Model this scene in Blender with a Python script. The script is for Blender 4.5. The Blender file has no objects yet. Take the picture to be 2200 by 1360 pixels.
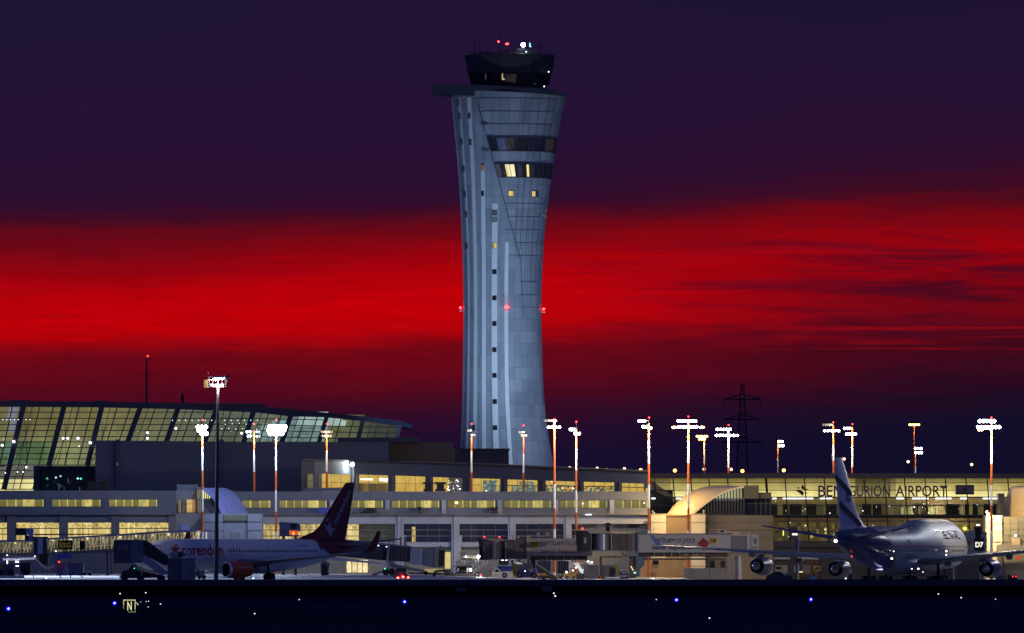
import bpy, bmesh, math, random
from mathutils import Vector, Matrix
R = math.radians
rnd = random.Random(7)
sc = bpy.context.scene
COL = sc.collection

# ------------------------------------------------------------------ camera
F = 21600.0      # focal length in photograph pixels (2200 wide)
CX, HY, CH = 1100.0, 1181.0, 4.0
cam = bpy.data.cameras.new('Camera'); camo = bpy.data.objects.new('Camera', cam); COL.objects.link(camo)
cam.sensor_width = 36.0; cam.lens = 36.0 * F / 2200.0
cam.shift_y = (HY - 680.0) / 2200.0
cam.clip_start = 1.0; cam.clip_end = 30000.0
camo.location = (0, 0, CH); camo.rotation_euler = (R(90), 0, 0)
sc.camera = camo
sc.view_settings.view_transform = 'Standard'; sc.view_settings.look = 'None'
sc.view_settings.exposure = 0.0; sc.view_settings.gamma = 1.0; sc.view_settings.use_curve_mapping = False
sc.cycles.use_denoising = True
sc.cycles.max_bounces = 4; sc.cycles.diffuse_bounces = 2; sc.cycles.glossy_bounces = 2
sc.cycles.transmission_bounces = 2; sc.cycles.volume_bounces = 0
sc.cycles.sample_clamp_indirect = 3.0
sc.cycles.blur_glossy = 1.0

def sr(r, g, b):
    f = lambda c: (c/255/12.92) if c/255 <= 0.04045 else ((c/255+0.055)/1.055)**2.4
    return (f(r), f(g), f(b))

# ------------------------------------------------------------------ world: afterglow sky
w = bpy.data.worlds.new("World"); sc.world = w; w.use_nodes = True
nt = w.node_tree; N = nt.nodes; L = nt.links
for n in list(N): N.remove(n)
def mth(op, a, b=None, c=None, clamp=False):
    n = N.new('ShaderNodeMath'); n.operation = op; n.use_clamp = clamp
    for i, v in enumerate((a, b, c)):
        if v is None: continue
        if isinstance(v, (int, float)): n.inputs[i].default_value = v
        else: L.new(v, n.inputs[i])
    return n.outputs[0]
def mrange(v, a, b, c=0.0, d=1.0, smooth=True):
    n = N.new('ShaderNodeMapRange'); n.interpolation_type = 'SMOOTHSTEP' if smooth else 'LINEAR'
    L.new(v, n.inputs[0])
    for i, x in enumerate((a, b, c, d)): n.inputs[i+1].default_value = x
    return n.outputs[0]
def ramp(v, stops):
    n = N.new('ShaderNodeValToRGB'); cr = n.color_ramp; cr.interpolation = 'B_SPLINE' if False else 'LINEAR'
    while len(cr.elements) > 1: cr.elements.remove(cr.elements[-1])
    cr.elements[0].position = stops[0][0]; cr.elements[0].color = (*sr(*stops[0][1]), 1)
    for p, c in stops[1:]:
        e = cr.elements.new(p); e.color = (*sr(*c), 1)
    L.new(v, n.inputs[0]); return n.outputs[0]
def mixc(f, a, b):
    n = N.new('ShaderNodeMix'); n.data_type = 'RGBA'
    if isinstance(f, (int, float)): n.inputs[0].default_value = f
    else: L.new(f, n.inputs[0])
    for i, v in ((6, a), (7, b)):
        if isinstance(v, tuple): n.inputs[i].default_value = (*v, 1)
        else: L.new(v, n.inputs[i])
    return n.outputs[2]
tc = N.new('ShaderNodeTexCoord'); sx = N.new('ShaderNodeSeparateXYZ'); L.new(tc.outputs['Generated'], sx.inputs[0])
X, Y, Z = sx.outputs
hyp = mth('SQRT', mth('ADD', mth('MULTIPLY', X, X), mth('MULTIPLY', Y, Y)))
el = mth('MULTIPLY', mth('DIVIDE', Z, hyp), F/1000)      # 1.0 = 2.65 degrees
az = mth('MULTIPLY', mth('ARCTAN2', X, Y), F/1000)       # -1.1 .. 1.1 within the view
def noise(sxx, szz, detail=4, rough=0.55, ofs=0.0, dist=0.0):
    cb = N.new('ShaderNodeCombineXYZ')
    L.new(mth('MULTIPLY', az, sxx), cb.inputs[0]); L.new(mth('MULTIPLY_ADD', el, szz, ofs), cb.inputs[1]); cb.inputs[2].default_value = ofs
    n = N.new('ShaderNodeTexNoise'); n.inputs['Scale'].default_value = 1.0; n.inputs['Detail'].default_value = detail
    n.inputs['Roughness'].default_value = rough; n.inputs['Distortion'].default_value = dist
    L.new(cb.outputs[0], n.inputs['Vector']); return n.outputs[0]
n1 = noise(1.1, 4.0, 3, 0.5, 3.1)
n2 = noise(2.2, 22.0, 5, 0.6, 7.7, 0.4)
rightness = mrange(az, -0.1, 1.0)
# elevation shifted by gentle undulation and by the band's tilt (higher towards the right)
e1 = mth('ADD', el, mth('MULTIPLY', mth('SUBTRACT', n1, 0.5), 0.07))
e1 = mth('ADD', e1, mth('MULTIPLY', mth('SUBTRACT', n2, 0.5), mth('MULTIPLY_ADD', rightness, 0.10, 0.05)))
eL = mth('SUBTRACT', mth('SUBTRACT', e1, 0.008), mth('MULTIPLY', az, 0.028))
eR = mth('SUBTRACT', e1, mth('MULTIPLY', az, 0.034))
P = lambda y: (HY - y)/1000.0/1.25
sL = [(P(1181), (20,15,48)), (P(1000), (26,15,48)), (P(930), (36,14,44)), (P(885), (52,12,40)), (P(845), (76,10,32)), (P(800), (98,9,26)), (P(750), (116,8,22)),
      (P(728), (150,5,16)), (P(700), (190,1,9)), (P(650), (196,0,9)), (P(605), (184,1,11)), (P(560), (156,3,15)), (P(518), (132,6,19)), (P(486), (104,9,24)), (P(460), (68,12,35)), (P(435), (50,14,45)), (P(385), (42,16,50)), (P(300), (40,18,54)), (P(150), (35,20,55)), (P(0), (31,20,53))]
sR = [(P(1181), (14,13,38)), (P(1000), (17,14,42)), (P(930), (22,15,40)), (P(885), (30,13,36)), (P(850), (44,11,32)), (P(810), (64,9,28)), (P(760), (68,9,27)),
      (P(725), (96,8,24)), (P(695), (126,6,20)), (P(655), (112,7,23)), (P(610), (148,3,15)), (P(565), (158,3,13)), (P(530), (152,4,15)), (P(495), (132,6,18)), (P(460), (98,9,25)), (P(428), (68,12,34)), (P(385), (50,14,44)), (P(300), (40,17,51)), (P(150), (34,19,54)), (P(0), (29,19,51))]
sc1 = mth('MULTIPLY', eL, 0.8); sc2 = mth('MULTIPLY', eR, 0.8)
cl = ramp(sc1, sL); cr_ = ramp(sc2, sR)
west = mixc(rightness, cl, cr_)
inband = mth('MULTIPLY', mrange(el, 0.26, 0.42), mrange(el, 0.80, 0.62))
# dark cloud wisps, strongest on the right, faint on the left
n3 = noise(1.5, 24.0, 7, 0.66, 1.3, 0.7)
n5 = noise(0.7, 7.0, 4, 0.6, 9.1, 0.3)
dk = mth('MULTIPLY', mrange(n3, 0.47, 0.66), mth('MULTIPLY', inband, mth('MULTIPLY_ADD', rightness, 0.75, 0.16)))
west = mixc(mth('MULTIPLY', dk, mth('MULTIPLY_ADD', n5, 1.0, 0.25), None, True), west, sr(52, 10, 34))
dk2 = mth('MULTIPLY', mrange(n5, 0.52, 0.72), mth('MULTIPLY', inband, 0.38))
west = mixc(dk2, west, sr(86, 8, 28))
# thin brighter streaks
n4 = noise(1.2, 50.0, 5, 0.62, 5.5, 0.5)
br = mth('MULTIPLY', mrange(n4, 0.56, 0.78), mth('MULTIPLY', mrange(el, 0.33, 0.50), mrange(el, 0.72, 0.6)))
west = mixc(mth('MULTIPLY', br, mth('MULTIPLY_ADD', rightness, 0.35, 0.30)), west, sr(205, 8, 14))
# fine mottling and broad faint cloud
n6 = noise(7.0, 60.0, 5, 0.7, 11.3, 0.2); n7 = noise(0.9, 2.6, 3, 0.5, 15.7)
vm = N.new('ShaderNodeVectorMath'); vm.operation = 'SCALE'; L.new(west, vm.inputs[0]); L.new(mth('MULTIPLY_ADD', mth('SUBTRACT', n6, 0.5), mth('MULTIPLY', inband, 0.6), 0.94), vm.inputs['Scale']); west = vm.outputs[0]
west = mixc(mth('MULTIPLY', mrange(n7, 0.4, 0.65), mth('MULTIPLY', mrange(el, 0.72, 0.85), 0.10)), west, sr(52, 14, 50))
# above the frame the west fades to deep blue; away from the west the sky is plain blue dusk
up = mrange(Z, 0.05, 0.5)
high = mixc(up, sr(30, 22, 62), sr(34, 42, 92))
west2 = mixc(mrange(el, 1.15, 1.6), west, high)
away = mrange(Y, 0.9, 0.2)
east = mixc(mrange(Z, 0.0, 0.6), sr(62, 74, 138), sr(38, 48, 100))
sky = mixc(away, west2, east)
sky = mixc(mrange(Z, 0.0, -0.03), sky, (0.002, 0.002, 0.006))
bg = N.new('ShaderNodeBackground'); L.new(sky, bg.inputs[0]); bg.inputs[1].default_value = 1.0
wo = N.new('ShaderNodeOutputWorld'); L.new(bg.outputs[0], wo.inputs[0])

# ------------------------------------------------------------------ helpers
def PX(px, d): return (px - CX) / F * d
def PZ(py, d): return CH + (HY - py) / F * d
def W(px, py, d): return Vector((PX(px, d), d, PZ(py, d)))
def sstep(a, b, x):
    t = max(0.0, min(1.0, (x - a)/(b - a))); return t*t*(3-2*t)
def gz(x, d):
    return -(0.5*sstep(-12, 6, x) + 0.9*sstep(22, 48, x)) * sstep(1246, 1330, d)

MATS = {}
def mat(name, col, rough=0.6, metal=0.0, emit=None, es=1.0, vary=0.0, vscale=1.0, alpha=None, bump=0.0, spec=None, coat=0.0):
    if name in MATS: return MATS[name]
    m = bpy.data.materials.new(name); m.use_nodes = True; t = m.node_tree; b = t.nodes['Principled BSDF']
    b.inputs['Base Color'].default_value = (*col, 1); b.inputs['Roughness'].default_value = rough; b.inputs['Metallic'].default_value = metal
    if coat: b.inputs['Coat Weight'].default_value = coat
    if spec is not None: b.inputs['Specular IOR Level'].default_value = spec
    if emit is not None:
        b.inputs['Emission Color'].default_value = (*emit, 1); b.inputs['Emission Strength'].default_value = es
    if vary > 0:
        tcn = t.nodes.new('ShaderNodeTexCoord'); no = t.nodes.new('ShaderNodeTexNoise'); no.inputs['Scale'].default_value = vscale; no.inputs['Detail'].default_value = 6
        no.inputs['Roughness'].default_value = 0.65
        t.links.new(tcn.outputs['Object'], no.inputs['Vector'])
        mr = t.nodes.new('ShaderNodeMapRange'); mr.inputs[1].default_value = 0.3; mr.inputs[2].default_value = 0.7
        mr.inputs[3].default_value = 1 - vary; mr.inputs[4].default_value = 1 + vary*0.6
        t.links.new(no.outputs[0], mr.inputs[0])
        mx = t.nodes.new('ShaderNodeVectorMath'); mx.operation = 'SCALE'; mx.inputs[0].default_value = col
        t.links.new(mr.outputs[0], mx.inputs['Scale']); t.links.new(mx.outputs[0], b.inputs['Base Color'])
    MATS[name] = m; return m
def mat_attr(name, strength=1.0, nscale=0.6, amt=0.25):
    """lit glass / lit room seen through glass: colour per pane from the mesh, softly broken up"""
    if name in MATS: return MATS[name]
    m = bpy.data.materials.new(name); m.use_nodes = True; t = m.node_tree; b = t.nodes['Principled BSDF']
    b.inputs['Base Color'].default_value = (0.02, 0.02, 0.02, 1); b.inputs['Roughness'].default_value = 0.15
    a = t.nodes.new('ShaderNodeAttribute'); a.attribute_name = 'Col'
    tcn = t.nodes.new('ShaderNodeTexCoord'); no = t.nodes.new('ShaderNodeTexNoise'); no.inputs['Scale'].default_value = nscale; no.inputs['Detail'].default_value = 4
    t.links.new(tcn.outputs['Object'], no.inputs['Vector'])
    mr = t.nodes.new('ShaderNodeMapRange'); mr.inputs[1].default_value = 0.3; mr.inputs[2].default_value = 0.7
    mr.inputs[3].default_value = 1 - amt; mr.inputs[4].default_value = 1 + amt
    t.links.new(no.outputs[0], mr.inputs[0])
    mx = t.nodes.new('ShaderNodeVectorMath'); mx.operation = 'SCALE'
    t.links.new(a.outputs['Color'], mx.inputs[0]); t.links.new(mr.outputs[0], mx.inputs['Scale'])
    t.links.new(mx.outputs[0], b.inputs['Emission Color']); b.inputs['Emission Strength'].default_value = strength
    MATS[name] = m; return m

class MB:
    def __init__(s): s.v = []; s.f = []; s.m = []; s.c = []; s.sm = []
    def add(s, vs, fs, mi=0, col=None, smooth=False):
        o = len(s.v); s.v += [tuple(v) for v in vs]
        for f in fs: s.f.append([o+i for i in f]); s.m.append(mi); s.c.append(col); s.sm.append(smooth)
    def box(s, x0, x1, y0, y1, z0, z1, mi=0, col=None):
        if x0 > x1: x0, x1 = x1, x0
        if y0 > y1: y0, y1 = y1, y0
        if z0 > z1: z0, z1 = z1, z0
        v = [(x0,y0,z0),(x1,y0,z0),(x1,y1,z0),(x0,y1,z0),(x0,y0,z1),(x1,y0,z1),(x1,y1,z1),(x0,y1,z1)]
        s.add(v, [(0,3,2,1),(4,5,6,7),(0,1,5,4),(1,2,6,5),(2,3,7,6),(3,0,4,7)], mi, col)
    def fbox(s, px0, py0, px1, py1, d, t=0.5, mi=0, col=None):
        s.box(PX(px0,d), PX(px1,d), d, d+t, PZ(py1,d), PZ(py0,d), mi, col)
    def obox(s, c, size, M, mi=0):
        vs = []
        for i in (-.5,.5):
            for j in (-.5,.5):
                for k in (-.5,.5): vs.append(Vector(c) + M @ Vector((i*size[0], j*size[1], k*size[2])))
        s.add(vs, [(0,1,3,2),(4,6,7,5),(0,4,5,1),(2,3,7,6),(0,2,6,4),(1,5,7,3)], mi)
    def beam(s, a, b, wd, ht=None, mi=0, col=None):
        """rectangular bar between two points"""
        a = Vector(a); b = Vector(b); ht = ht or wd; z = (b-a)
        if z.length < 1e-6: return
        z.normalize(); up = Vector((0,1,0)) if abs(z.y) < 0.9 else Vector((0,0,1))
        x = z.cross(up).normalized(); y = z.cross(x)
        vs = [p + x*i*wd/2 + y*j*ht/2 for p in (a, b) for i, j in ((-1,-1),(1,-1),(1,1),(-1,1))]
        s.add(vs, [(0,1,2,3),(7,6,5,4),(0,4,5,1),(1,5,6,2),(2,6,7,3),(3,7,4,0)], mi, col)
    def tube(s, a, b, r0, r1=None, n=10, mi=0, caps=True, smooth=True):
        a = Vector(a); b = Vector(b); r1 = r0 if r1 is None else r1; z = (b-a).normalized()
        up = Vector((0,0,1)) if abs(z.z) < 0.9 else Vector((1,0,0))
        x = z.cross(up).normalized(); y = z.cross(x)
        vs = [p + (x*math.cos(2*math.pi*i/n) + y*math.sin(2*math.pi*i/n))*r for p, r in ((a,r0),(b,r1)) for i in range(n)]
        s.add(vs, [(i,(i+1)%n,n+(i+1)%n,n+i) for i in range(n)], mi, None, smooth)
        if caps: s.add(vs, [tuple(range(n))[::-1], tuple(range(n, 2*n))], mi)
    def path(s, pts, r, n=8, mi=0):
        for i in range(len(pts)-1): s.tube(pts[i], pts[i+1], r, r, n, mi)
    def prism(s, poly, y0, y1, mi=0):
        """poly: list of (x, z) at depth y0, extruded to y1"""
        n = len(poly); vs = [(x, y0, z) for x, z in poly] + [(x, y1, z) for x, z in poly]
        s.add(vs, [tuple(range(n)), tuple(range(n, 2*n))[::-1]] + [(i, n+i, n+(i+1)%n, (i+1)%n) for i in range(n)], mi)
    def fprism(s, ppoly, d, t, mi=0):
        s.prism([(PX(x,d), PZ(y,d)) for x, y in ppoly], d, d+t, mi)
    def loft(s, rings, mi=0, caps=True, smooth=True, closed=True):
        n = len(rings[0]); o = [v for r in rings for v in r]; fs = []
        for k in range(len(rings)-1):
            for i in range(n if closed else n-1):
                j = (i+1) % n; fs.append((k*n+i, k*n+j, (k+1)*n+j, (k+1)*n+i))
        s.add(o, fs, mi, None, smooth)
        if caps: s.add(o, [tuple(range(n))[::-1], tuple(range((len(rings)-1)*n, len(rings)*n))], mi)
    def ball(s, c, r, n=10, mi=0, sz=1.0):
        rings = []
        for k in range(1, n//2+1):
            a = math.pi*k/(n//2+1)
            rings.append([(c[0]+r*math.sin(a)*math.cos(2*math.pi*i/n), c[1]+r*math.sin(a)*math.sin(2*math.pi*i/n), c[2]+r*sz*math.cos(a)) for i in range(n)])
        s.loft(rings, mi)
    def build(s, name, mats, parent=None, origin=None, local=False, recalc=True):
        me = bpy.data.meshes.new(name)
        off = Vector((0,0,0))
        if not local:
            p = parent
            while p is not None: off += p.location; p = p.parent
            if origin is not None: off += Vector(origin)
        me.from_pydata([tuple(Vector(v)-off) for v in s.v], [], s.f)
        if not isinstance(mats, (list, tuple)): mats = [mats]
        for m in mats: me.materials.append(m)
        me.polygons.foreach_set('material_index', s.m); me.polygons.foreach_set('use_smooth', s.sm)
        if any(c is not None for c in s.c):
            at = me.color_attributes.new('Col', 'FLOAT_COLOR', 'CORNER')
            buf = []
            for f, c in zip(s.f, s.c):
                c = c or (0,0,0)
                buf += [c[0], c[1], c[2], 1.0] * len(f)
            at.data.foreach_set('color', buf)
        if recalc:
            bm = bmesh.new(); bm.from_mesh(me); bmesh.ops.recalc_face_normals(bm, faces=bm.faces); bm.to_mesh(me); bm.free()
        me.update()
        o = bpy.data.objects.new(name, me); COL.objects.link(o)
        if parent is not None: o.parent = parent
        if origin is not None: o.location = Vector(origin)
        return o
def tag(o, label=None, cat=None, group=None, kind=None):
    if label: o['label'] = label
    if cat: o['category'] = cat
    if group: o['group'] = group
    if kind: o['kind'] = kind
    return o
def thing(name, label, cat, loc, group=None, rotz=0.0):
    o = bpy.data.objects.new(name, None); COL.objects.link(o); o.location = Vector(loc); o.rotation_euler = (0,0,rotz)
    o.empty_display_size = 0.5
    return tag(o, label, cat, group)
def lamp(name, kind, loc, power, col, parent=None, radius=0.4, aim=None, cone=120, blend=0.6):
    l = bpy.data.lights.new(name, kind); l.energy = power; l.color = col; l.shadow_soft_size = radius
    o = bpy.data.objects.new(name, l); COL.objects.link(o)
    off = Vector((0,0,0)); p = parent
    while p is not None: off += p.location; p = p.parent
    o.location = Vector(loc) - off
    if parent is not None: o.parent = parent
    if kind == 'SPOT':
        l.spot_size = R(cone); l.spot_blend = blend
        o.rotation_euler = (Vector(aim)-Vector(loc)).to_track_quat('-Z','Y').to_euler()
    return o

_tc = {}
def text_verts(s, bold=0.0):
    """flat text as verts/faces normalised to 0..1 in x and z"""
    key = (s, bold)
    if key in _tc: return _tc[key]
    cu = bpy.data.curves.new('t', 'FONT'); cu.body = s; cu.size = 1.0; cu.offset = bold; cu.resolution_u = 3
    to = bpy.data.objects.new('t', cu); COL.objects.link(to); bpy.context.view_layer.update()
    me = bpy.data.meshes.new_from_object(to.evaluated_get(bpy.context.evaluated_depsgraph_get()))
    vs = [v.co.copy() for v in me.vertices]; fs = [tuple(p.vertices) for p in me.polygons]
    bpy.data.objects.remove(to); bpy.data.curves.remove(cu); bpy.data.meshes.remove(me)
    x0 = min(v.x for v in vs); x1 = max(v.x for v in vs); y0 = min(v.y for v in vs); y1 = max(v.y for v in vs)
    out = ([((v.x-x0)/(x1-x0), (v.y-y0)/(y1-y0)) for v in vs], fs)
    _tc[key] = out; return out
def add_text(mb, s, px0, py0, px1, py1, d, mi=0, shear=0.0, depth=0.12, bold=0.0):
    """raised lettering on a plane facing the camera: px box at depth d (front), with real thickness"""
    vs, fs = text_verts(s, bold); n = len(vs)
    x0, x1, z0, z1 = PX(px0,d), PX(px1,d), PZ(py1,d), PZ(py0,d)
    f = [(x0+(x1-x0)*u + shear*(z1-z0)*(v-0.5), d, z0+(z1-z0)*v) for u, v in vs]
    mb.add(f, fs, mi)
def text_on(mb, s, fn, mi=0, cuts=10, bold=0.0, shear=0.0, xcuts=0, rot=0.0):
    """lettering wrapped on a surface: fn(u, v) -> point"""
    vs, fs = text_verts(s, bold)
    bm = bmesh.new(); bv = [bm.verts.new((u + shear*(v-0.5), v, 0)) for u, v in vs]
    for f in fs:
        try: bm.faces.new([bv[i] for i in f])
        except ValueError: pass
    for k in range(1, cuts):
        bmesh.ops.bisect_plane(bm, geom=bm.verts[:]+bm.edges[:]+bm.faces[:], plane_co=(0,k/cuts,0), plane_no=(0,1,0))
    for k in range(1, xcuts):
        bmesh.ops.bisect_plane(bm, geom=bm.verts[:]+bm.edges[:]+bm.faces[:], plane_co=(k/xcuts,0,0), plane_no=(1,0,0))
    bm.verts.index_update()
    mb.add([fn(v.co.x, v.co.y) for v in bm.verts], [[v.index for v in f.verts] for f in bm.faces], mi)
    bm.free()

# ------------------------------------------------------------------ materials
mConc = mat('concrete', (0.27,0.29,0.33), 0.8, vary=0.25, vscale=0.12)
mConcL = mat('pale_concrete', (0.36,0.40,0.50), 0.75, vary=0.2, vscale=0.15)
mConcD = mat('grey_cladding', (0.15,0.172,0.235), 0.8, vary=0.2, vscale=0.08)
mStone = mat('cream_stone', (0.52,0.46,0.36), 0.8, vary=0.15, vscale=0.5)
mStoneD = mat('brown_stone', (0.30,0.26,0.21), 0.85, vary=0.2, vscale=0.3)
mDark = mat('dark_metal', (0.03,0.03,0.035), 0.5)
mBlack = mat('black_paint', (0.008,0.008,0.01), 0.7)
mFrame = mat('window_frame', (0.045,0.05,0.06), 0.5)
mRoof = mat('dark_roof', (0.05,0.06,0.09), 0.7, vary=0.2, vscale=0.1)
mBrownF = mat('brown_fascia', (0.12,0.10,0.09), 0.7, vary=0.15, vscale=0.1)
mSteel = mat('pale_steel', (0.45,0.46,0.48), 0.4, 0.3, vary=0.15, vscale=0.6)
mSteelD = mat('grey_steel', (0.18,0.185,0.2), 0.5, 0.3, vary=0.2, vscale=0.6)
mGlassD = mat('dark_glass', (0.012,0.014,0.022), 0.12)
mRed = mat('mast_red', (0.52,0.10,0.015), 0.5)
mWhite = mat('mast_white', (0.75,0.75,0.75), 0.5)
mWhiteP = mat('white_paint', (0.72,0.73,0.75), 0.35, vary=0.1, vscale=0.8)
mLamp = mat('lamp_white', (0.8,0.8,0.8), 0.3, emit=(0.80,0.88,1.0), es=30)
mLampW = mat('lamp_warm', (0.8,0.6,0.3), 0.3, emit=(1.0,0.45,0.10), es=9)
mLampS = mat('lamp_soft', (0.8,0.8,0.8), 0.3, emit=(0.85,0.92,1.0), es=4)
mBeacon = mat('beacon_red', (0.4,0.0,0.0), 0.3, emit=(1.0,0.03,0.03), es=6)
mLitC = mat('cream_light', (0.5,0.45,0.3), 0.5, emit=sr(255,238,175), es=1.0)
mAttr = mat_attr('lit_glass', 1.0, 0.5, 0.18)
mAttrHall = mat_attr('lit_hall_glass', 1.0, 0.12, 0.3)
mYellow = mat('yellow_paint', (0.65,0.42,0.02), 0.5)
mOrange = mat('orange_paint', (0.65,0.20,0.02), 0.5)
mBlue = mat('blue_paint', (0.03,0.06,0.38), 0.45)
mRubber = mat('rubber', (0.015,0.015,0.017), 0.85)
mTan = mat('tan_panel', (0.42,0.36,0.28), 0.7, vary=0.12, vscale=0.4)
mNavy = mat('navy_text', (0.02,0.02,0.12), 0.6)
mGrass = mat('dark_grass', (0.032,0.038,0.062), 1.0, spec=0.0, vary=0.5, vscale=0.03)
mAsph = mat('asphalt', (0.006,0.006,0.008), 1.0, spec=0.0, vary=0.3, vscale=0.05)
mApron = mat('apron_concrete', (0.42,0.43,0.45), 0.5, vary=0.25, vscale=0.05)

# ------------------------------------------------------------------ ground
def sheet(name, y_list, m, lip=False):
    xs = [-2400,-1500,-600,-300,-150,-80,-50,-30] + [(-12+i*4) for i in range(12)] + [50,80,110,150,300,600,1500,2400]
    mb = MB(); rows = []
    for y in y_list:
        rows.append([(x, y, gz(x,y) + (0.34*sstep(1205,1232,y)*sstep(1262,1240,y) if y > 1200 else 0)) for x in xs])
    n = len(xs); vs = [v for r in rows for v in r]
    mb.add(vs, [(k*n+i, k*n+i+1, (k+1)*n+i+1, (k+1)*n+i) for k in range(len(rows)-1) for i in range(n-1)], 0, None, True)
    return tag(mb.build(name, m), kind='structure')
sheet('ground', [-200, 100, 300, 500, 700, 855], mGrass)
sheet('taxiway', [855, 950, 1050, 1120], mAsph)
sheet('grass_bank', [1120, 1180, 1200, 1208, 1214, 1220, 1226, 1232, 1236, 1240], mat('bank_grass', (0.045,0.05,0.075), 1.0, vary=.4, vscale=.05, spec=0.0))
sheet('apron', [1240, 1245, 1250, 1256, 1262, 1275, 1290, 1310, 1330, 1360, 1400, 1500, 1560, 1700, 1900], mApron)
sheet('far_ground', [1900, 2500, 3600], mGrass)

# ------------------------------------------------------------------ windows
def lerp(a, b, t): return tuple(a[i]+(b[i]-a[i])*t for i in range(3))
def window(parent, x0, y0, x1, y1, d, nx, hlines, colfn, sub=4, ny=6, m=None, bar=0.9, name='window', y0r=None, fm=None, recess=0.45, dfn=None):
    """one window: frame with mullions (part) and its glass (sub-part). y0r = top y at the right end"""
    y0r = y0 if y0r is None else y0r
    D = dfn or (lambda px: d)
    f = MB(); g = MB(); hb = bar/2
    def yt(px): return y0 + (y0r-y0)*(px-x0)/(x1-x0)
    def pt(px, py, dd=0.0): dq = D(px)+dd; return (PX(px, D(px)), dq, PZ(py, D(px)))
    wm = bar/ F * D((x0+x1)/2)
    for i in range(nx+1):
        px = x0 + (x1-x0)*i/nx
        f.beam(pt(px, yt(px), .2), pt(px, y1, .2), wm if i in (0,nx) else wm*0.8, 0.18)
    for fr in [0]+list(hlines)+[1]:
        a = pt(x0, yt(x0)+(y1-yt(x0))*fr, .2); b = pt(x1, yt(x1)+(y1-yt(x1))*fr, .2)
        f.beam(a, b, 0.14, wm*0.8)
    fo = f.build(name, fm or mFrame, parent)
    nu = nx*sub
    for i in range(nu):
        for j in range(ny):
            u0, u1 = i/nu, (i+1)/nu; v0, v1 = j/ny, (j+1)/ny
            c = colfn((u0+u1)/2*nx, (v0+v1)/2)
            qs = []
            for u, v in ((u0,v0),(u1,v0),(u1,v1),(u0,v1)):
                px = x0+(x1-x0)*u; qs.append(pt(px, yt(px)+(y1-yt(px))*v, recess))
            g.add(qs, [(0,1,2,3)], 0, c)
    g.build('glass', m or mAttr, fo)
    return fo
OLIVE = sr(118,112,60); CREAMY = sr(214,196,112); GOLD = sr(196,158,70); DKOL = sr(62,62,46)
def col_band(seed):
    r = random.Random(seed); br = [r.uniform(.75,1.15) for _ in range(8)]
    def f(u, v):
        i = int(u); t = u-i
        if t > 0.76: c = lerp(OLIVE, CREAMY, .8) if i % 2 or t > .86 else OLIVE
        elif i == 4: c = lerp(OLIVE, CREAMY, .9) if not (0.2 < t < .55 and v < .5) else lerp(OLIVE, CREAMY, .55)
        elif i == 3 and t > .6: c = lerp(OLIVE, CREAMY, .7)
        else: c = OLIVE
        k = br[i % 8] * (1.12 - .25*v) * r.uniform(.93, 1.07)
        return tuple(x*k for x in c)
    return f
def col_gallery(seed, mode):
    r = random.Random(seed)
    cols = [r.random() for _ in range(40)]
    def f(u, v):
        i = int(u*4); q = cols[i % 40]
        c = lerp(GOLD, CREAMY, .25 if v < .45 else .1)
        k = r.uniform(.93, 1.07)
        if mode == 'stripes':
            if v > .45: c = lerp(sr(120,98,52), sr(70,60,44), q)
        elif mode == 'mural':
            if v > .42 and r.random() < .75: c = r.choice([sr(72,118,112), sr(96,120,80), sr(150,90,50), sr(190,180,120), sr(44,70,80), sr(90,100,70)])
        elif mode == 'blue':
            if 1.2 < u < 2.6 and v > .15 or (v > .5 and q < .6): c = r.choice([sr(84,120,120), sr(96,124,116), sr(70,96,110), sr(150,146,100), sr(120,110,80)])
        elif mode == 'spark':
            if u > 1.5: c = lerp(sr(52,50,60), sr(120,112,100), r.random()*.6)
        elif mode == 'dim':
            c = sr(98,90,48)
        return tuple(x*k for x in c)
    return f
def col_ground(seed, dim=1.0):
    r = random.Random(seed); q = [r.random() for _ in range(60)]
    def f(u, v):
        i = int(u*6) % 60
        c = lerp(sr(206,180,104), sr(232,208,132), q[i])
        if q[(i*7) % 60] > .7 and v > .35: c = lerp(c, sr(150,132,80), .7)
        if q[(i*3+5) % 60] > .85: c = sr(244,222,150)
        if .02 < v < .3 and r.random() < .35: c = lerp(c, sr(130,112,66), .6)
        k = dim*r.uniform(.92, 1.08); return tuple(x*k for x in c)
    return f
def col_dark(seed, base=(20,22,38)):
    r = random.Random(seed); b = sr(*base)
    return lambda u, v: tuple(x*r.uniform(.7, 1.25) for x in b)

# ================================================================== CONTROL TOWER
TD = 1960.0
tprof = [(150,962,1224),(206,968.5,1217.5),(250,973,1207),(300,978,1197),(345,982,1190),(385,985.5,1184.5),(440,989,1177),(500,992,1170.5),(562,994.5,1166),(615,995.5,1164),(662,995.8,1163.2),(700,995.8,1163.5),(750,995.3,1164.6),(800,994.6,1166),(850,993.8,1168.5),(900,992.2,1173.5),(950,989.8,1181),(1003,987,1189.5),(1060,984,1199),(1160,979,1216),(1240,975,1229)]
def tLR(py):
    for k in range(len(tprof)-1):
        a, b = tprof[k], tprof[k+1]
        if py <= b[0] or k == len(tprof)-2:
            t = (py-a[0])/(b[0]-a[0]); t2 = t
            return a[1]+(b[1]-a[1])*t2, a[2]+(b[2]-a[2])*t2
TK = F/TD
def tsurf(px, py, proud=0.0):
    l, r = tLR(py); c = (l+r)/2; a = (r-l)/2
    t = max(-1, min(1, (px-c)/a)); bdep = (8.3*a/84.0*0.9)
    return Vector((PX(px, TD) + proud*t*0.6, TD - bdep*math.sqrt(max(0, 1-t*t)) - proud*math.sqrt(max(0.05,1-t*t)), PZ(py, TD)))
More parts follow.
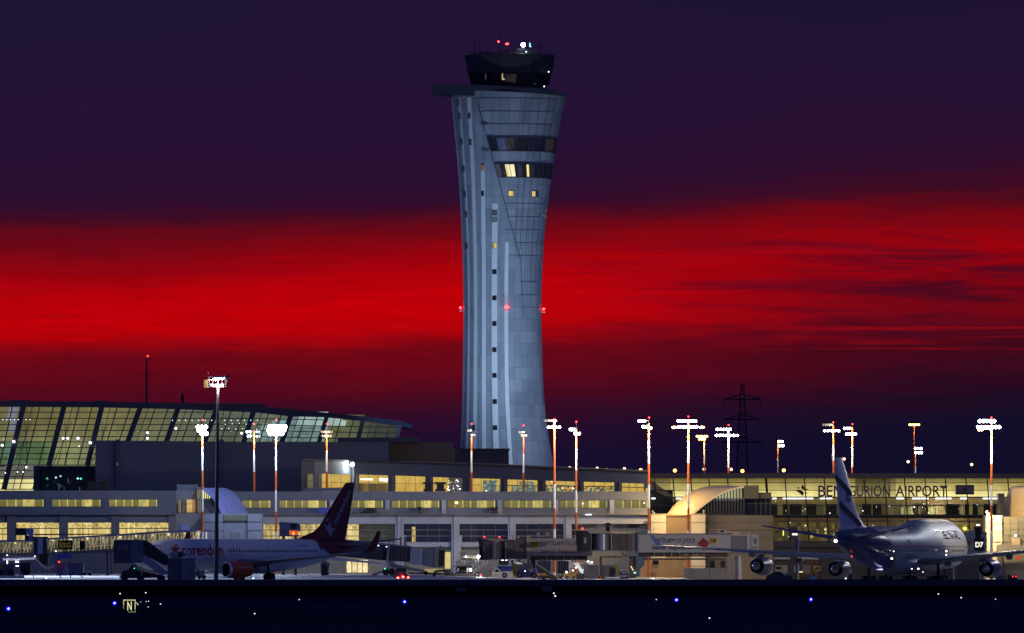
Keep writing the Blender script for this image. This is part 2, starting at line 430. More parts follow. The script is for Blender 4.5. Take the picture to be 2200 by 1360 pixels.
def tpatch(mb, x0, y0, x1, y1, proud=0.15, nx=4, ny=1, mi=0, colfn=None, leftline=None, depth=0.5):
    """a curved plate on the tower's skin with thickness"""
    g = []
    for j in range(ny+1):
        y = y0+(y1-y0)*j/ny; xa = leftline(y) if leftline else (x0(y) if callable(x0) else x0); xb = x1(y) if callable(x1) else x1
        g.append([tsurf(xa+(xb-xa)*i/nx, y, proud) for i in range(nx+1)])
    w_ = nx+1
    for j in range(ny):
        for i in range(nx):
            mb.add([g[j][i], g[j][i+1], g[j+1][i+1], g[j+1][i]], [(0,1,2,3)], mi, colfn((i+.5)/nx, (j+.5)/ny) if colfn else None)
    rim = [g[0][i] for i in range(w_)] + [g[j][nx] for j in range(1, ny+1)] + [g[ny][i] for i in range(nx-1, -1, -1)] + [g[j][0] for j in range(ny-1, 0, -1)]
    n = len(rim); bk = [p + Vector((0, depth, 0)) for p in rim]
    mb.add(rim+bk, [(i, (i+1)%n, n+(i+1)%n, n+i) for i in range(n)], mi, (0.02,0.02,0.02) if colfn else None)

tower = thing('control_tower', 'tall white flared air traffic control tower with dark cab on top', 'tower', (PX(1080,TD), TD, 0))
# cladding material: joints every storey and every panel
mT = bpy.data.materials.new('tower_cladding'); mT.use_nodes = True
t_ = mT.node_tree; b_ = t_.nodes['Principled BSDF']; b_.inputs['Roughness'].default_value = 0.45
tcn = t_.nodes.new('ShaderNodeTexCoord'); uvn = t_.nodes.new('ShaderNodeUVMap')
bk_ = t_.nodes.new('ShaderNodeTexBrick'); bk_.offset = 0.0; bk_.inputs['Scale'].default_value = 1.0
bk_.inputs['Brick Width'].default_value = 1.55; bk_.inputs['Row Height'].default_value = 2.37; bk_.inputs['Mortar Size'].default_value = 0.035; bk_.inputs['Mortar Smooth'].default_value = 0.3
bk_.inputs['Color1'].default_value = (0.31,0.345,0.385,1); bk_.inputs['Color2'].default_value = (0.42,0.455,0.485,1); bk_.inputs['Mortar'].default_value = (0.19,0.22,0.27,1)
t_.links.new(uvn.outputs[0], bk_.inputs['Vector'])
bk2 = t_.nodes.new('ShaderNodeTexBrick'); bk2.offset = 0.0; bk2.inputs['Scale'].default_value = 1.0
bk2.inputs['Brick Width'].default_value = 3.1; bk2.inputs['Row Height'].default_value = 4.74; bk2.inputs['Mortar Size'].default_value = 0.0
bk2.inputs['Color1'].default_value = (0.88,0.88,0.88,1); bk2.inputs['Color2'].default_value = (1,1,1,1)
t_.links.new(uvn.outputs[0], bk2.inputs['Vector'])
mm = t_.nodes.new('ShaderNodeMix'); mm.data_type = 'RGBA'; mm.blend_type = 'MULTIPLY'; mm.inputs[0].default_value = 1.0
t_.links.new(bk_.outputs[0], mm.inputs[6]); t_.links.new(bk2.outputs[0], mm.inputs[7]); t_.links.new(mm.outputs[2], b_.inputs['Base Color'])
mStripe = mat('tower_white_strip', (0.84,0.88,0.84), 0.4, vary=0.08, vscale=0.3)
mSeam = mat('panel_seam', (0.10,0.125,0.18), 0.6)
mb = MB(); rows_y = [y for y in range(214, 1240, 18)] + [1240]
NA = 96
def ttop(px): return 199 + (px-1018)*0.0495 if px > 1018 else 207.5
rings = []
for ri, y in enumerate([None]+rows_y):
    ring = []
    yy = 206 if y is None else y
    l, r_ = tLR(yy); c = (l+r_)/2; a = (r_-l)/2; bd = 8.3*a/84*0.9
    for k in range(NA):
        th = 2*math.pi*k/NA; tx = math.cos(th); ty = math.sin(th)
        px = c + a*tx
        flute = 0.0
        if ty < 0 and -0.93 < tx < -0.30: flute = 0.28*math.sin((tx+0.93)/0.63*math.pi*3.5)**2
        z = PZ(ttop(px) if y is None else yy, TD)
        ring.append((PX(px, TD), TD + (bd-flute)*ty, z))
    rings.append(ring)
mb.loft(rings, 0, caps=True, smooth=True)
shaft = mb.build('shaft', mT, tower)
uvl = shaft.data.uv_layers.new(name='UVMap')
for poly in shaft.data.polygons:
    for li in poly.loop_indices:
        v = shaft.data.vertices[shaft.data.loops[li].vertex_index].co
        ang = math.atan2(v.y, v.x + 0.0) 
        uvl.data[li].uv = (ang*8.4 + 40, v.z + 0.9)
# white vertical strips
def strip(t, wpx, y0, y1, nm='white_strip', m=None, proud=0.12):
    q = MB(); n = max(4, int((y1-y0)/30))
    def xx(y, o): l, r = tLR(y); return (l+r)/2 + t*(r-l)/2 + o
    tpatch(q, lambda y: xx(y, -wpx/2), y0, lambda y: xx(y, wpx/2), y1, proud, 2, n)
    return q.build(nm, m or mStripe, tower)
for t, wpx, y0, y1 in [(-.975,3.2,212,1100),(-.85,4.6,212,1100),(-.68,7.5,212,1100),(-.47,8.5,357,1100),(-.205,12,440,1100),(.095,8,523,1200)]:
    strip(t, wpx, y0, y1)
diag = lambda y: 1026 + (y-224)*(1118-1026)/(562-224)
q = MB()
for k in range(17):
    ya = 224+(562-224)*k/17; yb = 224+(562-224)*(k+1)/17
    q.beam(tsurf(diag(ya), ya, .12), tsurf(diag(yb), yb, .12), 0.13, 0.2)
for k in range(10):
    ya = 562+k*12; yb = ya+12; q.beam(tsurf(1118+k*.6, ya, .1), tsurf(1118.6+k*.6, yb, .1), 0.07, 0.12)
for yy, xa, xb in [(271,1030,1214),(244,1028,1210),(216,1018,1216),(440,1083,1177),(468,1092,1173),(496,1084,1170),(524,1102,1168),(551,1092,1165),(607,1116,1154),(635,1118,1150),(662,1120,1163)]:
    n = 10; xb = min(xb, tLR(yy)[1]-1.2)
    for k in range(n): q.beam(tsurf(xa+(xb-xa)*k/n, yy, .08), tsurf(xa+(xb-xa)*(k+1)/n, yy, .08), 0.07, 0.1)
for fx in [.42,.56,.70,.82,.92,.3]:
    def vx(y): l, r = tLR(y); return (l+r)/2+fx*(r-l)/2
    ya = 206
    while ya < 640:
        if vx(ya) > diag(ya)+2: q.beam(tsurf(vx(ya), ya, .08), tsurf(vx(ya+14), ya+14, .08), 0.05, 0.1)
        ya += 14
q.build('panel_seam', mSeam, tower)
for xa, yy in [(1033,271.5),(1036,328)]:
    q = MB(); 
    for k in range(6): q.beam(tsurf(xa+k*2.5, yy, .3), tsurf(xa+k*2.5+2.5, yy, .3), 0.12, 0.3)
    q.build('panel_seam', mSeam, tower)
# strip windows
mBandG = mat('band_glass', (0.012,0.016,0.03), 0.12)
def bandwin(y0, y1, rx, lit):
    q = MB(); f = MB(); n = 12
    cf = lambda u, v: (sr(10,13,30) if not lit else next((c for a, b, c in lit if a <= u < b), sr(10,12,26)))
    tpatch(q, None, y0, lambda y: tLR(y)[1]-1.0, y1, .18, 24, 2, 0, lambda u, v: cf(u, v), leftline=lambda y: diag(y)+1)
    fo_ = f
    for k in range(n+1):
        px0 = diag(y0)+1+(tLR(y0)[1]-2-diag(y0))*k/n; px1 = diag(y1)+1+(tLR(y1)[1]-2-diag(y1))*k/n
        f.beam(tsurf(px0,y0,.25), tsurf(px1,y1,.25), 0.09, 0.12)
    for yy in (y0, y1):
        for k in range(12):
            a, b = diag(yy)+1, tLR(yy)[1]-1
            f.beam(tsurf(a+(b-a)*k/12,yy,.3), tsurf(a+(b-a)*(k+1)/12,yy,.3), 0.2, 0.3)
    fo = f.build('window', mFrame, tower); q.build('glass', mAttr, fo)
bandwin(300, 328, 1196, [(.13,.25,sr(44,54,88)),(.84,.95,sr(42,32,36))])
bandwin(356, 384, 1186, [(.0,.10,sr(56,58,70)),(.17,.21,sr(232,216,140)),(.21,.35,sr(255,248,196)),(.36,.44,sr(40,42,46)),(.54,.58,sr(250,225,150)),(.60,.66,sr(30,32,36))])
def smallwin(px, py, wpx, hpx, c, nm='window', frame=True):
    f = MB()
    tpatch(f, px-wpx/2-.8, py-hpx/2-.8, px+wpx/2+.8, py+hpx/2+.8, .16, 2, 1)
    fo = f.build(nm, mFrame, tower)
    g = MB(); tpatch(g, px-wpx/2, py-hpx/2, px+wpx/2, py+hpx/2, .22, 2, 2, 0, (lambda u, v: c[int(u*2)] if isinstance(c, list) else c))
    g.build('glass', mAttr, fo)
DK = sr(12,14,26)
smallwin(1098,419,10,11,[sr(214,190,110),sr(190,165,90)]); smallwin(1149,419,14,11,[sr(226,206,130),sr(40,46,58)])
for y in (586,642,697,753,808,864,920): smallwin(1062.5+max(0,(y-800)*.012),y,8,9,DK)
smallwin(1063,530,8.5,10.5,[sr(160,150,80),sr(226,212,130)]); smallwin(1063,460,9.5,11,sr(52,66,74)); smallwin(1063,474,9.5,10,sr(70,84,100))
smallwin(1037,363,4.5,10,sr(110,80,36)); smallwin(1037.5,418.5,4.5,9.5,DK)
for px, py in [(985,223),(988,252),(1009,252),(992,307),(1011,308),(996,364),(999,419),(1002,462),(1003,530),(1019,920)]: smallwin(px, py, 4.5, 11, sr(26,34,50))
# platform with the cantilever to the left
q = MB(); pl = [(929,187),(1000,186),(1180,196),(1217,207),(1217,209.5),(1160,206),(1019,199),(1019,210.5),(970,206.5),(929,200.5)]
q.prism([(PX(x,TD), PZ(y,TD)) for x, y in pl], TD-10.6, TD+6, 0)
q.build('platform', mat('platform_dark', (0.035,0.037,0.065), 0.7, vary=.2, vscale=.2), tower)
# cab
CC = Vector((PX(1095.5,TD), TD-1.0, 0)); u_ = TD/F
def cabring(hw, py, n=20, sq=0.78): return [(CC.x + hw*u_*math.cos(2*math.pi*(i+.5)/n), CC.y + hw*u_*sq*math.sin(2*math.pi*(i+.5)/n), PZ(py,TD)) for i in range(n)]
q = MB(); q.loft([cabring(76,203), cabring(80,184), cabring(81,183)], 0, True, False); q.build('cab_wall', mDark, tower)
q = MB(); q.loft([cabring(83.5,183), cabring(88.5,160)], 0, False, False); mCabG = mat('cab_glass', (0.02,0.016,0.03), 0.08, spec=0.6); g = q.build('cab_glazing', mCabG, tower)
for i in range(20):
    a = cabring(84,183)[i]; b = cabring(89,160)[i]; q = MB(); q.beam(a, b, 0.14); q.build('cab_mullion', mBlack, tower)
q = MB(); q.loft([cabring(88,163), cabring(92,158), cabring(97.5,122), cabring(97,119), cabring(86,117.5)], 0, True, False)
q.build('cab_hood', mat('hood_dark', (0.035,0.036,0.042), 0.6, vary=.3, vscale=.3), tower)
for px, py, w_, h_, c in [(1079.5,168,2.2,13,sr(210,196,130)),(1082.5,174,2.5,2.2,sr(255,240,190)),(1043.5,168,2,12,sr(70,66,60))]:
    q = MB(); i = min(range(20), key=lambda k: abs(cabring(86,171)[k][0]-PX(px,TD)) + (0 if cabring(86,171)[k][1]<CC.y else 99))
    yf = CC.y - 86*u_*0.78*math.sqrt(max(.05, 1-((px-1095.5)/86)**2)) - .15
    q.box(PX(px-w_/2,TD), PX(px+w_/2,TD), yf-.1, yf+.3, PZ(py+h_/2,TD), PZ(py-h_/2,TD), 0, c); q.build('cab_light', mAttr, tower)
for px, py in [(1178.5,157),(1169,189),(1130.5,116)]:
    q = MB(); q.ball((PX(px,TD), CC.y-(8.3*math.sqrt(max(.02,1-((px-1095.5)/97)**2))), PZ(py,TD)), .12, 8); q.build('obstruction_light', mLampS, tower)
q = MB(); q.fbox(1088,108,1152,119,TD-1,5); q.fbox(1030,112,1060,119,TD-1,3); q.fbox(1078,112,1088,119,TD-2,2); q.fbox(1112,104,1130,109,TD,3); q.build('roof_hut', mDark, tower)
q = MB()
for px in range(1006, 1186, 9): q.beam((PX(px,TD), TD-4, PZ(119,TD)), (PX(px,TD), TD-4, PZ(114.5,TD)), .06)
q.beam((PX(1004,TD), TD-4, PZ(114.5,TD)), (PX(1186,TD), TD-4, PZ(114.5,TD)), .06); q.build('railing', mDark, tower)
for px, yt, yc, hw in [(1020,50,98,14),(1073,38,95,15),(1089,56,101,15),(1158,40,99.5,12)]:
    q = MB(); q.tube((PX(px,TD),TD-2,PZ(119,TD)), (PX(px,TD),TD-2,PZ(yc,TD)), .12, .09, 8); q.tube((PX(px,TD),TD-2,PZ(yc,TD)), (PX(px,TD),TD-2,PZ(yt,TD)), .06, .03, 6)
    q.tube((PX(px-hw,TD),TD-2,PZ(yc,TD)), (PX(px+hw,TD),TD-2,PZ(yc,TD)), .05, None, 6)
    for s in (-1,1,-.5): q.tube((PX(px+s*hw,TD),TD-2,PZ(yc,TD)), (PX(px+s*hw,TD),TD-2,PZ(yc-4,TD)), .04, None, 6)
    q.build('antenna', mDark, tower)
for px in (1031,1047): 
    q = MB(); q.fbox(px-1,107,px+1,119,TD-2,.3); q.build('antenna', mDark, tower)
for px, py in [(1071,90.5),(1087.5,95.5),(1091,95.5)]:
    q = MB(); q.ball((PX(px,TD),TD-2.2,PZ(py,TD)), .17, 10); q.build('red_beacon', mat('tower_beacon', (0.4,0,0), .3, emit=(1,.03,.03), es=14), tower)
q = MB(); q.ball((PX(1124,TD),TD-2,PZ(97.5,TD)), .42, 14); q.build('white_beacon', mLamp, tower)
q = MB(); q.tube((PX(1124,TD),TD-2,PZ(119,TD)), (PX(1124,TD),TD-2,PZ(101,TD)), .1, None, 8); q.fbox(1124.5,106,1135,107.6,TD-2.4,.5); q.build('beacon_stand', mSteel, tower)
q = MB(); q.fbox(1137.6,92,1139,100,TD-2.2,.2); q.fbox(1137.6,99.2,1141,100.6,TD-2.2,.2); q.build('light_tube', mat('cyan_tube', (.2,.5,.5), .3, emit=(.35,.9,1.0), es=3), tower)
for px, py, o in [(994.5,661,-.3),(1087,662,.5),(1163,664,.3)]:
    q = MB(); p = tsurf(px,py,.5); q.ball((p.x+o*.6, p.y-.1, p.z), .24, 10); q.build('red_beacon', mat('tower_beacon', (0.4,0,0)), tower)
    q = MB(); q.box(p.x+o*.3-.35, p.x+o*.3+.35, p.y-.2, p.y+.5, p.z-.75, p.z-.6); q.beam((p.x,p.y,p.z-.6),(p.x,p.y+.2,p.z-.2),.1); q.build('beacon_bracket', mWhiteP, tower)
q = MB(); p = tsurf(1087,650,.2)
for dx in (-.25,.25): q.beam((p.x+dx,p.y,p.z-.8),(p.x+dx*.6,p.y-.2,p.z+1.2),.08)
q.build('ladder', mSteelD, tower)
for px, py in [(1166,464),(1171,453),(1170,467),(1117,540),(1117,545),(1156,455),(1034,240),(1150,430),(1134,715)]:
    q = MB(); p = tsurf(px,py,.35); q.ball(tuple(p), .055, 8); q.build('small_light', mLitC, tower)

# ================================================================== LEFT GLASS HALL
hall = thing('arrivals_hall', 'long glass fronted hall with curved dark roof behind the blank wall', 'building', (PX(400,1880), 1880, 0))
def hd(px): return 1840 + px*0.11
def interp(tab, x):
    for k in range(len(tab)-1):
        if x <= tab[k+1][0] or k == len(tab)-2:
            a, b = tab[k], tab[k+1]; return a[1]+(b[1]-a[1])*(x-a[0])/(b[0]-a[0])
roofT = [(-160,868),(-40,864),(52,860),(53,863),(60,862.5),(200,863),(215,860.5),(216,863),(300,865),(430,867),(562,868),(563,874),(620,879),(700,887),(800,897),(860,905),(884,912),(888,945)]
roofB = [(-160,877),(0,875),(200,876),(380,880),(550,887),(620,895),(700,897.5),(775,905),(860,916),(885,922)]
q = MB(); xs_ = sorted(set([x for x, _ in roofT] + list(range(-160, 889, 24))))
def hp(px, py, dd=0.0): dq = hd(px); return (PX(px,dq), dq+dd, PZ(py,dq))
xs_ = [x for x in xs_ if x <= 886]
r1 = [hp(x, interp(roofT,x), -4) for x in xs_]; r2 = [hp(x, interp(roofB,x)-.5, -3.5) for x in xs_]; r3 = [hp(x, interp(roofT,x)-4, 30) for x in xs_]; r4 = [hp(x, interp(roofB,x)-.5, 30) for x in xs_]
n = len(xs_)
q.add(r1+r2+r3+r4, [(i, i+1, n+i+1, n+i) for i in range(n-1)] + [(i, 2*n+i, 2*n+i+1, i+1) for i in range(n-1)] + [(n+i, n+i+1, 3*n+i+1, 3*n+i) for i in range(n-1)] + [(0,n,3*n,2*n),(n-1,3*n-1,4*n-1,2*n-1)])
q.build('roof', mat('hall_roof', (0.05,0.065,0.12), .6, vary=.15, vscale=.08), hall)
# leaning ribs: bottom x -> top x
ribs = [(-72,-40),(8,52),(105,139),(188,220),(275,302),(358,383),(440,465),(524,545),(606,625),(686,702),(768,780),(850,859)]
def hb(px): return 1052 if px < 100 else (1000 if px < 210 else 950)
def ribx(k, f):
    """position along the ribs: k real-valued rib index; f 0 top .. 1 at y=1052-equivalent"""
    i = max(0, min(len(ribs)-2, int(math.floor(k)))); t = k-i
    return ribs[i], ribs[i+1], t
def ribpt(k, py, dd=0.0):
    i = max(0, min(len(ribs)-2, int(math.floor(k)))); t = k-i
    (b0, t0), (b1, t1) = ribs[i], ribs[i+1]
    def xat(b, tp, yb): return tp + (b-tp)*(py-interp(roofB, tp))/(yb-interp(roofB, tp))
    ybs = [1052,1052,1000,1000] + [950]*20
    x0 = xat(b0, t0, ybs[i]); x1 = xat(b1, t1, ybs[i+1]); px = x0+(x1-x0)*t
    return hp(px, py, dd + (py-880)/120*3-3), px
for k in range(len(ribs)):
    kk = min(k, len(ribs)-1.001); q = MB()
    yb = [1052,1052,1001,1001,1001]+[955]*20
    q.beam(ribpt(kk, interp(roofB, ribs[k][1])-2, -.6)[0], ribpt(kk, yb[k], -.6)[0], .95 if k < 9 else .8, 1.0)
    q.build('rib', mat('hall_steel', (0.045,0.055,0.09), .5), hall)
hl = [(886,.18),(899.5,.42),(912.5,.18),(925,.18),(938,.42),(949.5,.18),(961.5,.18),(974.5,.42),(986,.18),(999,.3),(1011,.42),(1024,.18),(1038,.18),(1051,.25)]
q = MB()
for k in range(len(ribs)-1):
    for s in (.22,.40,.74):
        yb = 1052 if k < 2 else (1000 if k < 4 else 950)
        if k == 1 and s > .9: yb = 1000
        ya = interp(roofB, ribpt(k+s, 890)[1]) - 2
        q.beam(ribpt(k+s, ya)[0], ribpt(k+s, yb)[0], .2 if s != .22 else .12, .2)
    for y, wd in hl:
        yb = 1052 if k < 2 else (1001 if k < 4 else 948)
        sh = 0
        if y > yb: continue
        x_t = ribpt(k+.5, y)[1]
        sl = 4.5 if k > 7 else 0
        if y+sl < interp(roofB, x_t)+3: continue
        q.beam(ribpt(k, y+ (k-7)*1.5*(k>7))[0], ribpt(k+.999, y+(k+1-7)*1.5*(k>6))[0], .16, wd)
    if k in (0,1,2,3): 
        q.beam(ribpt(k+.12, 905)[0], ribpt(k+.45, 998)[0], .1); q.beam(ribpt(k+.3, 905)[0], ribpt(k+.1, 998)[0], .1)
q.beam(hp(-160,1001), hp(10,1001), .2)
q.build('mullion', mat('hall_steel', (0.06,0.07,0.11), .5), hall)
q = MB(); r = random.Random(3)
for k in range(len(ribs)-1):
    for si in range(9):
        for j in range(30):
            y0 = 866+j*6.3; y1 = y0+6.3
            yb = 1052 if k < 2 else (1001 if k < 4 else 950)
            if y0 > yb or y1 < interp(roofB, ribpt(k+.5, y0)[1])-6: continue
            s0, s1 = si/9, (si+1)/9
            P0, x0 = ribpt(k+s0, y0, .8); 
            pp = [ribpt(k+a, b, .8)[0] for a, b in ((s0,y0),(s1,y0),(s1,y1),(s0,y1))]
            px = ribpt(k+(s0+s1)/2, (y0+y1)/2)[1]; y = (y0+y1)/2
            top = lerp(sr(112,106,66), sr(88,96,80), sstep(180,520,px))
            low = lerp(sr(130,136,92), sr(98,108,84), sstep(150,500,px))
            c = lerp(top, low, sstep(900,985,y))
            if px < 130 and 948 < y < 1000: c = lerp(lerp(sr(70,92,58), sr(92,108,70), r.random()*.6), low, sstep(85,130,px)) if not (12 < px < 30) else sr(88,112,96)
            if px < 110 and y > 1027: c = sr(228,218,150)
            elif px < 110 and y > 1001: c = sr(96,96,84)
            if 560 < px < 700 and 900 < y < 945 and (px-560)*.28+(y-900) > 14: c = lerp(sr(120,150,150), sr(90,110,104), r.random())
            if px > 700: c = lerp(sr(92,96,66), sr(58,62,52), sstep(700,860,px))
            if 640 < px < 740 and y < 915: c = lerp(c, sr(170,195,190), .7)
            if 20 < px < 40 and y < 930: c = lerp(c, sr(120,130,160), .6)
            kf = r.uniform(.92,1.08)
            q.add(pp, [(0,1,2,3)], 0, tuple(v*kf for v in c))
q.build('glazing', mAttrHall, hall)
# small lamps inside the hall seen as points, in front of the lit glass plane
pts_ = [(6,957,.32),(31,949,.36),(195,951.5,.36),(171,959,.18),(137,942,.3),(147,942,.3),(169,942,.34),(318,930,.3),(318,942,.3),(379,921,.28),(520,931,.3),(57,1004,.25),(50,1014,.2),(38,1014,.2),(12,1016,.2)]
for i in range(22): pts_.append((8+i*8.3 if i < 8 else 260+i*14, 902 if i < 8 else 903.5, .13))
for i in range(12): pts_.append((470+i*7.5, 910+(i%2)*10.5+(i%3), .12))
for px, py, s in pts_:
    dq = hd(px); q = MB(); p = (PX(px,dq), dq-4.2+(py-880)/120*3, PZ(py,dq)); q.ball(p, s*(.72 if s > .2 else .5), 8); q.build('hall_lamp', mLampS, hall)
q = MB(); q.beam((PX(83,hd(83)), hd(83)-2.0, PZ(1004,hd(83))), (PX(90,hd(90)), hd(90)-2.0, PZ(1004,hd(90))), .1, 1.4); q.build('lit_sign', mLampS, hall)
# lower dark glass annex under the hall
ann = thing('glass_annex', 'low dark glass annex with dim green lights under the big hall', 'building', (PX(145,1800), 1800, 0))
q = MB(); q.fbox(72,1001,212,1006,1796,12); q.fbox(72,1006,85,1060,1796,12); q.build('frame', mRoof, ann)
q = MB(); q.fbox(85,1006,212,1060,1800,1); q.build('glass_wall', mGlassD, ann)
q = MB()
for i in range(18): q.beam(W(86+i*7.4,1006,1799.8), W(86+i*7.4,1058,1799.8), .12)
for y in (1013,1022,1034,1047): q.beam(W(85,y,1799.8), W(212,y,1799.8), .1)
q.build('mullion', mFrame, ann)
r = random.Random(4)
for i in range(16):
    q = MB(); px = 92+r.random()*112; py = 1026+r.random()*22; hh = r.uniform(1,9); q.fbox(px, py, px+r.uniform(.8,2.5), py+hh, 1799.5, .1, 0, lerp(sr(30,48,44), sr(60,90,80), r.random())); q.build('dim_lit_pane', mAttr, ann)
for px, py, c in [(167,1028,(.5,1,.9)),(173.5,1028.5,(.1,.9,.8)),(120,1026,(.5,.6,.6)),(101,1028,(.1,.4,.3)),(130,1023,(.3,.5,.5))]:
    q = MB(); q.ball(W(px,py,1799), .18, 8); q.build('green_lamp', mat('lamp_%d_%d' % (px, py), (.1,.1,.1), emit=c, es=1.5), ann)

# ================================================================== BLANK WALL BLOCK
blk = thing('blank_wall_block', 'large windowless grey block in front of the glass hall', 'building', (PX(500,1770), 1770, 0))
q = MB(); q.fprism([(205,946),(520,949),(835,950),(835,1075),(205,1075)], 1770, 30)
q.build('wall', mat('block_wall', (0.125,0.14,0.185), .85, vary=.12, vscale=.06), blk)
q = MB(); q.fprism([(832,950),(972,950),(972,1075),(832,1075)], 1785, 25); q.build('warm_wall', mat('warm_wall', (0.15,0.12,0.10), .85, vary=.12, vscale=.06), blk)
q = MB(); q.fbox(725,940,898,950.5,1775,20); q.build('parapet', mRoof, blk)
for x0, x1 in ((248,257),(471,481)):
    q = MB(); q.fbox(x0,944,x1,1075,1769.2,.8); q.build('downpipe', mat('pipe_blue', (0.06,0.08,0.13), .6), blk)
q = MB(); q.fbox(249,994,255,1000,1768.6,.5); q.build('wall_lamp', mSteel, blk)
dkb = thing('plant_room', 'dark flat box building at the foot of the control tower', 'building', (PX(1028,1900), 1900, 0))
q = MB(); q.fbox(964,965,1093,1075,1900,20); q.fbox(962,963.5,1095,966,1899,22); q.build('wall', mat('plant_wall', (0.07,0.075,0.10), .8, vary=.1, vscale=.1), dkb)

# ================================================================== GALLERY (upper storey)
gal = thing('gallery_building', 'upper storey gallery with golden windows set back above the concourse', 'building', (PX(1030,1775), 1775, 0))
def gd(px): return 1712 + (px-662)*.17
def gtop(px): return interp([(650,990),(662,990.5),(1050,1001),(1180,1007),(1395,1015.5)], px)
def gwt(px): return interp([(660,1017),(720,1018),(880,1022),(960,1026),(1045,1028),(1120,1030),(1200,1033),(1290,1035),(1390,1038.5)], px)
def gq(mb_, x0, y0f, x1, y1f, proud, t=.6, mi=0, n=6):
    for i in range(n):
        a = x0+(x1-x0)*i/n; b = x0+(x1-x0)*(i+1)/n; da, db = gd(a), gd(b)
        ya0 = y0f(a) if callable(y0f) else y0f; yb0 = y0f(b) if callable(y0f) else y0f
        ya1 = y1f(a) if callable(y1f) else y1f; yb1 = y1f(b) if callable(y1f) else y1f
        f4 = [(PX(a,da),da-proud,PZ(ya0,da)),(PX(b,db),db-proud,PZ(yb0,db)),(PX(b,db),db-proud,PZ(yb1,db)),(PX(a,da),da-proud,PZ(ya1,da))]
        bk = [(x, y+t, z) for x, y, z in f4]
        fs = [(0,3,2,1),(4,5,6,7),(0,1,5,4),(3,7,6,2)]
        if i == 0: fs.append((0,4,7,3))
        if i == n-1: fs.append((1,2,6,5))
        mb_.add(f4+bk, fs, mi)
gw = [(691,753,'plain',1),(771,834,'stripes',2),(849,914,'plain',3),(930,994,'spark',4),(1013,1075,'blue',5),(1090,1155,'blue',6),(1172,1236,'mural',7),(1254,1320,'mural',8),(1336,1384,'plain',9)]
q = MB(); gq(q, 674, gtop, 1396, gwt, .0, 8, 0, 40); gq(q, 674, 1057.5, 1396, 1085, 0, 8, 0, 20)
prev = 674
for (a, b, md, sd) in gw+[(1396,0,0,0)]:
    gq(q, prev, gwt, a, 1058, .0, 3, 0, 2); prev = b
q.build('wall', mConcD, gal)
q = MB(); gq(q, 650, lambda x: gtop(x)-4.5, 1396, lambda x: gtop(x)-.5, .9, 12, 0, 40); gq(q, 648, 991, 676, 1060, 1.5, 6, 0, 3)
q.build('roof_edge', mRoof, gal)
for (a, b, md, sd) in gw:
    window(gal, a, gwt(a), b, 1057.5, 0, 3, (.47,), col_gallery(sd, md), sub=5, ny=8, y0r=gwt(b), dfn=gd, recess=.9)
    q = MB(); gq(q, a-6.5, gwt, a-2.2, 1058, .35, .8, 0, 1); q.build('window_fin', mat('window_fin', (0.30,0.27,0.2), .7), gal)
window(gal, 660.5, 1018, 673, 1057, 1708, 1, (.4,.8), col_gallery(30,'dim'), sub=3, ny=6, recess=.3)
window(gal, 1386, 1048, 1393, 1057, 1832, 1, (), col_gallery(31,'plain'), sub=2, ny=2, recess=.3)
q = MB(); gq(q, 757, 1000, 761.5, 1058, .9, .7, 0, 1); q.build('pilaster', mConcL, gal)
q = MB(); q.ball((PX(757,gd(757)), gd(757)-2.0, PZ(998,gd(757))), .35, 12); q.build('wall_lamp', mLamp, gal)
q = MB(); q.fbox(753,992,761,996,gd(757)-2.3,1.6); q.build('lamp_bracket', mDark, gal)
lamp('wall_lamp_light', 'POINT', (PX(757,gd(757)), gd(757)-2.6, PZ(999,gd(757))), 900, (.95,1,.9), gal, .3)
q = MB()
for i in range(27):
    px = 862+i*19.6; a = gd(px); b = gd(px+19.6); q.beam((PX(px,a), a-.95, PZ(gtop(px)-4.6,a)), (PX(px+19.6,b), b-.95, PZ(gtop(px+19.6)-4.6,b)), .12, .1)
q.build('roof_flashing', mSteelD, gal)
r = random.Random(12)
for i in range(34):
    px = r.choice([r.uniform(962,992)]*3+[r.uniform(1020,1070), r.uniform(1172,1232), r.uniform(1256,1318)]); py = r.uniform(1031,1056); dq = gd(px)
    q = MB(); q.ball((PX(px,dq), dq+.75, PZ(py,dq)), r.uniform(.05,.12), 6); q.build('indoor_lamp', mLampS if r.random() < .5 else mLitC, gal)
q = MB(); q.beam((PX(776,gd(776)), gd(776)+.6, PZ(1029.5,gd(776))), (PX(800,gd(800)), gd(800)+.6, PZ(1030,gd(800))), .12, .2); q.beam((PX(817,gd(817)), gd(817)+.6, PZ(1030,gd(817))), (PX(832,gd(832)), gd(832)+.6, PZ(1031,gd(832))), .12, .45); q.build('tube_light', mLampS, gal)

# ================================================================== CONCOURSE (front building)
con = thing('concourse', 'long three storey grey concrete concourse with rows of lit windows', 'building', (PX(700,1680), 1680, 0))
CD = 1680.0
q = MB()
def wbox(x0, y0, x1, y1, pr=0.0, t=8.0, mi=0): q.fbox(x0, y0, x1, y1, CD-pr, t+pr, mi)
wbox(-40,1054,500,1072.5); wbox(-40,1089,500,1122)          # left wing
wbox(495,1056,1397,1074.5); wbox(495,1091.5,1397,1104)
upL = [(-22,94),(112,216),(234,338)]; upR = [(520,581),(600,702),(721,823),(842,944),(962,1064),(1082.5,1184),(1202,1305),(1322.5,1394)]
pv = -40
for a, b in upL: wbox(pv,1072.5,a,1089,0,8); pv = b
wbox(pv,1072.5,500,1089,0,8); pv = 495
for a, b in upR: wbox(pv,1074.5,a,1091.5,0,8); pv = b
grL = [(-30,15),(35,127),(146,239),(256,362)]; pv = -40
for a, b in grL: wbox(pv,1122,a,1165,0,8); pv = b
wbox(pv,1122,500,1165,0,8); wbox(-40,1165,500,1250,0,8)
q.build('wall', mConcD, con)
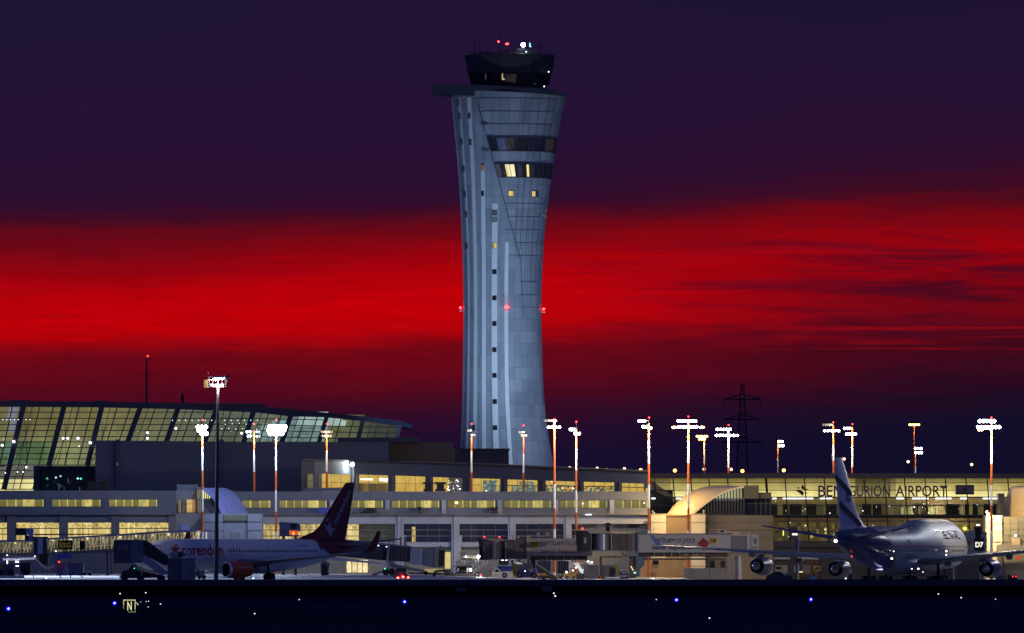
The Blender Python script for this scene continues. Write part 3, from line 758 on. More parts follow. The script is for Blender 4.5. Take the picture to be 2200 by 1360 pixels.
q = MB(); wbox(495,1106,1397,1125.5,.9,8); wbox(640,1165,1240,1175,.3,8); q.build('beam', mConcL, con)
q = MB(); wbox(495,1175,1240,1250,-.8,8); wbox(1240,1125,1397,1250,-1,8); q.build('lower_wall', mat('lower_wall', (0.24,0.25,0.25), .85, vary=.3, vscale=.15), con)
q = MB(); wbox(-40,1104,500,1106,1.2,3); wbox(495,1103.6,1397,1106,2.2,6)
for i in range(60): q.beam(W(500+i*15,1103.5,CD-2.1), W(500+i*15,1099.5,CD-2.1), .05)
q.beam(W(495,1099.5,CD-2.1), W(1397,1099.5,CD-2.1), .06); q.beam(W(495,1101.5,CD-2.1), W(1397,1101.5,CD-2.1), .04)
q.build('terrace_edge', mSteelD, con)
mCol = mConcL
for a in (708,828,949,1069,1190,1310):
    q = MB(); wbox(a,1074.5,a+9,1104,.5,1); q.build('pilaster', mCol, con)
for a, b in ((-60,-30),(15,35),(127,146),(239,256),(362,380)):
    q = MB(); wbox(a,1106,b,1245,.4,1); q.build('pilaster', mat('pilaster_dark', (0.17,0.17,0.20), .8), con)
for a, b in upL: window(con, a, 1072.5, b, 1089, CD, 6, (), col_band(int(a)+100), sub=6, ny=4)
for a, b in upR: window(con, a, 1074.5, b, 1091.5, CD, 6 if b-a > 90 else (3 if a == 520 else 4), (), col_band(int(a)), sub=6, ny=4)
for a, b in grL: window(con, a, 1122, b, 1161, CD, 3 if b-a > 60 else 2, (.34,.66), col_ground(int(a)+50), sub=8, ny=12)
# lower bays of the right wing
for a, b, kind in ((562,640,'lit'),(640,745,'lit'),(745,849,'half'),(867,970,'dark'),(987,1091,'dark'),(1108,1211,'dark'),(1228,1300,'dark')):
    if kind == 'lit': cf = col_ground(a, .85)
    elif kind == 'half': cf = (lambda u, v, g=col_ground(5,.9), k=col_dark(6,(52,52,44)): g(u,v) if u < .95 else k(u,v))
    else: cf = col_dark(a, (16,20,38))
    window(con, a, 1125.5, b, 1165, CD, 4, (.33,.66), cf, sub=5, ny=8, m=mAttr if kind != 'dark' else mAttr, fm=mSteelD if kind != 'lit' else None, recess=1.5)
for a, b in ((849,867),(970,987),(1091,1108),(1211,1228)):
    q = MB(); q.fbox(a,1125,b,1250,CD-1.0,1.4); q.fbox(a+5,1106,b-5,1240,CD-1.25,1.2); 
    if a in (849, 970): q.fprism([(b,1150),(b+6,1150),(b,1215)], CD-1.0, .5)
    q.build('column', mCol, con)
q = MB(); q.fbox(885,1132,892.5,1164,CD+1.2,.2,0,sr(206,178,104)); q.build('lit_door', mAttr, con)
q = MB(); q.beam(W(885,1136,CD+1.1), W(891,1163,CD+1.1), .1); q.build('door_rail', mFrame, con)
q = MB(); q.fbox(790,1213,793,1206,CD-1.2,.2); q.build('door_frame', mFrame, con)
r = random.Random(2); q = MB()
for i in range(24):
    for j in range(6):
        c = lerp(sr(255,238,188), sr(214,180,110), r.random()**2); 
        if i % 6 == 5: c = sr(120,100,64)
        q.fbox(745+i*1.95, 1203+j*4.5, 746.95+i*1.95, 1207.5+j*4.5, CD-.1, .05, 0, c)
q.build('lit_doorway', mAttr, con)
q = MB(); q.fbox(1000,1195,1035,1199,CD-.1,.05,0,sr(210,190,120)); q.fbox(956,1186,968,1222,CD-.1,.05,0,sr(206,190,120)); q.fbox(912,1222,952,1230,CD-.1,.05,0,sr(150,135,90)); q.build('lit_opening', mAttr, con)
q = MB(); q.fbox(1118,1192,1230,1240,CD+.0,.1,0,sr(58,60,62)); q.build('dim_opening', mAttr, con)
q = MB(); q.ball(W(981,1080,CD-1.2), .22, 10); q.build('wall_lamp', mLampW, con)
for px, py in ((1252.5,1082),(1384,1080.5)):
    q = MB(); q.ball(W(px,py,CD-.4), .09, 8); q.build('wall_lamp', mLampS, con)
q = MB(); q.fbox(1258,1105,1271,1106.4,CD-2.5,.3); q.build('tube_light', mLampS, con)

# things on the roofs
def vent(px, py, w_, h_, d, lab):
    q = MB(); q.fbox(px-w_/2,py,px+w_/2,py+h_*.22,d,1.2); q.fbox(px-w_*.32,py+h_*.22,px+w_*.32,py+h_*.75,d+.1,1.0); q.fbox(px-w_*.45,py+h_*.75,px+w_*.45,py+h_,d,1.2)
    o = q.build('roof_ventilator', mBlack, None, origin=(PX(px,d),d,PZ(py+h_,d))); return tag(o, lab, 'ventilator', 'black ventilators on the roofs')
vent(920,1035.5,23,20,CD+2,'black waisted ventilator on the concourse roof, left one of the pair before golden windows')
vent(946,1035.5,25,20,CD+2,'black waisted ventilator on the concourse roof, right one of the pair before golden windows')
vent(196,1034.5,24,18,CD+4,'black waisted ventilator on the left roof beside the glass annex, left of the pair')
vent(220,1034.5,24,18,CD+4,'black waisted ventilator on the left roof beside the glass annex, right of the pair')
vent(416.5,1033.5,14,14,CD+4,'small black ventilator above the roof left of the blue arch')
vent(901,1089,11,15,CD-2,'small black ventilator on the lower terrace under the golden windows')
vent(1062,1090,18,14,CD-2,'squat black ventilator on the terrace before the fifth olive window')
q = MB(); q.fbox(684,1090.5,706,1103,CD-2.5,2); q.fbox(681,1093,684,1103,CD-2.3,1.6); tag(q.build('air_unit', mBlue, None, origin=tuple(W(693,1104,CD-2))), 'bright blue boxed unit on the terrace left of the red tail', 'air unit')
for i, px in enumerate((809,831)):
    q = MB(); q.fbox(px,1094.5,px+20,1103.5,CD-2,1.5); q.fbox(px+20.5,1092,px+22,1104,CD-2,.2); tag(q.build('air_unit', mSteelD, None, origin=tuple(W(px+10,1104,CD-2))), ['flat grey unit on the terrace next to the dark canvas heap','flat grey unit on the terrace, right one of the grey pair'][i], 'air unit', 'grey units on the terrace')
q = MB(); q.fprism([(770,1103.5),(786,1096),(788,1091),(803,1091),(804,1103.5)], CD-2.2, 2); q.fprism([(752,1103.5),(760,1100),(768,1103.5)], CD-2, 2); q.fprism([(868,1103.5),(874,1100.5),(882,1103.5)], CD-2, 2)
tag(q.build('covered_heap', mBlack, None, origin=tuple(W(780,1104,CD-2))), 'dark covered heap on the terrace right of the red tail', 'heap')
q = MB(); q.fprism([(648,1055.5),(656,1050),(700,1048),(735,1047),(738,1055.5)], CD+1, 3); tag(q.build('roof_hatch', mat('hatch_blue', (.09,.1,.16), .7), None, origin=tuple(W(690,1056,CD+1))), 'low blue grey roof hatch before the first golden window', 'roof hatch')

# ================================================================== RIGHT TERMINAL
ter = thing('terminal_hall', 'glass fronted terminal hall with the airport name in large letters', 'building', (PX(1850,1760), 1760, 0))
ED = 1760.0
q = MB(); q.fbox(1397,1016.5,2330,1027.5,ED-1.5,40); q.build('roof_fascia', mBrownF, ter)
q = MB(); q.fbox(1640,1164,2330,1176,ED-.4,3); q.build('lower_fascia', mBrownF, ter)
vx = [1405.8,1446,1484,1523,1563,1604,1645.5,1686.5,1728,1770.6,1813,1856,1900,1943,1987,2031,2075,2120.6,2165,2209,2253,2297]
q = MB()
for x in vx:
    big = abs(x-1645.5) < 1
    q.beam(W(x,1027,ED), W(x+10.5,1165,ED), .42 if big else .2, .25)
q.build('mullion', mBlack, ter)
q = MB()
for y in (1037,1053,1068.5,1086,1107,1120,1142,1163): q.beam(W(1397,y,ED+.05), W(2330,y,ED+.05), .14 if y not in (1068.5,1107) else .22, .1)
q.build('transom', mFrame, ter)
# lit interior: one glowing back plane, room brightness graded into its colours
q = MB(); r = random.Random(9)
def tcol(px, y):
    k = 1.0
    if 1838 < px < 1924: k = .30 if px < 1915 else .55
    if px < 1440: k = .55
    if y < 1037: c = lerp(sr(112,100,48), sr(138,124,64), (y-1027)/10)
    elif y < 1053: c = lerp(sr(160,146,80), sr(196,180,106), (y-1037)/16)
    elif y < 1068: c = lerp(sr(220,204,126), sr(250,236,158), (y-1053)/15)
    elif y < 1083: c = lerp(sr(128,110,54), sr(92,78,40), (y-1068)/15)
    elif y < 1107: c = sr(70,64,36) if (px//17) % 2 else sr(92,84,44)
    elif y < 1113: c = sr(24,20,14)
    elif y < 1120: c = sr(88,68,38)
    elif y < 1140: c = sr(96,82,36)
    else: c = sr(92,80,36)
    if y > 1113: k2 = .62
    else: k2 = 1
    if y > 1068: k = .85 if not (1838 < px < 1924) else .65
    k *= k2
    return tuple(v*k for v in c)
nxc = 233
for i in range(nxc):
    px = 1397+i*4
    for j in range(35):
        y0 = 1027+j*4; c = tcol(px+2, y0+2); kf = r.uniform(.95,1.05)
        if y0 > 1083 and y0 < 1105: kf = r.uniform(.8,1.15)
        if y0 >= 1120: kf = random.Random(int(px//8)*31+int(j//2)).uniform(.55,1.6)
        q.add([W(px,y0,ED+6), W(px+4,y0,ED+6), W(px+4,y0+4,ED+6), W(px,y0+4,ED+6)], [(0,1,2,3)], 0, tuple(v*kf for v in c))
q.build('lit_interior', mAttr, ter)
q = MB()
for x0, x1 in ((1653,1670),(1697,1722),(1734,1754),(1775,1798),(1853,1872),(1876,1893),(2034,2061),(2074,2082),(2091,2101),(2114,2130),(2134,2142),(1683,1690)):
    q.fbox(x0,1083,x1,1106.5,ED+3,2)
q.fbox(1440,1078,1484,1106,ED+3,2); q.fbox(1397,1053,1446,1106,ED+4.5,1); q.fbox(1397,1106,2330,1113,ED+.6,6)
q.build('interior_shop', mat('shop_dark', (0.03,0.03,0.02), .7), ter)
q = MB(); q.fprism([(1397,1030),(1446,1066),(1430,1066),(1397,1050)], ED+2, .6); q.build('stair_soffit', mat('soffit', (0.35,0.3,0.18), .6), ter)
for i in range(14):
    px = 1925+r.random()*95; q = MB(); q.fbox(px,1088+r.random()*4,px+r.uniform(1.5,5),1105,ED+2.8,.2,0,lerp(sr(120,136,84), sr(180,176,110), r.random())); q.build('lit_panel', mAttr, ter)
for x0, x1 in ((1400,1408),(1453,1470),(1660,1668),(1682,1713),(1714,1747),(1762,1788),(1926,1942),(1960,1977),(1978.5,1995),(2010,2026.5),(2028,2044),(2063,2079),(2112,2128),(2130,2146)):
    q = MB(); q.fbox(x0,1069.2,x1,1072,ED+3.4,.3); q.build('tube_light', mLampS, ter)
r = random.Random(21)
for i in range(40):
    px = r.uniform(1655,2110); py = r.choice([r.uniform(1122,1160), r.uniform(1076,1104)])
    q = MB(); q.ball(W(px,py,ED+2.2), r.uniform(.05,.11), 6); q.build('indoor_lamp', mLampS if r.random() < .6 else mLitC, ter)
for i in range(26):
    px = r.uniform(1660,1840) if i < 18 else r.uniform(1930,2100); py = r.uniform(1124,1150); q = MB(); q.fbox(px,py,px+r.uniform(1.2,6),py+r.uniform(4,14),ED+4.5,.2,0,lerp(sr(60,50,28), sr(190,176,90), r.random()**1.5)); q.build('lit_panel', mAttr, ter)
# egg-shaped ornament behind the glass
q = MB()
for s in (-1,-.45,.45,1):
    pts = [W(1977+s*15*math.sin(math.pi*(.12+.8*k/10)), 1083+26*k/10, ED+2.4) for k in range(11)]
    for k in range(10): q.beam(pts[k], pts[k+1], .35, .12)
q.build('ornament', mat('bronze', (0.06,0.045,0.03), .5), ter)
# name
mLet = mat('sign_letters', (0.16,0.125,0.115), .6)
words = [('BEN',1758,1812),('GURION',1823,1912),('AIRPORT',1924,2035.5)]
for s, a, b in words:
    q = MB(); add_text(q, s, a, 1043, b, 1067, ED-1.2, 0, bold=.012); 
    bmv = q.v; o = q.build('sign_lettering', mLet, ter)
    md = o.modifiers.new('t', 'SOLIDIFY'); md.thickness = .25
q = MB(); R_ = 0
def blade(cx, cy, pts, mi): q.fprism([(cx+x, cy+y) for x, y in pts], ED-1.3, .25, mi)
blade(1723,1055,[(2,-14.5),(-2,-8),(-.5,-4.5),(5,-3),(8,-5),(4,-9)],0)
blade(1723,1055,[(4,-4),(10,-4.5),(17,-2),(12,-1.2),(7,-2)],0)
blade(1723,1055,[(-15,-1.5),(-6,-1.5),(0,-.5),(4,3),(3.5,7),(1,10),(-3,6),(-9,1.5)],0)
blade(1723,1055,[(-10,-8.5),(-6,-8),(-4.5,-4.5),(-9,-5)],1); blade(1723,1055,[(5.5,2),(9.5,2.5),(11,6),(6.5,5)],1)
q.build('emblem', [mBlack, mat('emblem_red', (.16,.04,.02), .5)], ter)
q = MB(); q.fbox(2053,1042,2093,1062.5,ED-1.3,.25); fl = q.build('flag_panel', mat('flag_grey', (.15,.14,.16), .7), ter)
q = MB(); q.fbox(2053.5,1042.5,2092.5,1045,ED-1.45,.1); q.fbox(2053.5,1059,2092.5,1061.5,ED-1.45,.1)
for s in (1,-1):
    tri = [(2073+4*math.sin(2*math.pi*k/3), 1052.2-s*4*math.cos(2*math.pi*k/3)) for k in range(3)]
    for k in range(3): q.beam(W(*tri[k], ED-1.45), W(*tri[(k+1)%3], ED-1.45), .07)
q.build('flag_stripes', mBlack, fl)
# ground level of the terminal
q = MB(); q.fbox(1640,1176,2330,1250,ED+.5,3); q.build('ground_wall', mat('ground_wall', (0.13,0.12,0.10), .85, vary=.3, vscale=.15), ter)
for x0, x1 in ((1663,1698),(1716,1760)):
    q = MB(); q.fbox(x0,1191,x1,1193,ED-.5,.5); q.fbox(x0,1197,x1,1202,ED-.5,.5); q.build('shutter', mSteel, ter)
q = MB(); q.fbox(1716,1202,1760,1240,ED-.2,.3); q.build('garage_door', mat('brown_door', (.16,.10,.06), .7), ter)

# ================================================================== ARCHED GATE HOUSES
def vault(q, outer, inner, d0, d1, mi=0, shift_inner=True):
    """barrel roof: front edge curve (inner, depth d0) and rear edge curve (outer, depth d1), given with thickness"""
    n = 15
    def at(tab, t):
        k = t*(len(tab)-1); i = min(len(tab)-2, int(k)); f = k-i
        return (tab[i][0]+(tab[i+1][0]-tab[i][0])*f, tab[i][1]+(tab[i+1][1]-tab[i][1])*f)
    A = [W(*at(inner, i/n), d0) for i in range(n+1)]; Bk = [W(*at(outer, i/n), d1) for i in range(n+1)]
    th = Vector((0,0,-.35))
    vs = A + Bk + [p+th for p in A] + [p+th for p in Bk]; m = n+1
    fs = [(i, i+1, m+i+1, m+i) for i in range(n)] + [(2*m+i, 3*m+i, 3*m+i+1, 2*m+i+1) for i in range(n)] + [(i, 2*m+i, 2*m+i+1, i+1) for i in range(n)] + [(m+i, m+i+1, 3*m+i+1, 3*m+i) for i in range(n)] + [(0,m,3*m,2*m),(n,2*m+n,3*m+n,m+n)]
    q.add(vs, fs, mi, None, False)
def arcpts(x0, y0, x1, y1, n=12, pw=1.0):
    """quarter-ellipse from the springing (x0,y0) to the crown (x1,y1)"""
    return [(x0+(x1-x0)*(1-math.cos(math.pi/2*(i/n)))**pw, y0+(y1-y0)*math.sin(math.pi/2*(i/n))) for i in range(n+1)]
AD = 1670.0
# centre right, warm lit
ga = thing('gate_house', 'gate house with warm lit barrel roof beside the airport name', 'building', (PX(1540,AD), AD, gz(20,AD)))
outer = [(1432,1105),(1438,1098),(1446,1088),(1455,1078),(1466,1068.5),(1478,1060),(1491,1053.5),(1505,1048),(1518,1045),(1530,1043.4),(1545,1043)]
inner = [(1486,1105),(1496,1096),(1506,1087.5),(1516,1079.5),(1526,1072),(1537,1064.5),(1548,1058.5),(1560,1053),(1572,1049),(1584,1046),(1598,1044)]
q = MB(); vault(q, outer, inner, AD, AD+9); q.build('barrel_roof', mat('vault_cream', (0.62,0.50,0.33), .55, vary=.06, vscale=.3), ga)
q = MB(); q.fprism(inner+[(1600,1044),(1600,1105)], AD+1.2, .3); g_ = q.build('gable_glass', mGlassD, ga)
q = MB()
for i in range(10):
    x = 1590-i*6.4; yt = interp([(1486,1106),(1506,1089),(1526,1074),(1548,1060.5),(1572,1050.5),(1598,1046)], x)
    if yt < 1070: q.fbox(x, yt+1.5, x+3.8, 1071, AD+1.0, .12, 0, lerp(sr(206,206,140), sr(255,250,215), i/9))
for i in range(9): q.fbox(1532+i*6.4, 1073, 1536+i*6.4, 1076, AD+1.0, .1, 0, lerp(sr(60,80,86), sr(110,150,160), (i*7%5)/5))
q.build('lit_bars', mAttr, ga)
q = MB()
for i in range(17):
    x = 1496+i*6.4; yt = interp([(1486,1106),(1506,1089),(1526,1074),(1548,1060.5),(1572,1050.5),(1598,1046)], x); q.beam(W(x,yt,AD+.8), W(x,1105,AD+.8), .13)
q.beam(W(1535,1072,AD+.7), W(1598,1072,AD+.7), .2); q.build('gable_mullion', mat('mull_dark', (.05,.048,.04), .6), ga)
q = MB(); q.fbox(1598,1043,1630,1071,AD,9); q.fbox(1625,1058,1657,1071,AD+1,8); q.build('plant_box', mat('plant_box', (.10,.09,.065), .8, vary=.15, vscale=.4), ga)
q = MB(); q.fbox(1598,1071,1657,1106,AD+2,6); q.build('side_glass', mGlassD, ga)
q = MB()
for x in (1600,1624,1635,1645,1655): q.beam(W(x,1071,AD+1.8), W(x,1106,AD+1.8), .14)
q.beam(W(1598,1082,AD+1.8), W(1657,1082,AD+1.8), .1); q.build('side_mullion', mat('mull_dark', (.05,.048,.04), .6), ga)
def blocks(q, x0, x1, ys, d, t=9, gap=.9):
    for a, b in zip(ys[:-1], ys[1:]):
        q.fbox(x0, a+gap, x1, b-gap, d, t)
    q.fbox(x0+.8, ys[0]+gap, x1-.8, ys[-1], d+.25, t-.5)
q = MB(); blocks(q, 1399, 1431, [1105,1123,1147,1170,1193,1217,1255], AD-2); blocks(q, 1485, 1515.5, [1105,1123,1147,1170,1193,1217,1255], AD-2); q.build('stone_pier', mStone, ga)
q = MB(); q.fbox(1431,1111,1485,1255,AD-1.2,9); q.fbox(1431,1105.3,1485,1109,AD-1.9,9); q.build('recess_wall', mat('recess_wall', (.24,.17,.11), .85, vary=.1, vscale=.5), ga)
q = MB(); q.fbox(1515.5,1107,1661,1255,AD+.5,10); q.fbox(1515.5,1122,1662,1123,AD+.35,1); q.fbox(1515.5,1138,1662,1139,AD+.35,1); q.fbox(1515.5,1154,1662,1155,AD+.35,1); q.build('side_wall', mat('side_wall', (.13,.11,.085), .85, vary=.12, vscale=.3), ga)
q = MB(); q.fbox(1397,1103.5,1432,1105.3,AD-2.3,9.5); q.fbox(1485,1103.5,1516,1105.3,AD-2.3,9.5); q.build('coping', mStoneD, ga)
for px, py in ((1402,1098),(1405,1102),(1511.5,1097)):
    q = MB(); q.beam(W(px,1104,AD-1), W(px+.6,py,AD-1.4), .12); q.box(PX(px-1.4,AD),PX(px+1.4,AD),AD-1.8,AD-1.2,PZ(py+1.5,AD),PZ(py-1,AD)); q.build('roof_flood', mWhiteP, ga)
lamp('vault_flood', 'POINT', tuple(W(1418,1072,AD+3)), 4200, (1,.62,.20), ga, .3)
lamp('vault_flood', 'POINT', tuple(W(1444,1100,AD-6)), 1800, (1,.64,.20), ga, .3)
lamp('pier_fill', 'POINT', tuple(W(1455,1212,AD-9)), 500, (1,.60,.20), ga, .3)  # added fill to warm the piers, no fixture stands here
lamp('pier_fill', 'POINT', tuple(W(1420,1140,AD-12)), 500, (1,.66,.30), ga, .3)
for px in (1526,1548):
    q = MB(); q.fbox(px,1205,px+9,1222,AD+.2,.4); q.build('side_window', mGlassD, ga)
# left, blue lit
gb = thing('gate_house', 'gate house with blue ribbed barrel roof behind the red and white mast', 'building', (PX(480,1654), 1654, 0))
q = MB()
outerL = [(532,1101.5),(527,1092),(521,1081),(513,1070),(504,1060),(495,1053),(487,1049.3),(480,1048),(475,1047.6)]
innerL = [(476,1101.5),(472,1092),(468,1084),(463,1076),(458,1069),(452,1062.5),(446,1057),(441,1052),(437,1048.5)]
mVB = bpy.data.materials.new('vault_blue'); mVB.use_nodes = True; b_ = mVB.node_tree.nodes['Principled BSDF']; b_.inputs['Base Color'].default_value = (.13,.16,.38,1); b_.inputs['Roughness'].default_value = .45
vault(q, outerL, innerL, 1650, 1659); q.build('barrel_roof', mVB, gb)
for t in (.25,.5,.75):
    q = MB()
    for k in range(len(outerL)-1):
        a = W(innerL[k][0]*(1-t)+outerL[k][0]*t, innerL[k][1]*(1-t)+outerL[k][1]*t, 1650+9*t-.05); b = W(innerL[k+1][0]*(1-t)+outerL[k+1][0]*t, innerL[k+1][1]*(1-t)+outerL[k+1][1]*t, 1650+9*t-.05)
        q.beam(a, b, .07)
    q.build('roof_rib', mat('rib_blue', (.08,.09,.2), .5), gb)
q = MB(); q.fbox(378,1054,423,1103,1652,6); q.fbox(423,1047,440,1103,1652.5,6); q.fprism(innerL[::1]+[(423,1048.5),(423,1102)], 1651.5, .3); q.build('gable_wall', mat('gable_dark', (.10,.10,.12), .7), gb)
q = MB()
for i in range(7):
    x = 424+i*4.2; q.fbox(x, 1052+(i-3)*2.0 if i > 3 else 1053, x+1.9, 1071, 1651.2, .1, 0, sr(255,245,160) if i > 2 else sr(150,140,80))
for x0, x1, c in ((382,386,(96,90,56)),(386.5,388,(170,155,96)),(391,397,(74,74,56)),(401,413,(214,172,106)),(413,419.5,(150,104,66)),(425,427,(130,120,70)),(429,431,(120,112,66))):
    for j in range(5): q.fbox(x0, 1073.5+j*5.5, x1, 1079+j*5.5, 1651.2, .1, 0, tuple(v*random.Random(int(x0)*7+j).uniform(.7,1.2) for v in sr(*c)))
q.build('lit_bars', mAttr, gb)
q = MB(); q.fbox(380,1041,423,1054,1652,6); q.build('roof_box', mRoof, gb)
q = MB(); 
for ys in ([1103,1122,1140.5,1160,1180,1250],):
    blocks(q, 438, 479, ys, 1648); blocks(q, 532, 563, ys, 1648)
q.build('stone_pier', mat('stone_grey', (.17,.19,.25), .8, vary=.15, vscale=.4), gb)
q = MB(); q.fbox(479,1103,532,1250,1648.6,8); q.build('centre_wall', mat('stone_grey2', (.16,.18,.24), .8, vary=.12, vscale=.4), gb)
q = MB(); q.fbox(480,1107,531,1118.5,1648.3,.4); q.build('louvre', mat('louvre', (.10,.12,.09), .8), gb)
q = MB(); q.fbox(496,1145,514,1158,1648.4,.3); q.build('hatch', mSteelD, gb)
q = MB(); q.fbox(378,1103,438,1250,1650,6); q.fbox(388,1128,407,1139,1649.7,.4, 1); q.build('left_wall', [mat('left_wall', (.13,.12,.13), .85, vary=.2, vscale=.3), mat('bluepanel', (.12,.15,.30), .6)], gb)
# right edge, warm lit
gc = thing('gate_house', 'gate house with warm lit barrel roof cut by the right edge', 'building', (PX(2180,AD), AD, gz(20,AD)))
q = MB()
outR = [(2155,1107.5),(2156,1096),(2159,1083.6),(2162,1069),(2166,1056),(2170,1047.5),(2178,1044.5),(2190,1044),(2205,1043.5)]
inR = [(2250,1107.5),(2253,1096),(2258,1083.6),(2263,1069),(2269,1058),(2276,1050),(2284,1046),(2295,1044.5),(2310,1044)]
vault(q, outR, inR, AD, AD+9); q.build('barrel_roof', MATS['vault_cream'], gc)
q = MB(); blocks(q, 2118, 2153, [1106,1125,1145,1165,1186,1206,1226,1255], AD-2); q.build('stone_pier', mat('stone_pale', (.50,.47,.40), .8, vary=.12, vscale=.5), gc)
q = MB(); q.fbox(2153,1110,2330,1255,AD-1,9)
q.build('side_wall', mat('brick_grey', (.15,.15,.135), .85, vary=.12, vscale=.3), gc)
q = MB()
for y in (1124,1137,1150,1163,1176): q.fbox(2153,y,2330,y+.6,AD-1.15,.2)
for x in (2170,2187): q.fbox(x,1110,x+.6,1180,AD-1.12,.2)
q.build('joint', mat('joint', (.10,.10,.09), .8), gc)
q = MB(); q.fbox(2173,1155,2192,1176,AD-1.4,.6); q.build('door', mStoneD, gc)
q = MB(); q.fbox(2180,1149,2184,1152,AD-1.6,.4); q.build('door_lamp', mLampS, gc)
q = MB(); q.fbox(2144,1060,2158,1107,AD+2,6); q.build('glass_bay', mGlassD, gc)
q = MB(); q.fbox(2143,1171,2330,1192,AD-6,3); q.fbox(2147,1169.5,2158,1171,AD-6,2); q.build('low_wall', mat('lowwall', (.22,.21,.17), .85), gc)
lamp('vault_flood', 'POINT', tuple(W(2136,1096,AD-7)), 9000, (1,.68,.26), gc, .3)
lamp('pier_fill', 'POINT', tuple(W(2135,1140,AD-14)), 1200, (1,.9,.72), gc, .3)  # added fill in front of the pier, without a fixture
for px, py in ((2120,1099),(2124,1104)):
    q = MB(); q.beam(W(px,1106,AD-1), W(px,py,AD-1.3), .12); q.beam(W(px-2,py+2,AD-1.3), W(px+1.5,py-1.5,AD-1.3), .25); q.build('roof_flood', mWhiteP, gc)

# ================================================================== MASTS
def mast(px, d, ybase, ytop, bands, bars, red=None, power=0, lcol=(.80,.88,1), label='', rb=.20, rt=.13, unlit_col=None, group='floodlight masts round the apron', lz=0, ldx=0.0, lr=.35, name='floodlight_mast', big=1.0):
    """bands: [(y_to, 'r'|'w'|'k')] from the top down"""
    x = PX(px, d); zb = gz(x, d) if ybase is None else PZ(ybase, d)
    m = thing(name, label, 'light mast', (x, d, zb), group)
    q = MB(); y0 = ytop; mi = {'r':0,'w':1,'k':2,'o':3}
    zt = PZ(ytop, d)
    def rad(z): t = (z-zb)/(zt-zb); return rb+(rt-rb)*t
    for yb, c in bands:
        za, z1 = PZ(y0, d), max(PZ(yb, d), zb)
        q.tube((x,d,z1), (x,d,za), rad(z1), rad(za), 12, mi[c]); y0 = yb
        if z1 <= zb: break
    q.build('pole', [mRed, mWhite, mDark, mOrange], m)
    for (x0, x1, y, kind, nl) in bars:
        q = MB(); q.beam((PX(x0,d),d,PZ(y,d)+.0), (PX(x1,d),d,PZ(y,d)), .12, .1); q.beam((x,d,PZ(y,d)), (min(max(x,PX(x0,d)),PX(x1,d)),d,PZ(y,d)), .12)
        q.build('crossarm', mDark, m)
        wd = (PX(x1,d)-PX(x0,d))/nl
        for i in range(nl):
            cx = PX(x0,d)+wd*(i+.5)
            h = MB(); M_ = Matrix.Rotation(R(18), 3, 'X')
            h.obox((cx, d-.25, PZ(y,d)), (wd*.84, .35, .42), M_); ho = h.build('floodlight', mDark, m)
            if kind != 'off':
                h = MB(); rz = .21*big; h.loft([[(cx+wd*(.40+.1*big)*math.sqrt(max(0,1-(k/4)**2))*math.cos(a_), d-.50+.16*math.sqrt(max(0,1-(k/4)**2))*math.sin(a_), PZ(y,d)-.05+rz*k/4) for a_ in [2*math.pi*j/14 for j in range(14)]] for k in (-3.9,-3.4,-2.4,-1.2,0,1.2,2.4,3.4,3.9)], 0); h.build('lens', {'on':mLamp,'warm':mLampW,'soft':mLampS}[kind], ho)  # big swells the lens to stand in for lamp bloom
    if red:
        q = MB(); q.ball((x+.02, d, PZ(red,d)), .15, 8); q.build('red_beacon', mBeacon, m)
        q = MB(); q.tube((x,d,zt), (x,d,PZ(red,d)), .03, None, 6); q.build('beacon_stem', mDark, m)
    if power:
        yl = max(b[2] for b in bars); lamp('mast_light', 'POINT', (x+ldx, d-1.9, PZ(yl,d)-.6-lz), power, lcol, m, lr)
    return m
B9 = lambda ys: [(y, 'rw'[i % 2]) for i, y in enumerate(ys)]
mast(435,1640,None,930,B9([962,1010,1053,1099,1143,1190,1300]),[(422,446,917,'on',3),(424,442,924,'on',3),(430,447,931,'on',2)],902,7000,(.62,.74,1),big=1.55,label='red and white floodlight mast with dazzling cluster, beside the tall dark mast')
mast(593,1640,None,932,B9([963,1011,1053,1099,1143,1190,1300]),[(576,616,916,'on',5),(574,614,923.5,'on',5),(577,610,931,'on',4)],902,11000,(.62,.74,1),big=1.6,label='red and white floodlight mast with the brightest wide lamp cluster, at the left')
mast(546,1704,1056,925,B9([968,1014,1056,1100]),[(528,541,927,'soft',2),(549,560,927,'off',2),(531,540,936,'soft',2),(550,561,937,'off',2)],911,2500,(.7,.8,1),label='thin red and white mast with small square lamps, in front of the blank wall')
mast(702,1704,1048,925,B9([968,1013,1048]),[(688,716,927,'off',4),(690,714,936,'off',4)],910.5,1500,(1,.75,.5),label='red and white mast with unlit lamp heads, above the first golden window')
mast(1013,1710,1057,932,B9([970,1015,1057]),[(1004,1014,924,'off',2),(1011,1022,934,'off',2)],910.5,1200,(1,.85,.7),label='red and white mast with unlit heads against the tower foot, left one')
mast(1125,1710,1057,936,B9([975,1016,1057]),[(1113,1128,928,'off',3),(1118,1134,935,'off',2)],914,1200,(1,.85,.7),label='red and white mast with unlit heads against the tower foot, right one')
mast(1191,1640,None,905,[(922,'w'),(1000,'r'),(1041,'r'),(1092,'w'),(1137,'r'),(1185,'w'),(1230,'r'),(1300,'w')],[(1168,1197,903,'off',4),(1175,1205,917,'soft',4)],900,2600,(1,.85,.65),label='tall orange and white mast with flat lamp bars, right of the tower', rb=.24, rt=.16)
mast(1238,1640,None,922,B9([965,1010,1053,1101,1150,1190,1300]),[(1223,1236,922,'on',3),(1233,1247,931,'on',3)],906,6000,(.68,.78,1),label='red and white mast with bright tilted lamps, first right of the tower')
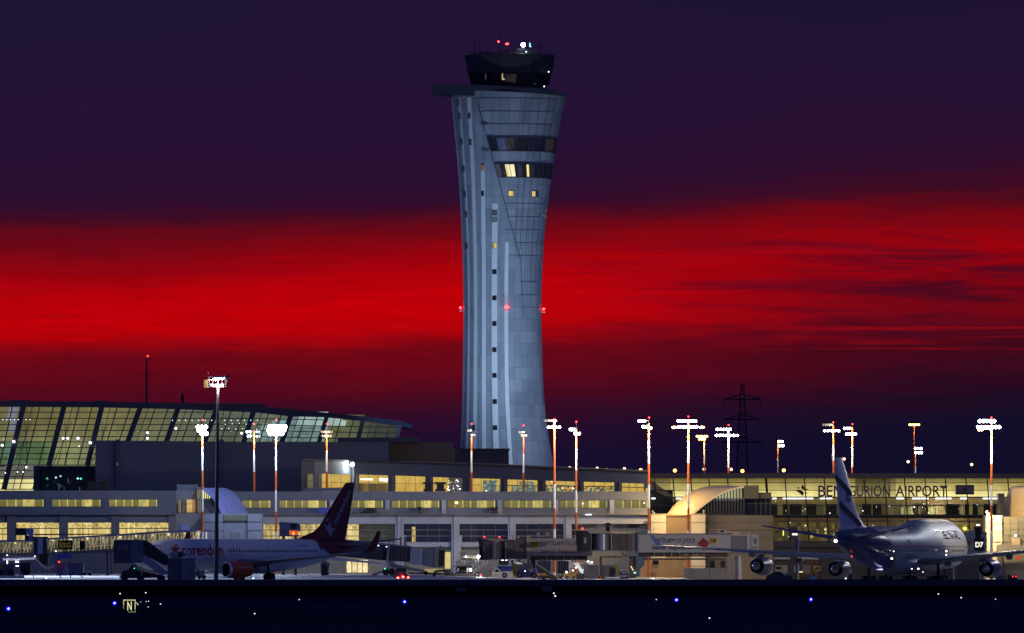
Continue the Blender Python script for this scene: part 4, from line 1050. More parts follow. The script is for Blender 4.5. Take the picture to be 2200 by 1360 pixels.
mast(1394,1640,None,910,B9([947,996,1041,1092,1140,1190,1300]),[(1371,1388,904,'on',4),(1379,1392,916,'on',3),(1392,1401,919,'warm',2)],897,7000,(1,.85,.65),label='orange and white mast where the grey concourse meets the glass hall', rb=.23, rt=.15)
mast(1479,1640,None,906,B9([947,995,1040,1092,1140,1190,1240]),[(1454,1497,904,'on',4),(1443,1454,917.5,'warm',1),(1455,1500,916.5,'on',5),(1502,1514,917.5,'warm',1)],895,13000,(1,.72,.38),label='orange and white mast with the widest double lamp bars, above the warm barrel roof', rb=.24, rt=.15)
mast(1565,1850,1020,924,[(1005,'w'),(1040,'r')],[(1538,1571,922,'on',5),(1536,1587,935,'on',7)],913,4500,(1,.8,.5),label='mast with two long white lamp bars behind the glass hall roof')
mast(1513,1900,1020,932,[(950,'r'),(998,'w'),(1040,'r')],[(1495,1521,937,'warm',5),(1500,1516,943,'warm',3)],None,1500,(1,.5,.15),label='slim mast with orange lamps behind the glass hall roof, tangled with the wide white bars', rb=.16, rt=.1)
mast(1790,1850,1020,914,[(956,'r'),(990,'w'),(1040,'r')],[(1766,1789,912,'off',4),(1768,1805,925,'soft',5)],907,2500,(1,.8,.5),label='mast with dark upper bar, rising just behind the big airliner tail')
mast(1831,1850,1020,916,[(956,'r'),(1004,'w'),(1040,'r')],[(1812,1828,920,'on',3),(1816,1840,932,'on',4)],911,3500,(1,.8,.5),label='mast with bright lamps right of the big airliner tail')
mast(1671,1950,1020,948,[(985,'o'),(1040,'w')],[(1671,1683,948,'on',2),(1672,1685,957,'on',2)],None,500,(1,.8,.5),label='slender distant mast with two round white lamps, right of the pylon', rb=.12, rt=.08)
mast(1964,2000,1020,915,[(965,'o'),(1040,'r')],[(1952,1976,912,'warm',4)],None,900,(1,.5,.15),label='slender distant mast with a single orange lamp bar', rb=.12, rt=.08)
mast(1967,1950,1020,960,[(1003,'r'),(1040,'w')],[(1964,1981,963,'on',3),(1965,1982,972,'on',3)],None,500,(.8,.9,1),label='slender distant mast with two short white clusters below the orange one', rb=.12, rt=.08)
mast(2130,1640,None,906,B9([950,997,1042,1086,1140,1190,1300]),[(2101,2139,904,'on',5),(2098,2150,917,'on',7),(2100,2112,922,'warm',2)],897,15000,(1,.9,.72),big=1.3,label='orange and white mast with dazzling double bars at the far right', rb=.24, rt=.15)
# tall dark mast in front of the airliner
m = thing('floodlight_mast', 'tall dark mast with a ring platform standing in front of the white airliner', 'light mast', (PX(466.5,1250),1250,0), 'floodlight masts round the apron')
q = MB(); q.tube((PX(464,1246),1246,0), (PX(468,1246),1246,PZ(833,1246)), .30, .17, 14); q.build('pole', mat('mast_black', (.05,.05,.06), .5), m)
q = MB(); c_ = W(467,829,1246); q.loft([[(c_.x+r_*math.cos(2*math.pi*i/24), c_.y+r_*math.sin(2*math.pi*i/24), c_.z+dz) for i in range(24)] for r_, dz in ((1.15,-.12),(1.2,.0),(1.15,.1))], 0, True, False); q.build('ring_platform', mWhiteP, m)
q = MB()
for i in range(12):
    a = 2*math.pi*i/12; p = (c_.x+1.15*math.cos(a), c_.y+1.15*math.sin(a)); q.beam((p[0],p[1],c_.z), (p[0],p[1],c_.z+1.1), .04)
    a2 = 2*math.pi*(i+1)/12; q.beam((p[0],p[1],c_.z+1.1), (c_.x+1.15*math.cos(a2), c_.y+1.15*math.sin(a2), c_.z+1.1), .035)
q.build('guard_rail', mSteel, m)
for i in range(4):
    M_ = Matrix.Rotation(R(-12), 3, 'Y') @ Matrix.Rotation(R(25), 3, 'X'); q = MB(); q.obox(W(463+i*8.5, 812.5-i*.6, 1245.5), (.62,.5,.3), M_); ho = q.build('floodlight', mWhiteP if i < 3 else mDark, m)
q = MB(); q.tube(W(468,833,1246), W(468,814,1246), .14, .1, 10); q.beam(W(445,816,1246), W(490,813,1246), .12); q.build('head_frame', mWhiteP, m)
q = MB(); q.fbox(438,816,447,833,1245.4,.5); q.build('control_box', mat('box_tan', (.45,.30,.14), .6), m)
q = MB(); q.beam(W(447,816,1245.5), W(447,801,1245.5), .05); q.ball(W(447,800.5,1245.5), .12, 8); q.build('wind_sensor', mSteelD, m)
for dx in (-.6,0,.6):
    q = MB(); q.box(c_.x+dx-.22, c_.x+dx+.22, c_.y-1.3, c_.y-1.15, c_.z-.02, c_.z+.22); q.build('lens', mLampS, m)
lamp('mast_light', 'POINT', (c_.x+.25, c_.y-.55, c_.z-.35), 700, (1,.95,.85), m, .15)
lamp('mast_light_upper', 'POINT', (c_.x-.1, c_.y-1.0, c_.z+.55), 260, (1,.95,.8), m, .15)
# unseen masts outside the picture, some added to brighten the bridges and apron
def offmast(x, d, h, power, col, label, aim=None, cone=110):
    m = thing('floodlight_mast', label, 'light mast', (x, d, gz(x,d)), 'floodlight masts round the apron')
    q = MB(); q.tube((x,d,gz(x,d)), (x,d,h), .24, .15, 12); q.build('pole', mWhite, m)
    q = MB(); q.beam((x-1.6,d,h), (x+1.6,d,h), .12); q.build('crossarm', mSteel, m)
    for i in range(4):
        q = MB(); q.obox((x-1.2+i*.8,d-.2,h), (.6,.3,.4), Matrix.Identity(3)); q.build('floodlight', mSteel, m)
    lamp('mast_light', 'SPOT', (x,d,h-.8), power, col, m, .5, aim, cone, .5)
offmast(-95, 1262, 27, 110000, (.58,.70,1), 'floodlight mast out of the picture beyond the left edge', (-28,1290,2))
offmast(98, 1605, 27, 30000, (.85,.9,1), 'floodlight mast out of the picture beyond the right edge', (58,1535,6))
offmast(130, 1480, 29, 470000, (1,.80,.60), 'added unseen floodlight mast on the right, aimed back across the apron', (12,1620,3), 17)
offmast(-88, 1370, 27, 230000, (.66,.78,1), 'added unseen floodlight mast on the left, over the apron strip', (-38,1390,0), 85)
offmast(-6, 1255, 27, 0.01, (1,1,1), 'spare', (0,1400,0)) if False else None
# tower floodlights on the plant room roof and ground
for x, y, pw, az_, cn in [(-24,1888,72000,(-3,1952,58),56),(14,1886,62000,(-1,1952,50),60),(44,1900,38000,(2,1955,40),62)]:
    fl = thing('tower_floodlight', {-24:'floodlight aimed up the tower from its left', 14:'floodlight aimed up the tower from in front', 44:'floodlight aimed up the tower from its right'}[x], 'floodlight', (x,y,0))
    q = MB(); q.tube((x,y,0),(x,y,12),.2,.15,10); q.box(x-.6,x+.6,y-.4,y+.4,12,12.6); q.build('housing', mSteel, fl)
    lamp('tower_light', 'SPOT', (x,y+.2,13.2), pw, (.46,.68,1.0), fl, .5, az_, cn, .9)

# ================================================================== STREET LAMPS BEHIND
SL = ['cream street lamp globe over the gallery roof just left of the bright tilted lamp mast', 'cream street lamp globe over the gallery roof, left one of a close pair', 'cream street lamp globe over the gallery roof, right one of a close pair',
  'cream street lamp globe midway between the close pair and the orange globe', 'orange street lamp globe over the right end of the gallery roof', 'orange street lamp globe on the glass hall roof line, left of the widest lamp mast',
  'cream street lamp globe in front of the slim mast with orange lamps', 'cream street lamp globe touching the mast with two long white bars', 'orange street lamp globe at the foot of the pylon', 'orange street lamp globe right of the slender mast with round white lamps',
  'cream street lamp globe beside the tip of the big airliner tail', 'cream street lamp globe left of the slender mast with white clusters', 'cream street lamp globe high up, left of the far right dazzling mast']
for i, (px, py, wr) in enumerate([(1224,1005,0),(1283,1006,0),(1303.5,1009,0),(1341.5,1007,0),(1376.5,1010,1),(1450,1011,1),(1512.5,1008,0),(1571,1008.5,0),(1595,1012,1),(1684,1010.5,1),(1813.5,986,0),(1951,992,0),(2087.5,998,0)]):
    d = 2100
    q = MB(); z = PZ(py,d)
    o = thing('street_lamp', SL[i], 'street lamp', (PX(px,d), d, 0), 'street lamps behind the terminal')
    q.tube((PX(px,d),d,0), (PX(px,d),d,z-.3), .1, .07, 8); q.build('pole', mDark, o)
    q = MB(); q.ball((PX(px,d),d-.1,z), .30 if not wr else .38, 12); q.build('globe', mat('globe_orange', (.5,.3,.1), .4, emit=(1.6,.62,.16), es=3.2) if wr else mat('globe_cream', (.5,.3,.1), .4, emit=(1.3,.85,.5), es=2.2), o)

# ================================================================== PYLON, RADIO MASTS
def lattice(px, ytop, ybase, d, wtop, wbot, label, name, cat, m, arms=()):
    x = PX(px,d); z0 = 0; z1 = PZ(ytop,d); o = thing(name, label, cat, (x,d,0))
    q = MB(); n = 14
    def w_(z): return wbot + (wtop-wbot)*((z-z0)/(z1-z0))**.8
    for s1 in (-1,1):
        for s2 in (-1,1):
            for k in range(n):
                za = z0+(z1-z0)*k/n; zb = z0+(z1-z0)*(k+1)/n
                q.beam((x+s1*w_(za)/2, d+s2*w_(za)/2, za), (x+s1*w_(zb)/2, d+s2*w_(zb)/2, zb), .26)
                if s2 < 0: q.beam((x+s1*w_(za)/2, d-w_(za)/2, za), (x-s1*w_(zb)/2, d-w_(zb)/2, zb), .14)
    q.build('lattice', m, o)
    for ya, hw in arms:
        z = PZ(ya,d); q = MB(); q.beam((x-hw,d,z),(x,d,z+1.2),.25); q.beam((x+hw,d,z),(x,d,z+1.2),.25); q.beam((x-hw,d,z),(x+hw,d,z),.3); q.beam((x-hw,d,z),(x-hw,d,z-2),.12); q.beam((x+hw,d,z),(x+hw,d,z-2),.12); q.build('crossarm', m, o)
    return o
mPyl = mat('pylon_steel', (0.05,0.035,0.05), .9)
lattice(1595,823,1020,2300,.6,5.6,'dark high voltage pylon beyond the glass hall, tallest thing right of the tower','power_pylon','pylon',mPyl,[(858,4.2),(901,4.0),(950,4.5)])
q = thing('radio_mast', 'guyed radio mast with a red light over the curved hall roof', 'radio mast', (PX(315,2000),2000,0))
b = MB(); d = 2000
b.tube((PX(315,d),d,0), (PX(315,d),d,PZ(770,d)), .28, .2, 8); b.tube((PX(315,d),d,PZ(770,d)), (PX(315,d),d,PZ(754,d)), .05, .03, 6); b.build('mast_pole', mDark, q)
for y, hw in ((773,18),(804,17),(830,16)):
    b = MB(); b.beam(W(315-hw,y,d), W(315+hw,y,d), .08)
    for s in (-1,-.5,.5,1): b.beam(W(315+s*hw,y-1.5,d), W(315+s*hw,y+2.5,d), .07)
    b.build('antenna_arm', mDark, q)
for s in (-1,1):
    b = MB(); b.beam(W(315,838,d), W(315+s*22,866,d), .06); b.build('guy_wire', mDark, q)
b = MB(); b.ball(W(317.5,765,d), .2, 8); b.build('red_beacon', mBeacon, q)
lattice(392,845,1000,2400,.4,3.0,'small dark mast just above the hall roof, left of the tall dark mast','radio_mast','radio mast',mPyl)

# ================================================================== JET BRIDGES
def truss(q, a0, a1, b0, b1, d, n, w_=.09, w2=None):
    """top chord a0->a1, bottom chord b0->b1 in px at depth d; zigzag"""
    for i in range(n):
        t0, t1 = i/n, (i+1)/n
        ta = (a0[0]+(a1[0]-a0[0])*t0, a0[1]+(a1[1]-a0[1])*t0); tb = (a0[0]+(a1[0]-a0[0])*t1, a0[1]+(a1[1]-a0[1])*t1)
        ba = (b0[0]+(b1[0]-b0[0])*t0, b0[1]+(b1[1]-b0[1])*t0); bb = (b0[0]+(b1[0]-b0[0])*t1, b0[1]+(b1[1]-b0[1])*t1)
        if i % 3 == 0: q.beam(W(*ba,d), W(*tb,d), w_)
        elif i % 3 == 1: q.beam(W(*ba,d), W(*tb,d), w_)
        q.beam(W(*ba,d), W(*ta,d), w_*.8)
JD = 1560.0
jb = thing('jet_bridge', 'glazed truss jet bridge at the far left with lit sides', 'jet bridge', (PX(150,JD), JD, 0))
q = MB(); q.fprism([(-60,1161),(73,1160.5),(73,1164),(-60,1164.5)], JD-1.6, 3.4); q.fprism([(101,1156),(200,1150.5),(270,1146.5),(340,1141),(431,1138.5),(431,1142.5),(340,1145.5),(270,1150.5),(200,1154),(101,1159.5)], JD-1.6, 3.4); q.build('roof', mat('bridge_roof', (.40,.44,.55), .45, vary=.1, vscale=.4), jb)
q = MB(); q.fprism([(-60,1189),(73,1188.5),(73,1195),(-60,1196)], JD-1.6, 3.4); q.fprism([(101,1187),(240,1180),(431,1160),(431,1165),(240,1186),(101,1191)], JD-1.6, 3.4); q.build('floor_beam', mSteelD, jb)
q = MB(); r = random.Random(8)
def glaz(x0,x1,yt0,yt1,yb0,yb1,n):
    for i in range(n):
        for j in range(4):
            t0, t1 = i/n, (i+1)/n; vs = []
            for t, v in ((t0,j/4),(t1,j/4),(t1,(j+1)/4),(t0,(j+1)/4)):
                x = x0+(x1-x0)*t; yt = yt0+(yt1-yt0)*t; yb = yb0+(yb1-yb0)*t; vs.append(W(x, yt+(yb-yt)*v, JD+1.2))
            c = lerp(sr(74,72,54), sr(34,36,36), j/3*.8); 
            if r.random() < .08: c = sr(120,112,80)
            q.add(vs, [(0,1,2,3)], 0, tuple(v*r.uniform(.75,1.15) for v in c))
glaz(-60,73,1164,1164,1189,1189,30); q.build('glazing', mAttr, jb); q = MB(); glaz(101,270,1159,1150,1187,1178,40); glaz(270,431,1150,1142,1178,1160,40)
q.build('glazing', mAttr, jb)
q = MB(); truss(q, (-60,1164),(73,1164),(-60,1189),(73,1189),JD+.9,18,.14); truss(q,(101,1159),(270,1150),(101,1187),(270,1178),JD+.9,22,.14); truss(q,(270,1150),(431,1142),(270,1178),(431,1160),JD+.9,20,.14)
q.beam(W(-60,1178,JD+.9), W(73,1178,JD+.9), .07); q.beam(W(160,1176,JD+.9), W(270,1170,JD+.9), .08); q.beam(W(270,1170,JD+.9), W(431,1156,JD+.9), .08)
for px in (-10,30,62,112,150,185,220,255,290,325,360,395,422):
    yy = interp([(-60,1165),(73,1165),(101,1160),(200,1155),(270,1151),(340,1146.5),(431,1144)], px); lamp('tube_lamp', 'POINT', tuple(W(px,yy+2,JD-1.3)), 40, (1,.86,.6), jb, .15)
q.build('truss', mat('truss_cream', (.75,.68,.48), .4, vary=.05), jb)
q = MB(); q.fbox(72,1153,101,1191,JD-2.2,4.2); q.build('rotunda', mat('rot_dark', (.05,.06,.09), .5), jb)
q = MB(); q.fbox(81,1156,92,1190,JD-2.5,.4); q.build('pale_door', mat('pale_door', (.52,.60,.75), .5), jb)
q = MB(); q.fbox(425,1141,428,1160,JD-2,.3); q.fbox(442,1143,444.5,1160,JD-2,.3, 0); q.build('end_post', mat('post_lit', (.8,.8,.7), .4, emit=sr(225,215,170), es=.8), jb)
q = MB(); q.fbox(33,1135,56,1150,JD-1,2.5); q.fbox(53,1150,70,1161,JD-1,2.5); q.build('roof_unit', mDark, jb)
q = MB(); q.fbox(56,1134.5,71,1149,JD-1.1,2.5); q.fbox(62,1149,71,1160,JD-1.1,1.5); q.build('cooling_unit', mat('cool_unit', (.45,.52,.6), .5), jb)
q = MB(); q.fprism([(74,1147),(200,1146.5),(201,1149),(74,1150)], JD+2, .5); q.build('cable_tray', mSteelD, jb)
for a, b in ((228,236),(100,105)):
    q = MB(); q.tube(W((a+b)/2,1186,JD), (PX((a+b)/2,JD),JD,0), .26 if a > 200 else .12, None, 12); q.build('column', mSteelD, jb)
q = MB(); q.fbox(83,1190,103,1213,JD-.5,1.5); q.build('service_stair', mDark, jb)
q = MB(); q.fbox(171,1162,182,1181,JD-2.1,.8); q.build('control_cabinet', mBlack, jb)
for x in (182.5,186.5): 
    q = MB(); q.fbox(x,1161,x+1.2,1184,JD-2.1,.2); q.build('guide_rail', mSteel, jb)
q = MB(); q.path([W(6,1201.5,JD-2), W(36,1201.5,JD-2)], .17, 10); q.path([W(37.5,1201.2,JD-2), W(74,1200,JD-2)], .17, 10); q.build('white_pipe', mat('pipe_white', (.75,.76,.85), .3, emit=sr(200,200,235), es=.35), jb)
q = MB(); q.path([W(76,1200,JD-2), W(84,1209,JD-2), W(92,1218,JD-2), W(98,1221,JD-2), W(105,1221,JD-2), W(115.5,1217,JD-2)], .17, 10); q.build('air_hose', mat('hose_white', (.62,.65,.70), .5), jb)
for px, py in ((120,1184),(15.5,1193),(75,1195.5)):
    q = MB(); q.ball(W(px,py,JD-2.3), .10, 8); q.build('small_lamp', mLampS, jb)
q = MB(); q.fbox(33,1205.5,40,1208.5,JD-2.3,.4); q.fbox(34,1215,40,1217,JD-2.3,.4); q.fbox(14.5,1205,16.5,1212,JD-2.3,.2); q.build('work_lamp', mLampS, jb)
sg = thing('gate_sign', 'black gate sign with dim gold letters E5G', 'sign', tuple(W(140,1200,JD-2.6)))
q = MB(); q.fbox(124,1161,155.5,1180.5,JD-2.9,.3); s_ = q.build('sign_board', mBlack, sg)
q = MB(); add_text(q, 'E5G', 127.5, 1165.5, 152, 1176.5, JD-2.95, bold=.03); q.build('lettering', mat('gold_letters', (.10,.08,.02), .5, emit=sr(80,68,22), es=.8), s_)
q = MB(); q.fbox(139,1180,141,1190,JD-2.8,.2); q.build('sign_hanger', mDark, sg)
sb = thing('stand_sign', 'small blue stand sign on a white forked pole under the left jet bridge', 'sign', (PX(143,1535),1535,0))
q = MB(); q.fbox(125,1190,155,1199.5,1534.8,.15); q.build('sign_board', mat('sign_blue', (.01,.01,.22), .6, emit=(.01,.01,.12), es=.5), sb)
q = MB(); q.beam((PX(142.5,1535),1535,0), W(142.5,1199,1535), .14); q.beam(W(143,1208,1535), W(158,1200,1535), .08); q.build('sign_pole', mSteel, sb)
q = MB(); q.fprism([(133,1246),(134,1228),(140,1214),(145,1222),(147,1246)], 1534.6, .9); q.build('sign_base', mSteel, sb)
# things at the left edge of the apron
def simple(name, label, cat, fn, m, d, px, py=1250, group=None):
    q = MB(); fn(q); o = q.build(name, m, None, origin=(PX(px,d), d, gz(PX(px,d),d))); return tag(o, label, cat, group)
cont = thing('cargo_container', 'pale grey box container beside the blue stand sign', 'container', (PX(150,1547),1547,0))
q = MB(); q.fbox(122,1210.5,179,1250,1547,3); q.build('box', mat('cont_grey', (.30,.33,.40), .6, vary=.12, vscale=.8), cont)
q = MB()
for i in range(12): q.fbox(124+i*4.6, 1212, 125+i*4.6, 1248, 1546.9, .15)
q.fbox(121.5,1209.8,179.5,1211.2,1546.8,3.3); q.build('corrugation', mSteelD, cont)
q = MB(); q.ball(W(127,1207.3,1546), .14, 8); q.build('red_lamp', mBeacon, cont)
for i, (a, b) in enumerate([(53,71),(73,129),(131.5,150.5),(152.5,175),(177.5,257)]):
    simple('white_barrier', ['short white tube barrier, leftmost in the row','long white tube barrier left of the sign base','short white tube barrier behind the sign base','short white tube barrier right of the sign base','longest white tube barrier ending at the covered stairs'][i], 'barrier',
        lambda q: (q.tube(W(a,1240.5,1380), W(b,1240.5,1380), .24, None, 12), q.box(PX(a+2,1380),PX(a+3,1380),1379.8,1380.2,0,.4), q.box(PX(b-3,1380),PX(b-2,1380),1379.8,1380.2,0,.4)), mWhiteP, 1380, (a+b)/2, group='white tube barriers on the apron edge')
tk = thing('service_truck', 'dim service truck at the left edge under the white pipes', 'truck', (PX(15,1553),1553,0))
q = MB(); q.fbox(-12,1211,30,1236,1553,2.6); q.build('box_body', mat('truck_grey', (.16,.16,.18), .6), tk); q = MB(); q.fbox(-4,1212,7,1224,1552.9,.2); q.build('orange_panel', mOrange, tk)
q = MB(); q.fbox(40,1209,66,1234,1555,2.5); q.build('dark_frame', mDark, tk); q = MB(); q.fbox(42,1229,62,1231,1554.8,.3); q.fbox(40,1209,43,1232,1554.8,.3); q.build('white_trim', mWhiteP, tk)
for px in (0,22,55):
    q = MB(); q.tube((PX(px,1552.6),1552.6,.5),(PX(px,1552.6),1553.1,.5),.5,None,14); q.build('wheel', mRubber, tk)
cart = thing('ground_unit', 'small white ground power unit right of the grey container', 'ground unit', (PX(188,1541),1541,0))
q = MB(); q.fbox(186,1226,194.5,1235,1541,1.2); q.fbox(178,1232,196,1234,1540.8,1.4); q.build('unit_body', mWhiteP, cart)
for px in (181,193):
    q = MB(); q.tube((PX(px,1541),1540.7,.25),(PX(px,1541),1540.9,.25),.25,None,12); q.build('wheel', mRubber, cart)

# middle bridge behind the red tail
MD = 1560.0
jm = thing('jet_bridge', 'dark jet bridge behind the red airliner tail, its open end pointing right', 'jet bridge', (PX(850,MD), MD, 0))
q = MB(); q.fprism([(700,1158),(790,1166),(884,1175),(884,1208),(790,1201),(700,1192)], MD, 3.2); q.build('tunnel', mat('tunnel_dark', (.045,.05,.085), .5, vary=.2, vscale=.6), jm)
q = MB(); q.fprism([(700,1155),(790,1163),(884,1173.5),(884,1176),(790,1167),(700,1159)], MD-.3, 3.8); q.build('roof_edge', mat('roof_blue', (.18,.2,.32), .5), jm)
q = MB(); 
for i in range(12): q.fbox(792+i*7.6, 1168+i*.85, 793+i*7.6, 1203+i*.6, MD-.12, .2)
q.build('corrugation', mDark, jm)
q = MB(); q.fprism([(882,1178),(911,1180),(909,1214.5),(880,1212)], MD-.5, 4); q.build('pale_section', mat('section_blue', (.30,.36,.50), .5, vary=.25, vscale=.9), jm)
q = MB(); q.fprism([(911,1179),(934,1174.5),(932,1219.5),(909,1215.5)], MD-.8, 4.4); q.build('cab', mat('cab_grey', (.14,.16,.22), .5), jm)
q = MB(); q.fprism([(934,1175),(957,1179),(953,1219),(942,1220.5),(932,1219)], MD-1.1, 4.6); q.fprism([(936,1176.5),(946,1172),(958,1178.5)], MD-1.2, 4.8); q.build('hood', mSteelD, jm)
q = MB(); q.fprism([(944,1181),(955.5,1182),(953,1216.5),(942.5,1216.5)], MD-1.25, .3); q.build('hood_opening', mBlack, jm)
q = MB(); q.fprism([(713,1200),(718,1197.5),(810,1207.5),(822,1211),(821,1213),(806,1211),(710,1203)], MD-.8, 1.0); q.build('wheel_beam', mat('beam_pale', (.50,.54,.72), .45), jm)
for x0, x1 in ((830,836),):
    q = MB(); q.fprism([(836,1158),(839,1158),(834,1208),(829,1208)], MD-1, .5); q.build('lift_column', mat('col_grey', (.25,.28,.36), .5), jm)
q = MB(); q.fprism([(836,1205),(850,1212),(912,1225),(912,1229),(850,1222),(838,1216)], MD-.6, 1.2); q.fprism([(796,1238),(800,1233),(820,1226),(824,1229),(800,1238)], MD-.9, 1); q.build('undercarriage', mSteelD, jm)
for px in (829,842):
    q = MB(); q.tube((PX(px,MD-.6),MD-.9,.55),(PX(px,MD-.6),MD-.4,.55),.55,None,16); q.build('wheel', mRubber, jm)
q = MB(); q.fbox(868,1153,872,1172,MD-.2,.3); q.fbox(859,1154,862,1174,MD,.4); q.build('mast_stub', mSteelD, jm)
q = MB(); q.ball(W(827,1222,MD-1.4), .12, 8); q.build('green_lamp', mat('lampgreen', (0,.2,.1), emit=(.05,.8,.4), es=2), jm)
for px, py in ((813,1172),(830.5,1174.5)):
    q = MB(); q.ball(W(px,py,MD-.5), .09, 8); q.build('roof_lamp', mLampS, jm)

# D9 and D8 bridges
mBank = mat('bridge_tan', (.36,.32,.30), .6, vary=.06, vscale=.5); mBankG = mat('bridge_grey', (.40,.41,.42), .6, vary=.06, vscale=.5)
HEB = 'םילעופה קנב'
def plate(q, x0, y0, x1, y1, d, mi=0): q.fbox(x0, y0, x1, y1, d, .12, mi)
D9 = 1620.0
j9 = thing('jet_bridge', 'tan jet bridge with yellow D9 plate, its cab left of the orange mast', 'jet bridge', (PX(1140,D9), D9, gz(PX(1140,D9),D9)))
q = MB(); q.fprism([(1028,1158),(1038,1160),(1038,1203),(1031,1203)], D9-1.6, 5); q.build('bellows', mBlack, j9)
q = MB(); q.fprism([(1037,1159),(1053,1160),(1053,1203.5),(1037,1203)], D9-1.5, 4.6); q.build('cab_side', mat('cab_dark', (.07,.07,.085), .5), j9)
q = MB(); cx_ = PX(1063,D9); rr = 1.65
ring = lambda z: [(cx_+rr*math.cos(R(a)), D9+1.0+rr*1.4*math.sin(R(a)), z) for a in range(180, 361, 15)]
q.loft([ring(PZ(1202,D9)), ring(PZ(1161,D9))], 0, False, True, False); q.fbox(1052,1160,1089,1162,D9-1.6,4); q.fbox(1052,1201,1089,1203,D9-1.5,4); q.build('rotunda', mat('rotunda_metal', (.32,.27,.22), .35, .5), j9)
q = MB(); q.fprism([(1038,1159),(1050,1156),(1080,1157.5),(1088,1161),(1040,1162)], D9-1.5, 4.5); q.build('canopy', mat('canopy_tan', (.40,.28,.20), .6), j9)
q = MB(); q.fbox(1087,1159,1134,1201,D9-1.2,4.2); q.build('link_section', mat('link_brown', (.12,.10,.09), .6, vary=.1), j9)
q = MB(); q.fbox(1131,1150,1139.5,1201,D9-1.6,.5); q.fbox(1133,1201,1138,1250,D9-1.6,.5); q.build('portal_post', mTan, j9)
q = MB(); q.fbox(1138.5,1156.5,1272,1194,D9-1.1,3.6); q.build('tunnel', mBank, j9)
q = MB(); q.fbox(1139,1194,1262,1203,D9-.5,2.6); q.build('underframe', mDark, j9)
q = MB()
for x in (1174,1195,1211,1229): q.fbox(x,1194,x+1.6,1204,D9-.8,.3)
q.build('underframe_stay', mTan, j9)
q = MB(); plate(q, 1140.5,1163,1156,1176,D9-1.2); p9 = q.build('number_plate', mat('plate_yellow', (.50,.36,.02), .6), j9)
q = MB(); add_text(q, 'D9', 1142.8,1165.2,1153.8,1173.8,D9-1.26,bold=.02); q.build('plate_text', mBlack, p9)
mTx = mat('text_dim', (.085,.07,.085), .6)
q = MB(); add_text(q, HEB, 1168,1161.5,1254,1174.5,D9-1.16,shear=.25,bold=.012); q.build('hebrew_lettering', mTx, j9)
q = MB(); add_text(q, 'bank hapoalim', 1162,1179.5,1262,1190.5,D9-1.16,shear=.25,bold=.012); q.build('latin_lettering', mTx, j9)
q = MB(); 
for a, b in (((1140,1142),(1140,1156)),((1182,1142),(1182,1156)),((1140,1142),(1182,1142)),((1154,1143),(1154,1156)),((1168,1142),(1168,1156)),((1140,1149),(1182,1149)),((1091,1143),(1108,1143)),((1091,1143),(1091,1158)),((1108,1143),(1108,1158)),((1091,1150),(1108,1150)),((1100,1143),(1100,1158))): q.beam(W(*a,D9), W(*b,D9), .06)
q.build('roof_rail', mSteelD, j9)
q = MB(); q.fbox(1153,1144,1159,1153,D9,.5); q.fbox(1172,1144,1180,1152,D9,.5); q.fbox(1099,1152,1105,1157,D9-.5,.8); q.fbox(1111,1152,1116,1157,D9-.5,.8); q.build('roof_box', mTan, j9)
for px, py in ((1040.5,1153.8),(1073,1153.8)):
    q = MB(); q.ball(W(px,py,D9-1.2), .14, 8); q.build('red_beacon', mBeacon, j9)
q = MB(); q.fbox(1038,1174,1041,1184,D9-1.6,.2); q.build('cab_window', mat('cabwin', (.3,.3,.28), .3), j9)
q = MB(); q.fprism([(1098,1213),(1106,1211),(1113,1242),(1104,1243)], D9-2.2, .6); q.build('yellow_strut', mYellow, j9)
q = MB(); q.fbox(1140,1203,1150,1250,D9+.5,.8); q.build('lift_leg', mDark, j9)
q = MB(); q.fbox(1098,1203,1103,1214,D9-1.0,1.2); q.fbox(1068,1203,1093,1213,D9-1,2); q.build('lift_frame', mDark, j9)
q = MB(); q.fbox(1077,1203,1082,1204.2,D9-1.2,.1); q.fbox(1086,1203,1090,1204.2,D9-1.2,.1); q.build('belly_lamp', mLampS, j9)
D8 = 1600.0
j8 = thing('jet_bridge', 'grey jet bridge with yellow D8 plate and red diamond, behind the airliner wing', 'jet bridge', (PX(1430,D8), D8, gz(PX(1430,D8),D8)))
q = MB(); q.fprism([(1236,1140),(1252,1140),(1252,1185),(1240,1184)], D8-1.8, 5.2); q.build('bellows', mBlack, j8)
q = MB(); q.fprism([(1252,1140),(1270,1143),(1270,1185),(1252,1185)], D8-1.7, 5); q.build('cab_side', mat('cab_navy', (.025,.027,.045), .45), j8)
q = MB(); q.fbox(1254.5,1155.5,1259.5,1167,D8-1.85,.2); q.build('cab_window', mat('cabwin8', (.35,.38,.36), .3), j8)
cx8 = PX(1292,D8); r8 = 1.55
ring = lambda z: [(cx8+r8*math.cos(R(a)), D8+.8+r8*1.6*math.sin(R(a)), z) for a in range(180, 361, 15)]
q = MB(); q.loft([ring(PZ(1183,D8)), ring(PZ(1144,D8))], 0, False, True, False); q.fbox(1269,1143.5,1316,1145.5,D8-2,4); q.fbox(1269,1182,1316,1184.5,D8-2,4); q.build('rotunda', mat('rotunda_steel', (.22,.24,.30), .35, .5), j8)
q = MB(); q.fprism([(1263,1143),(1267,1140.5),(1290,1140),(1313,1143),(1313,1146),(1268,1146)], D8-2.1, 4.6); q.build('canopy', mTan, j8)
q = MB(); q.fbox(1315,1146,1370,1184,D8-1.1,3.6); q.build('link_section', mat('link_grey', (.15,.14,.13), .5, vary=.35, vscale=1.2), j8)
q = MB(); q.fbox(1358,1144,1369,1184,D8-1.2,.2); q.fbox(1369,1138,1372,1195,D8-1.6,.4); q.build('portal_post', mat('portal_g', (.16,.18,.2), .5), j8)
q = MB()
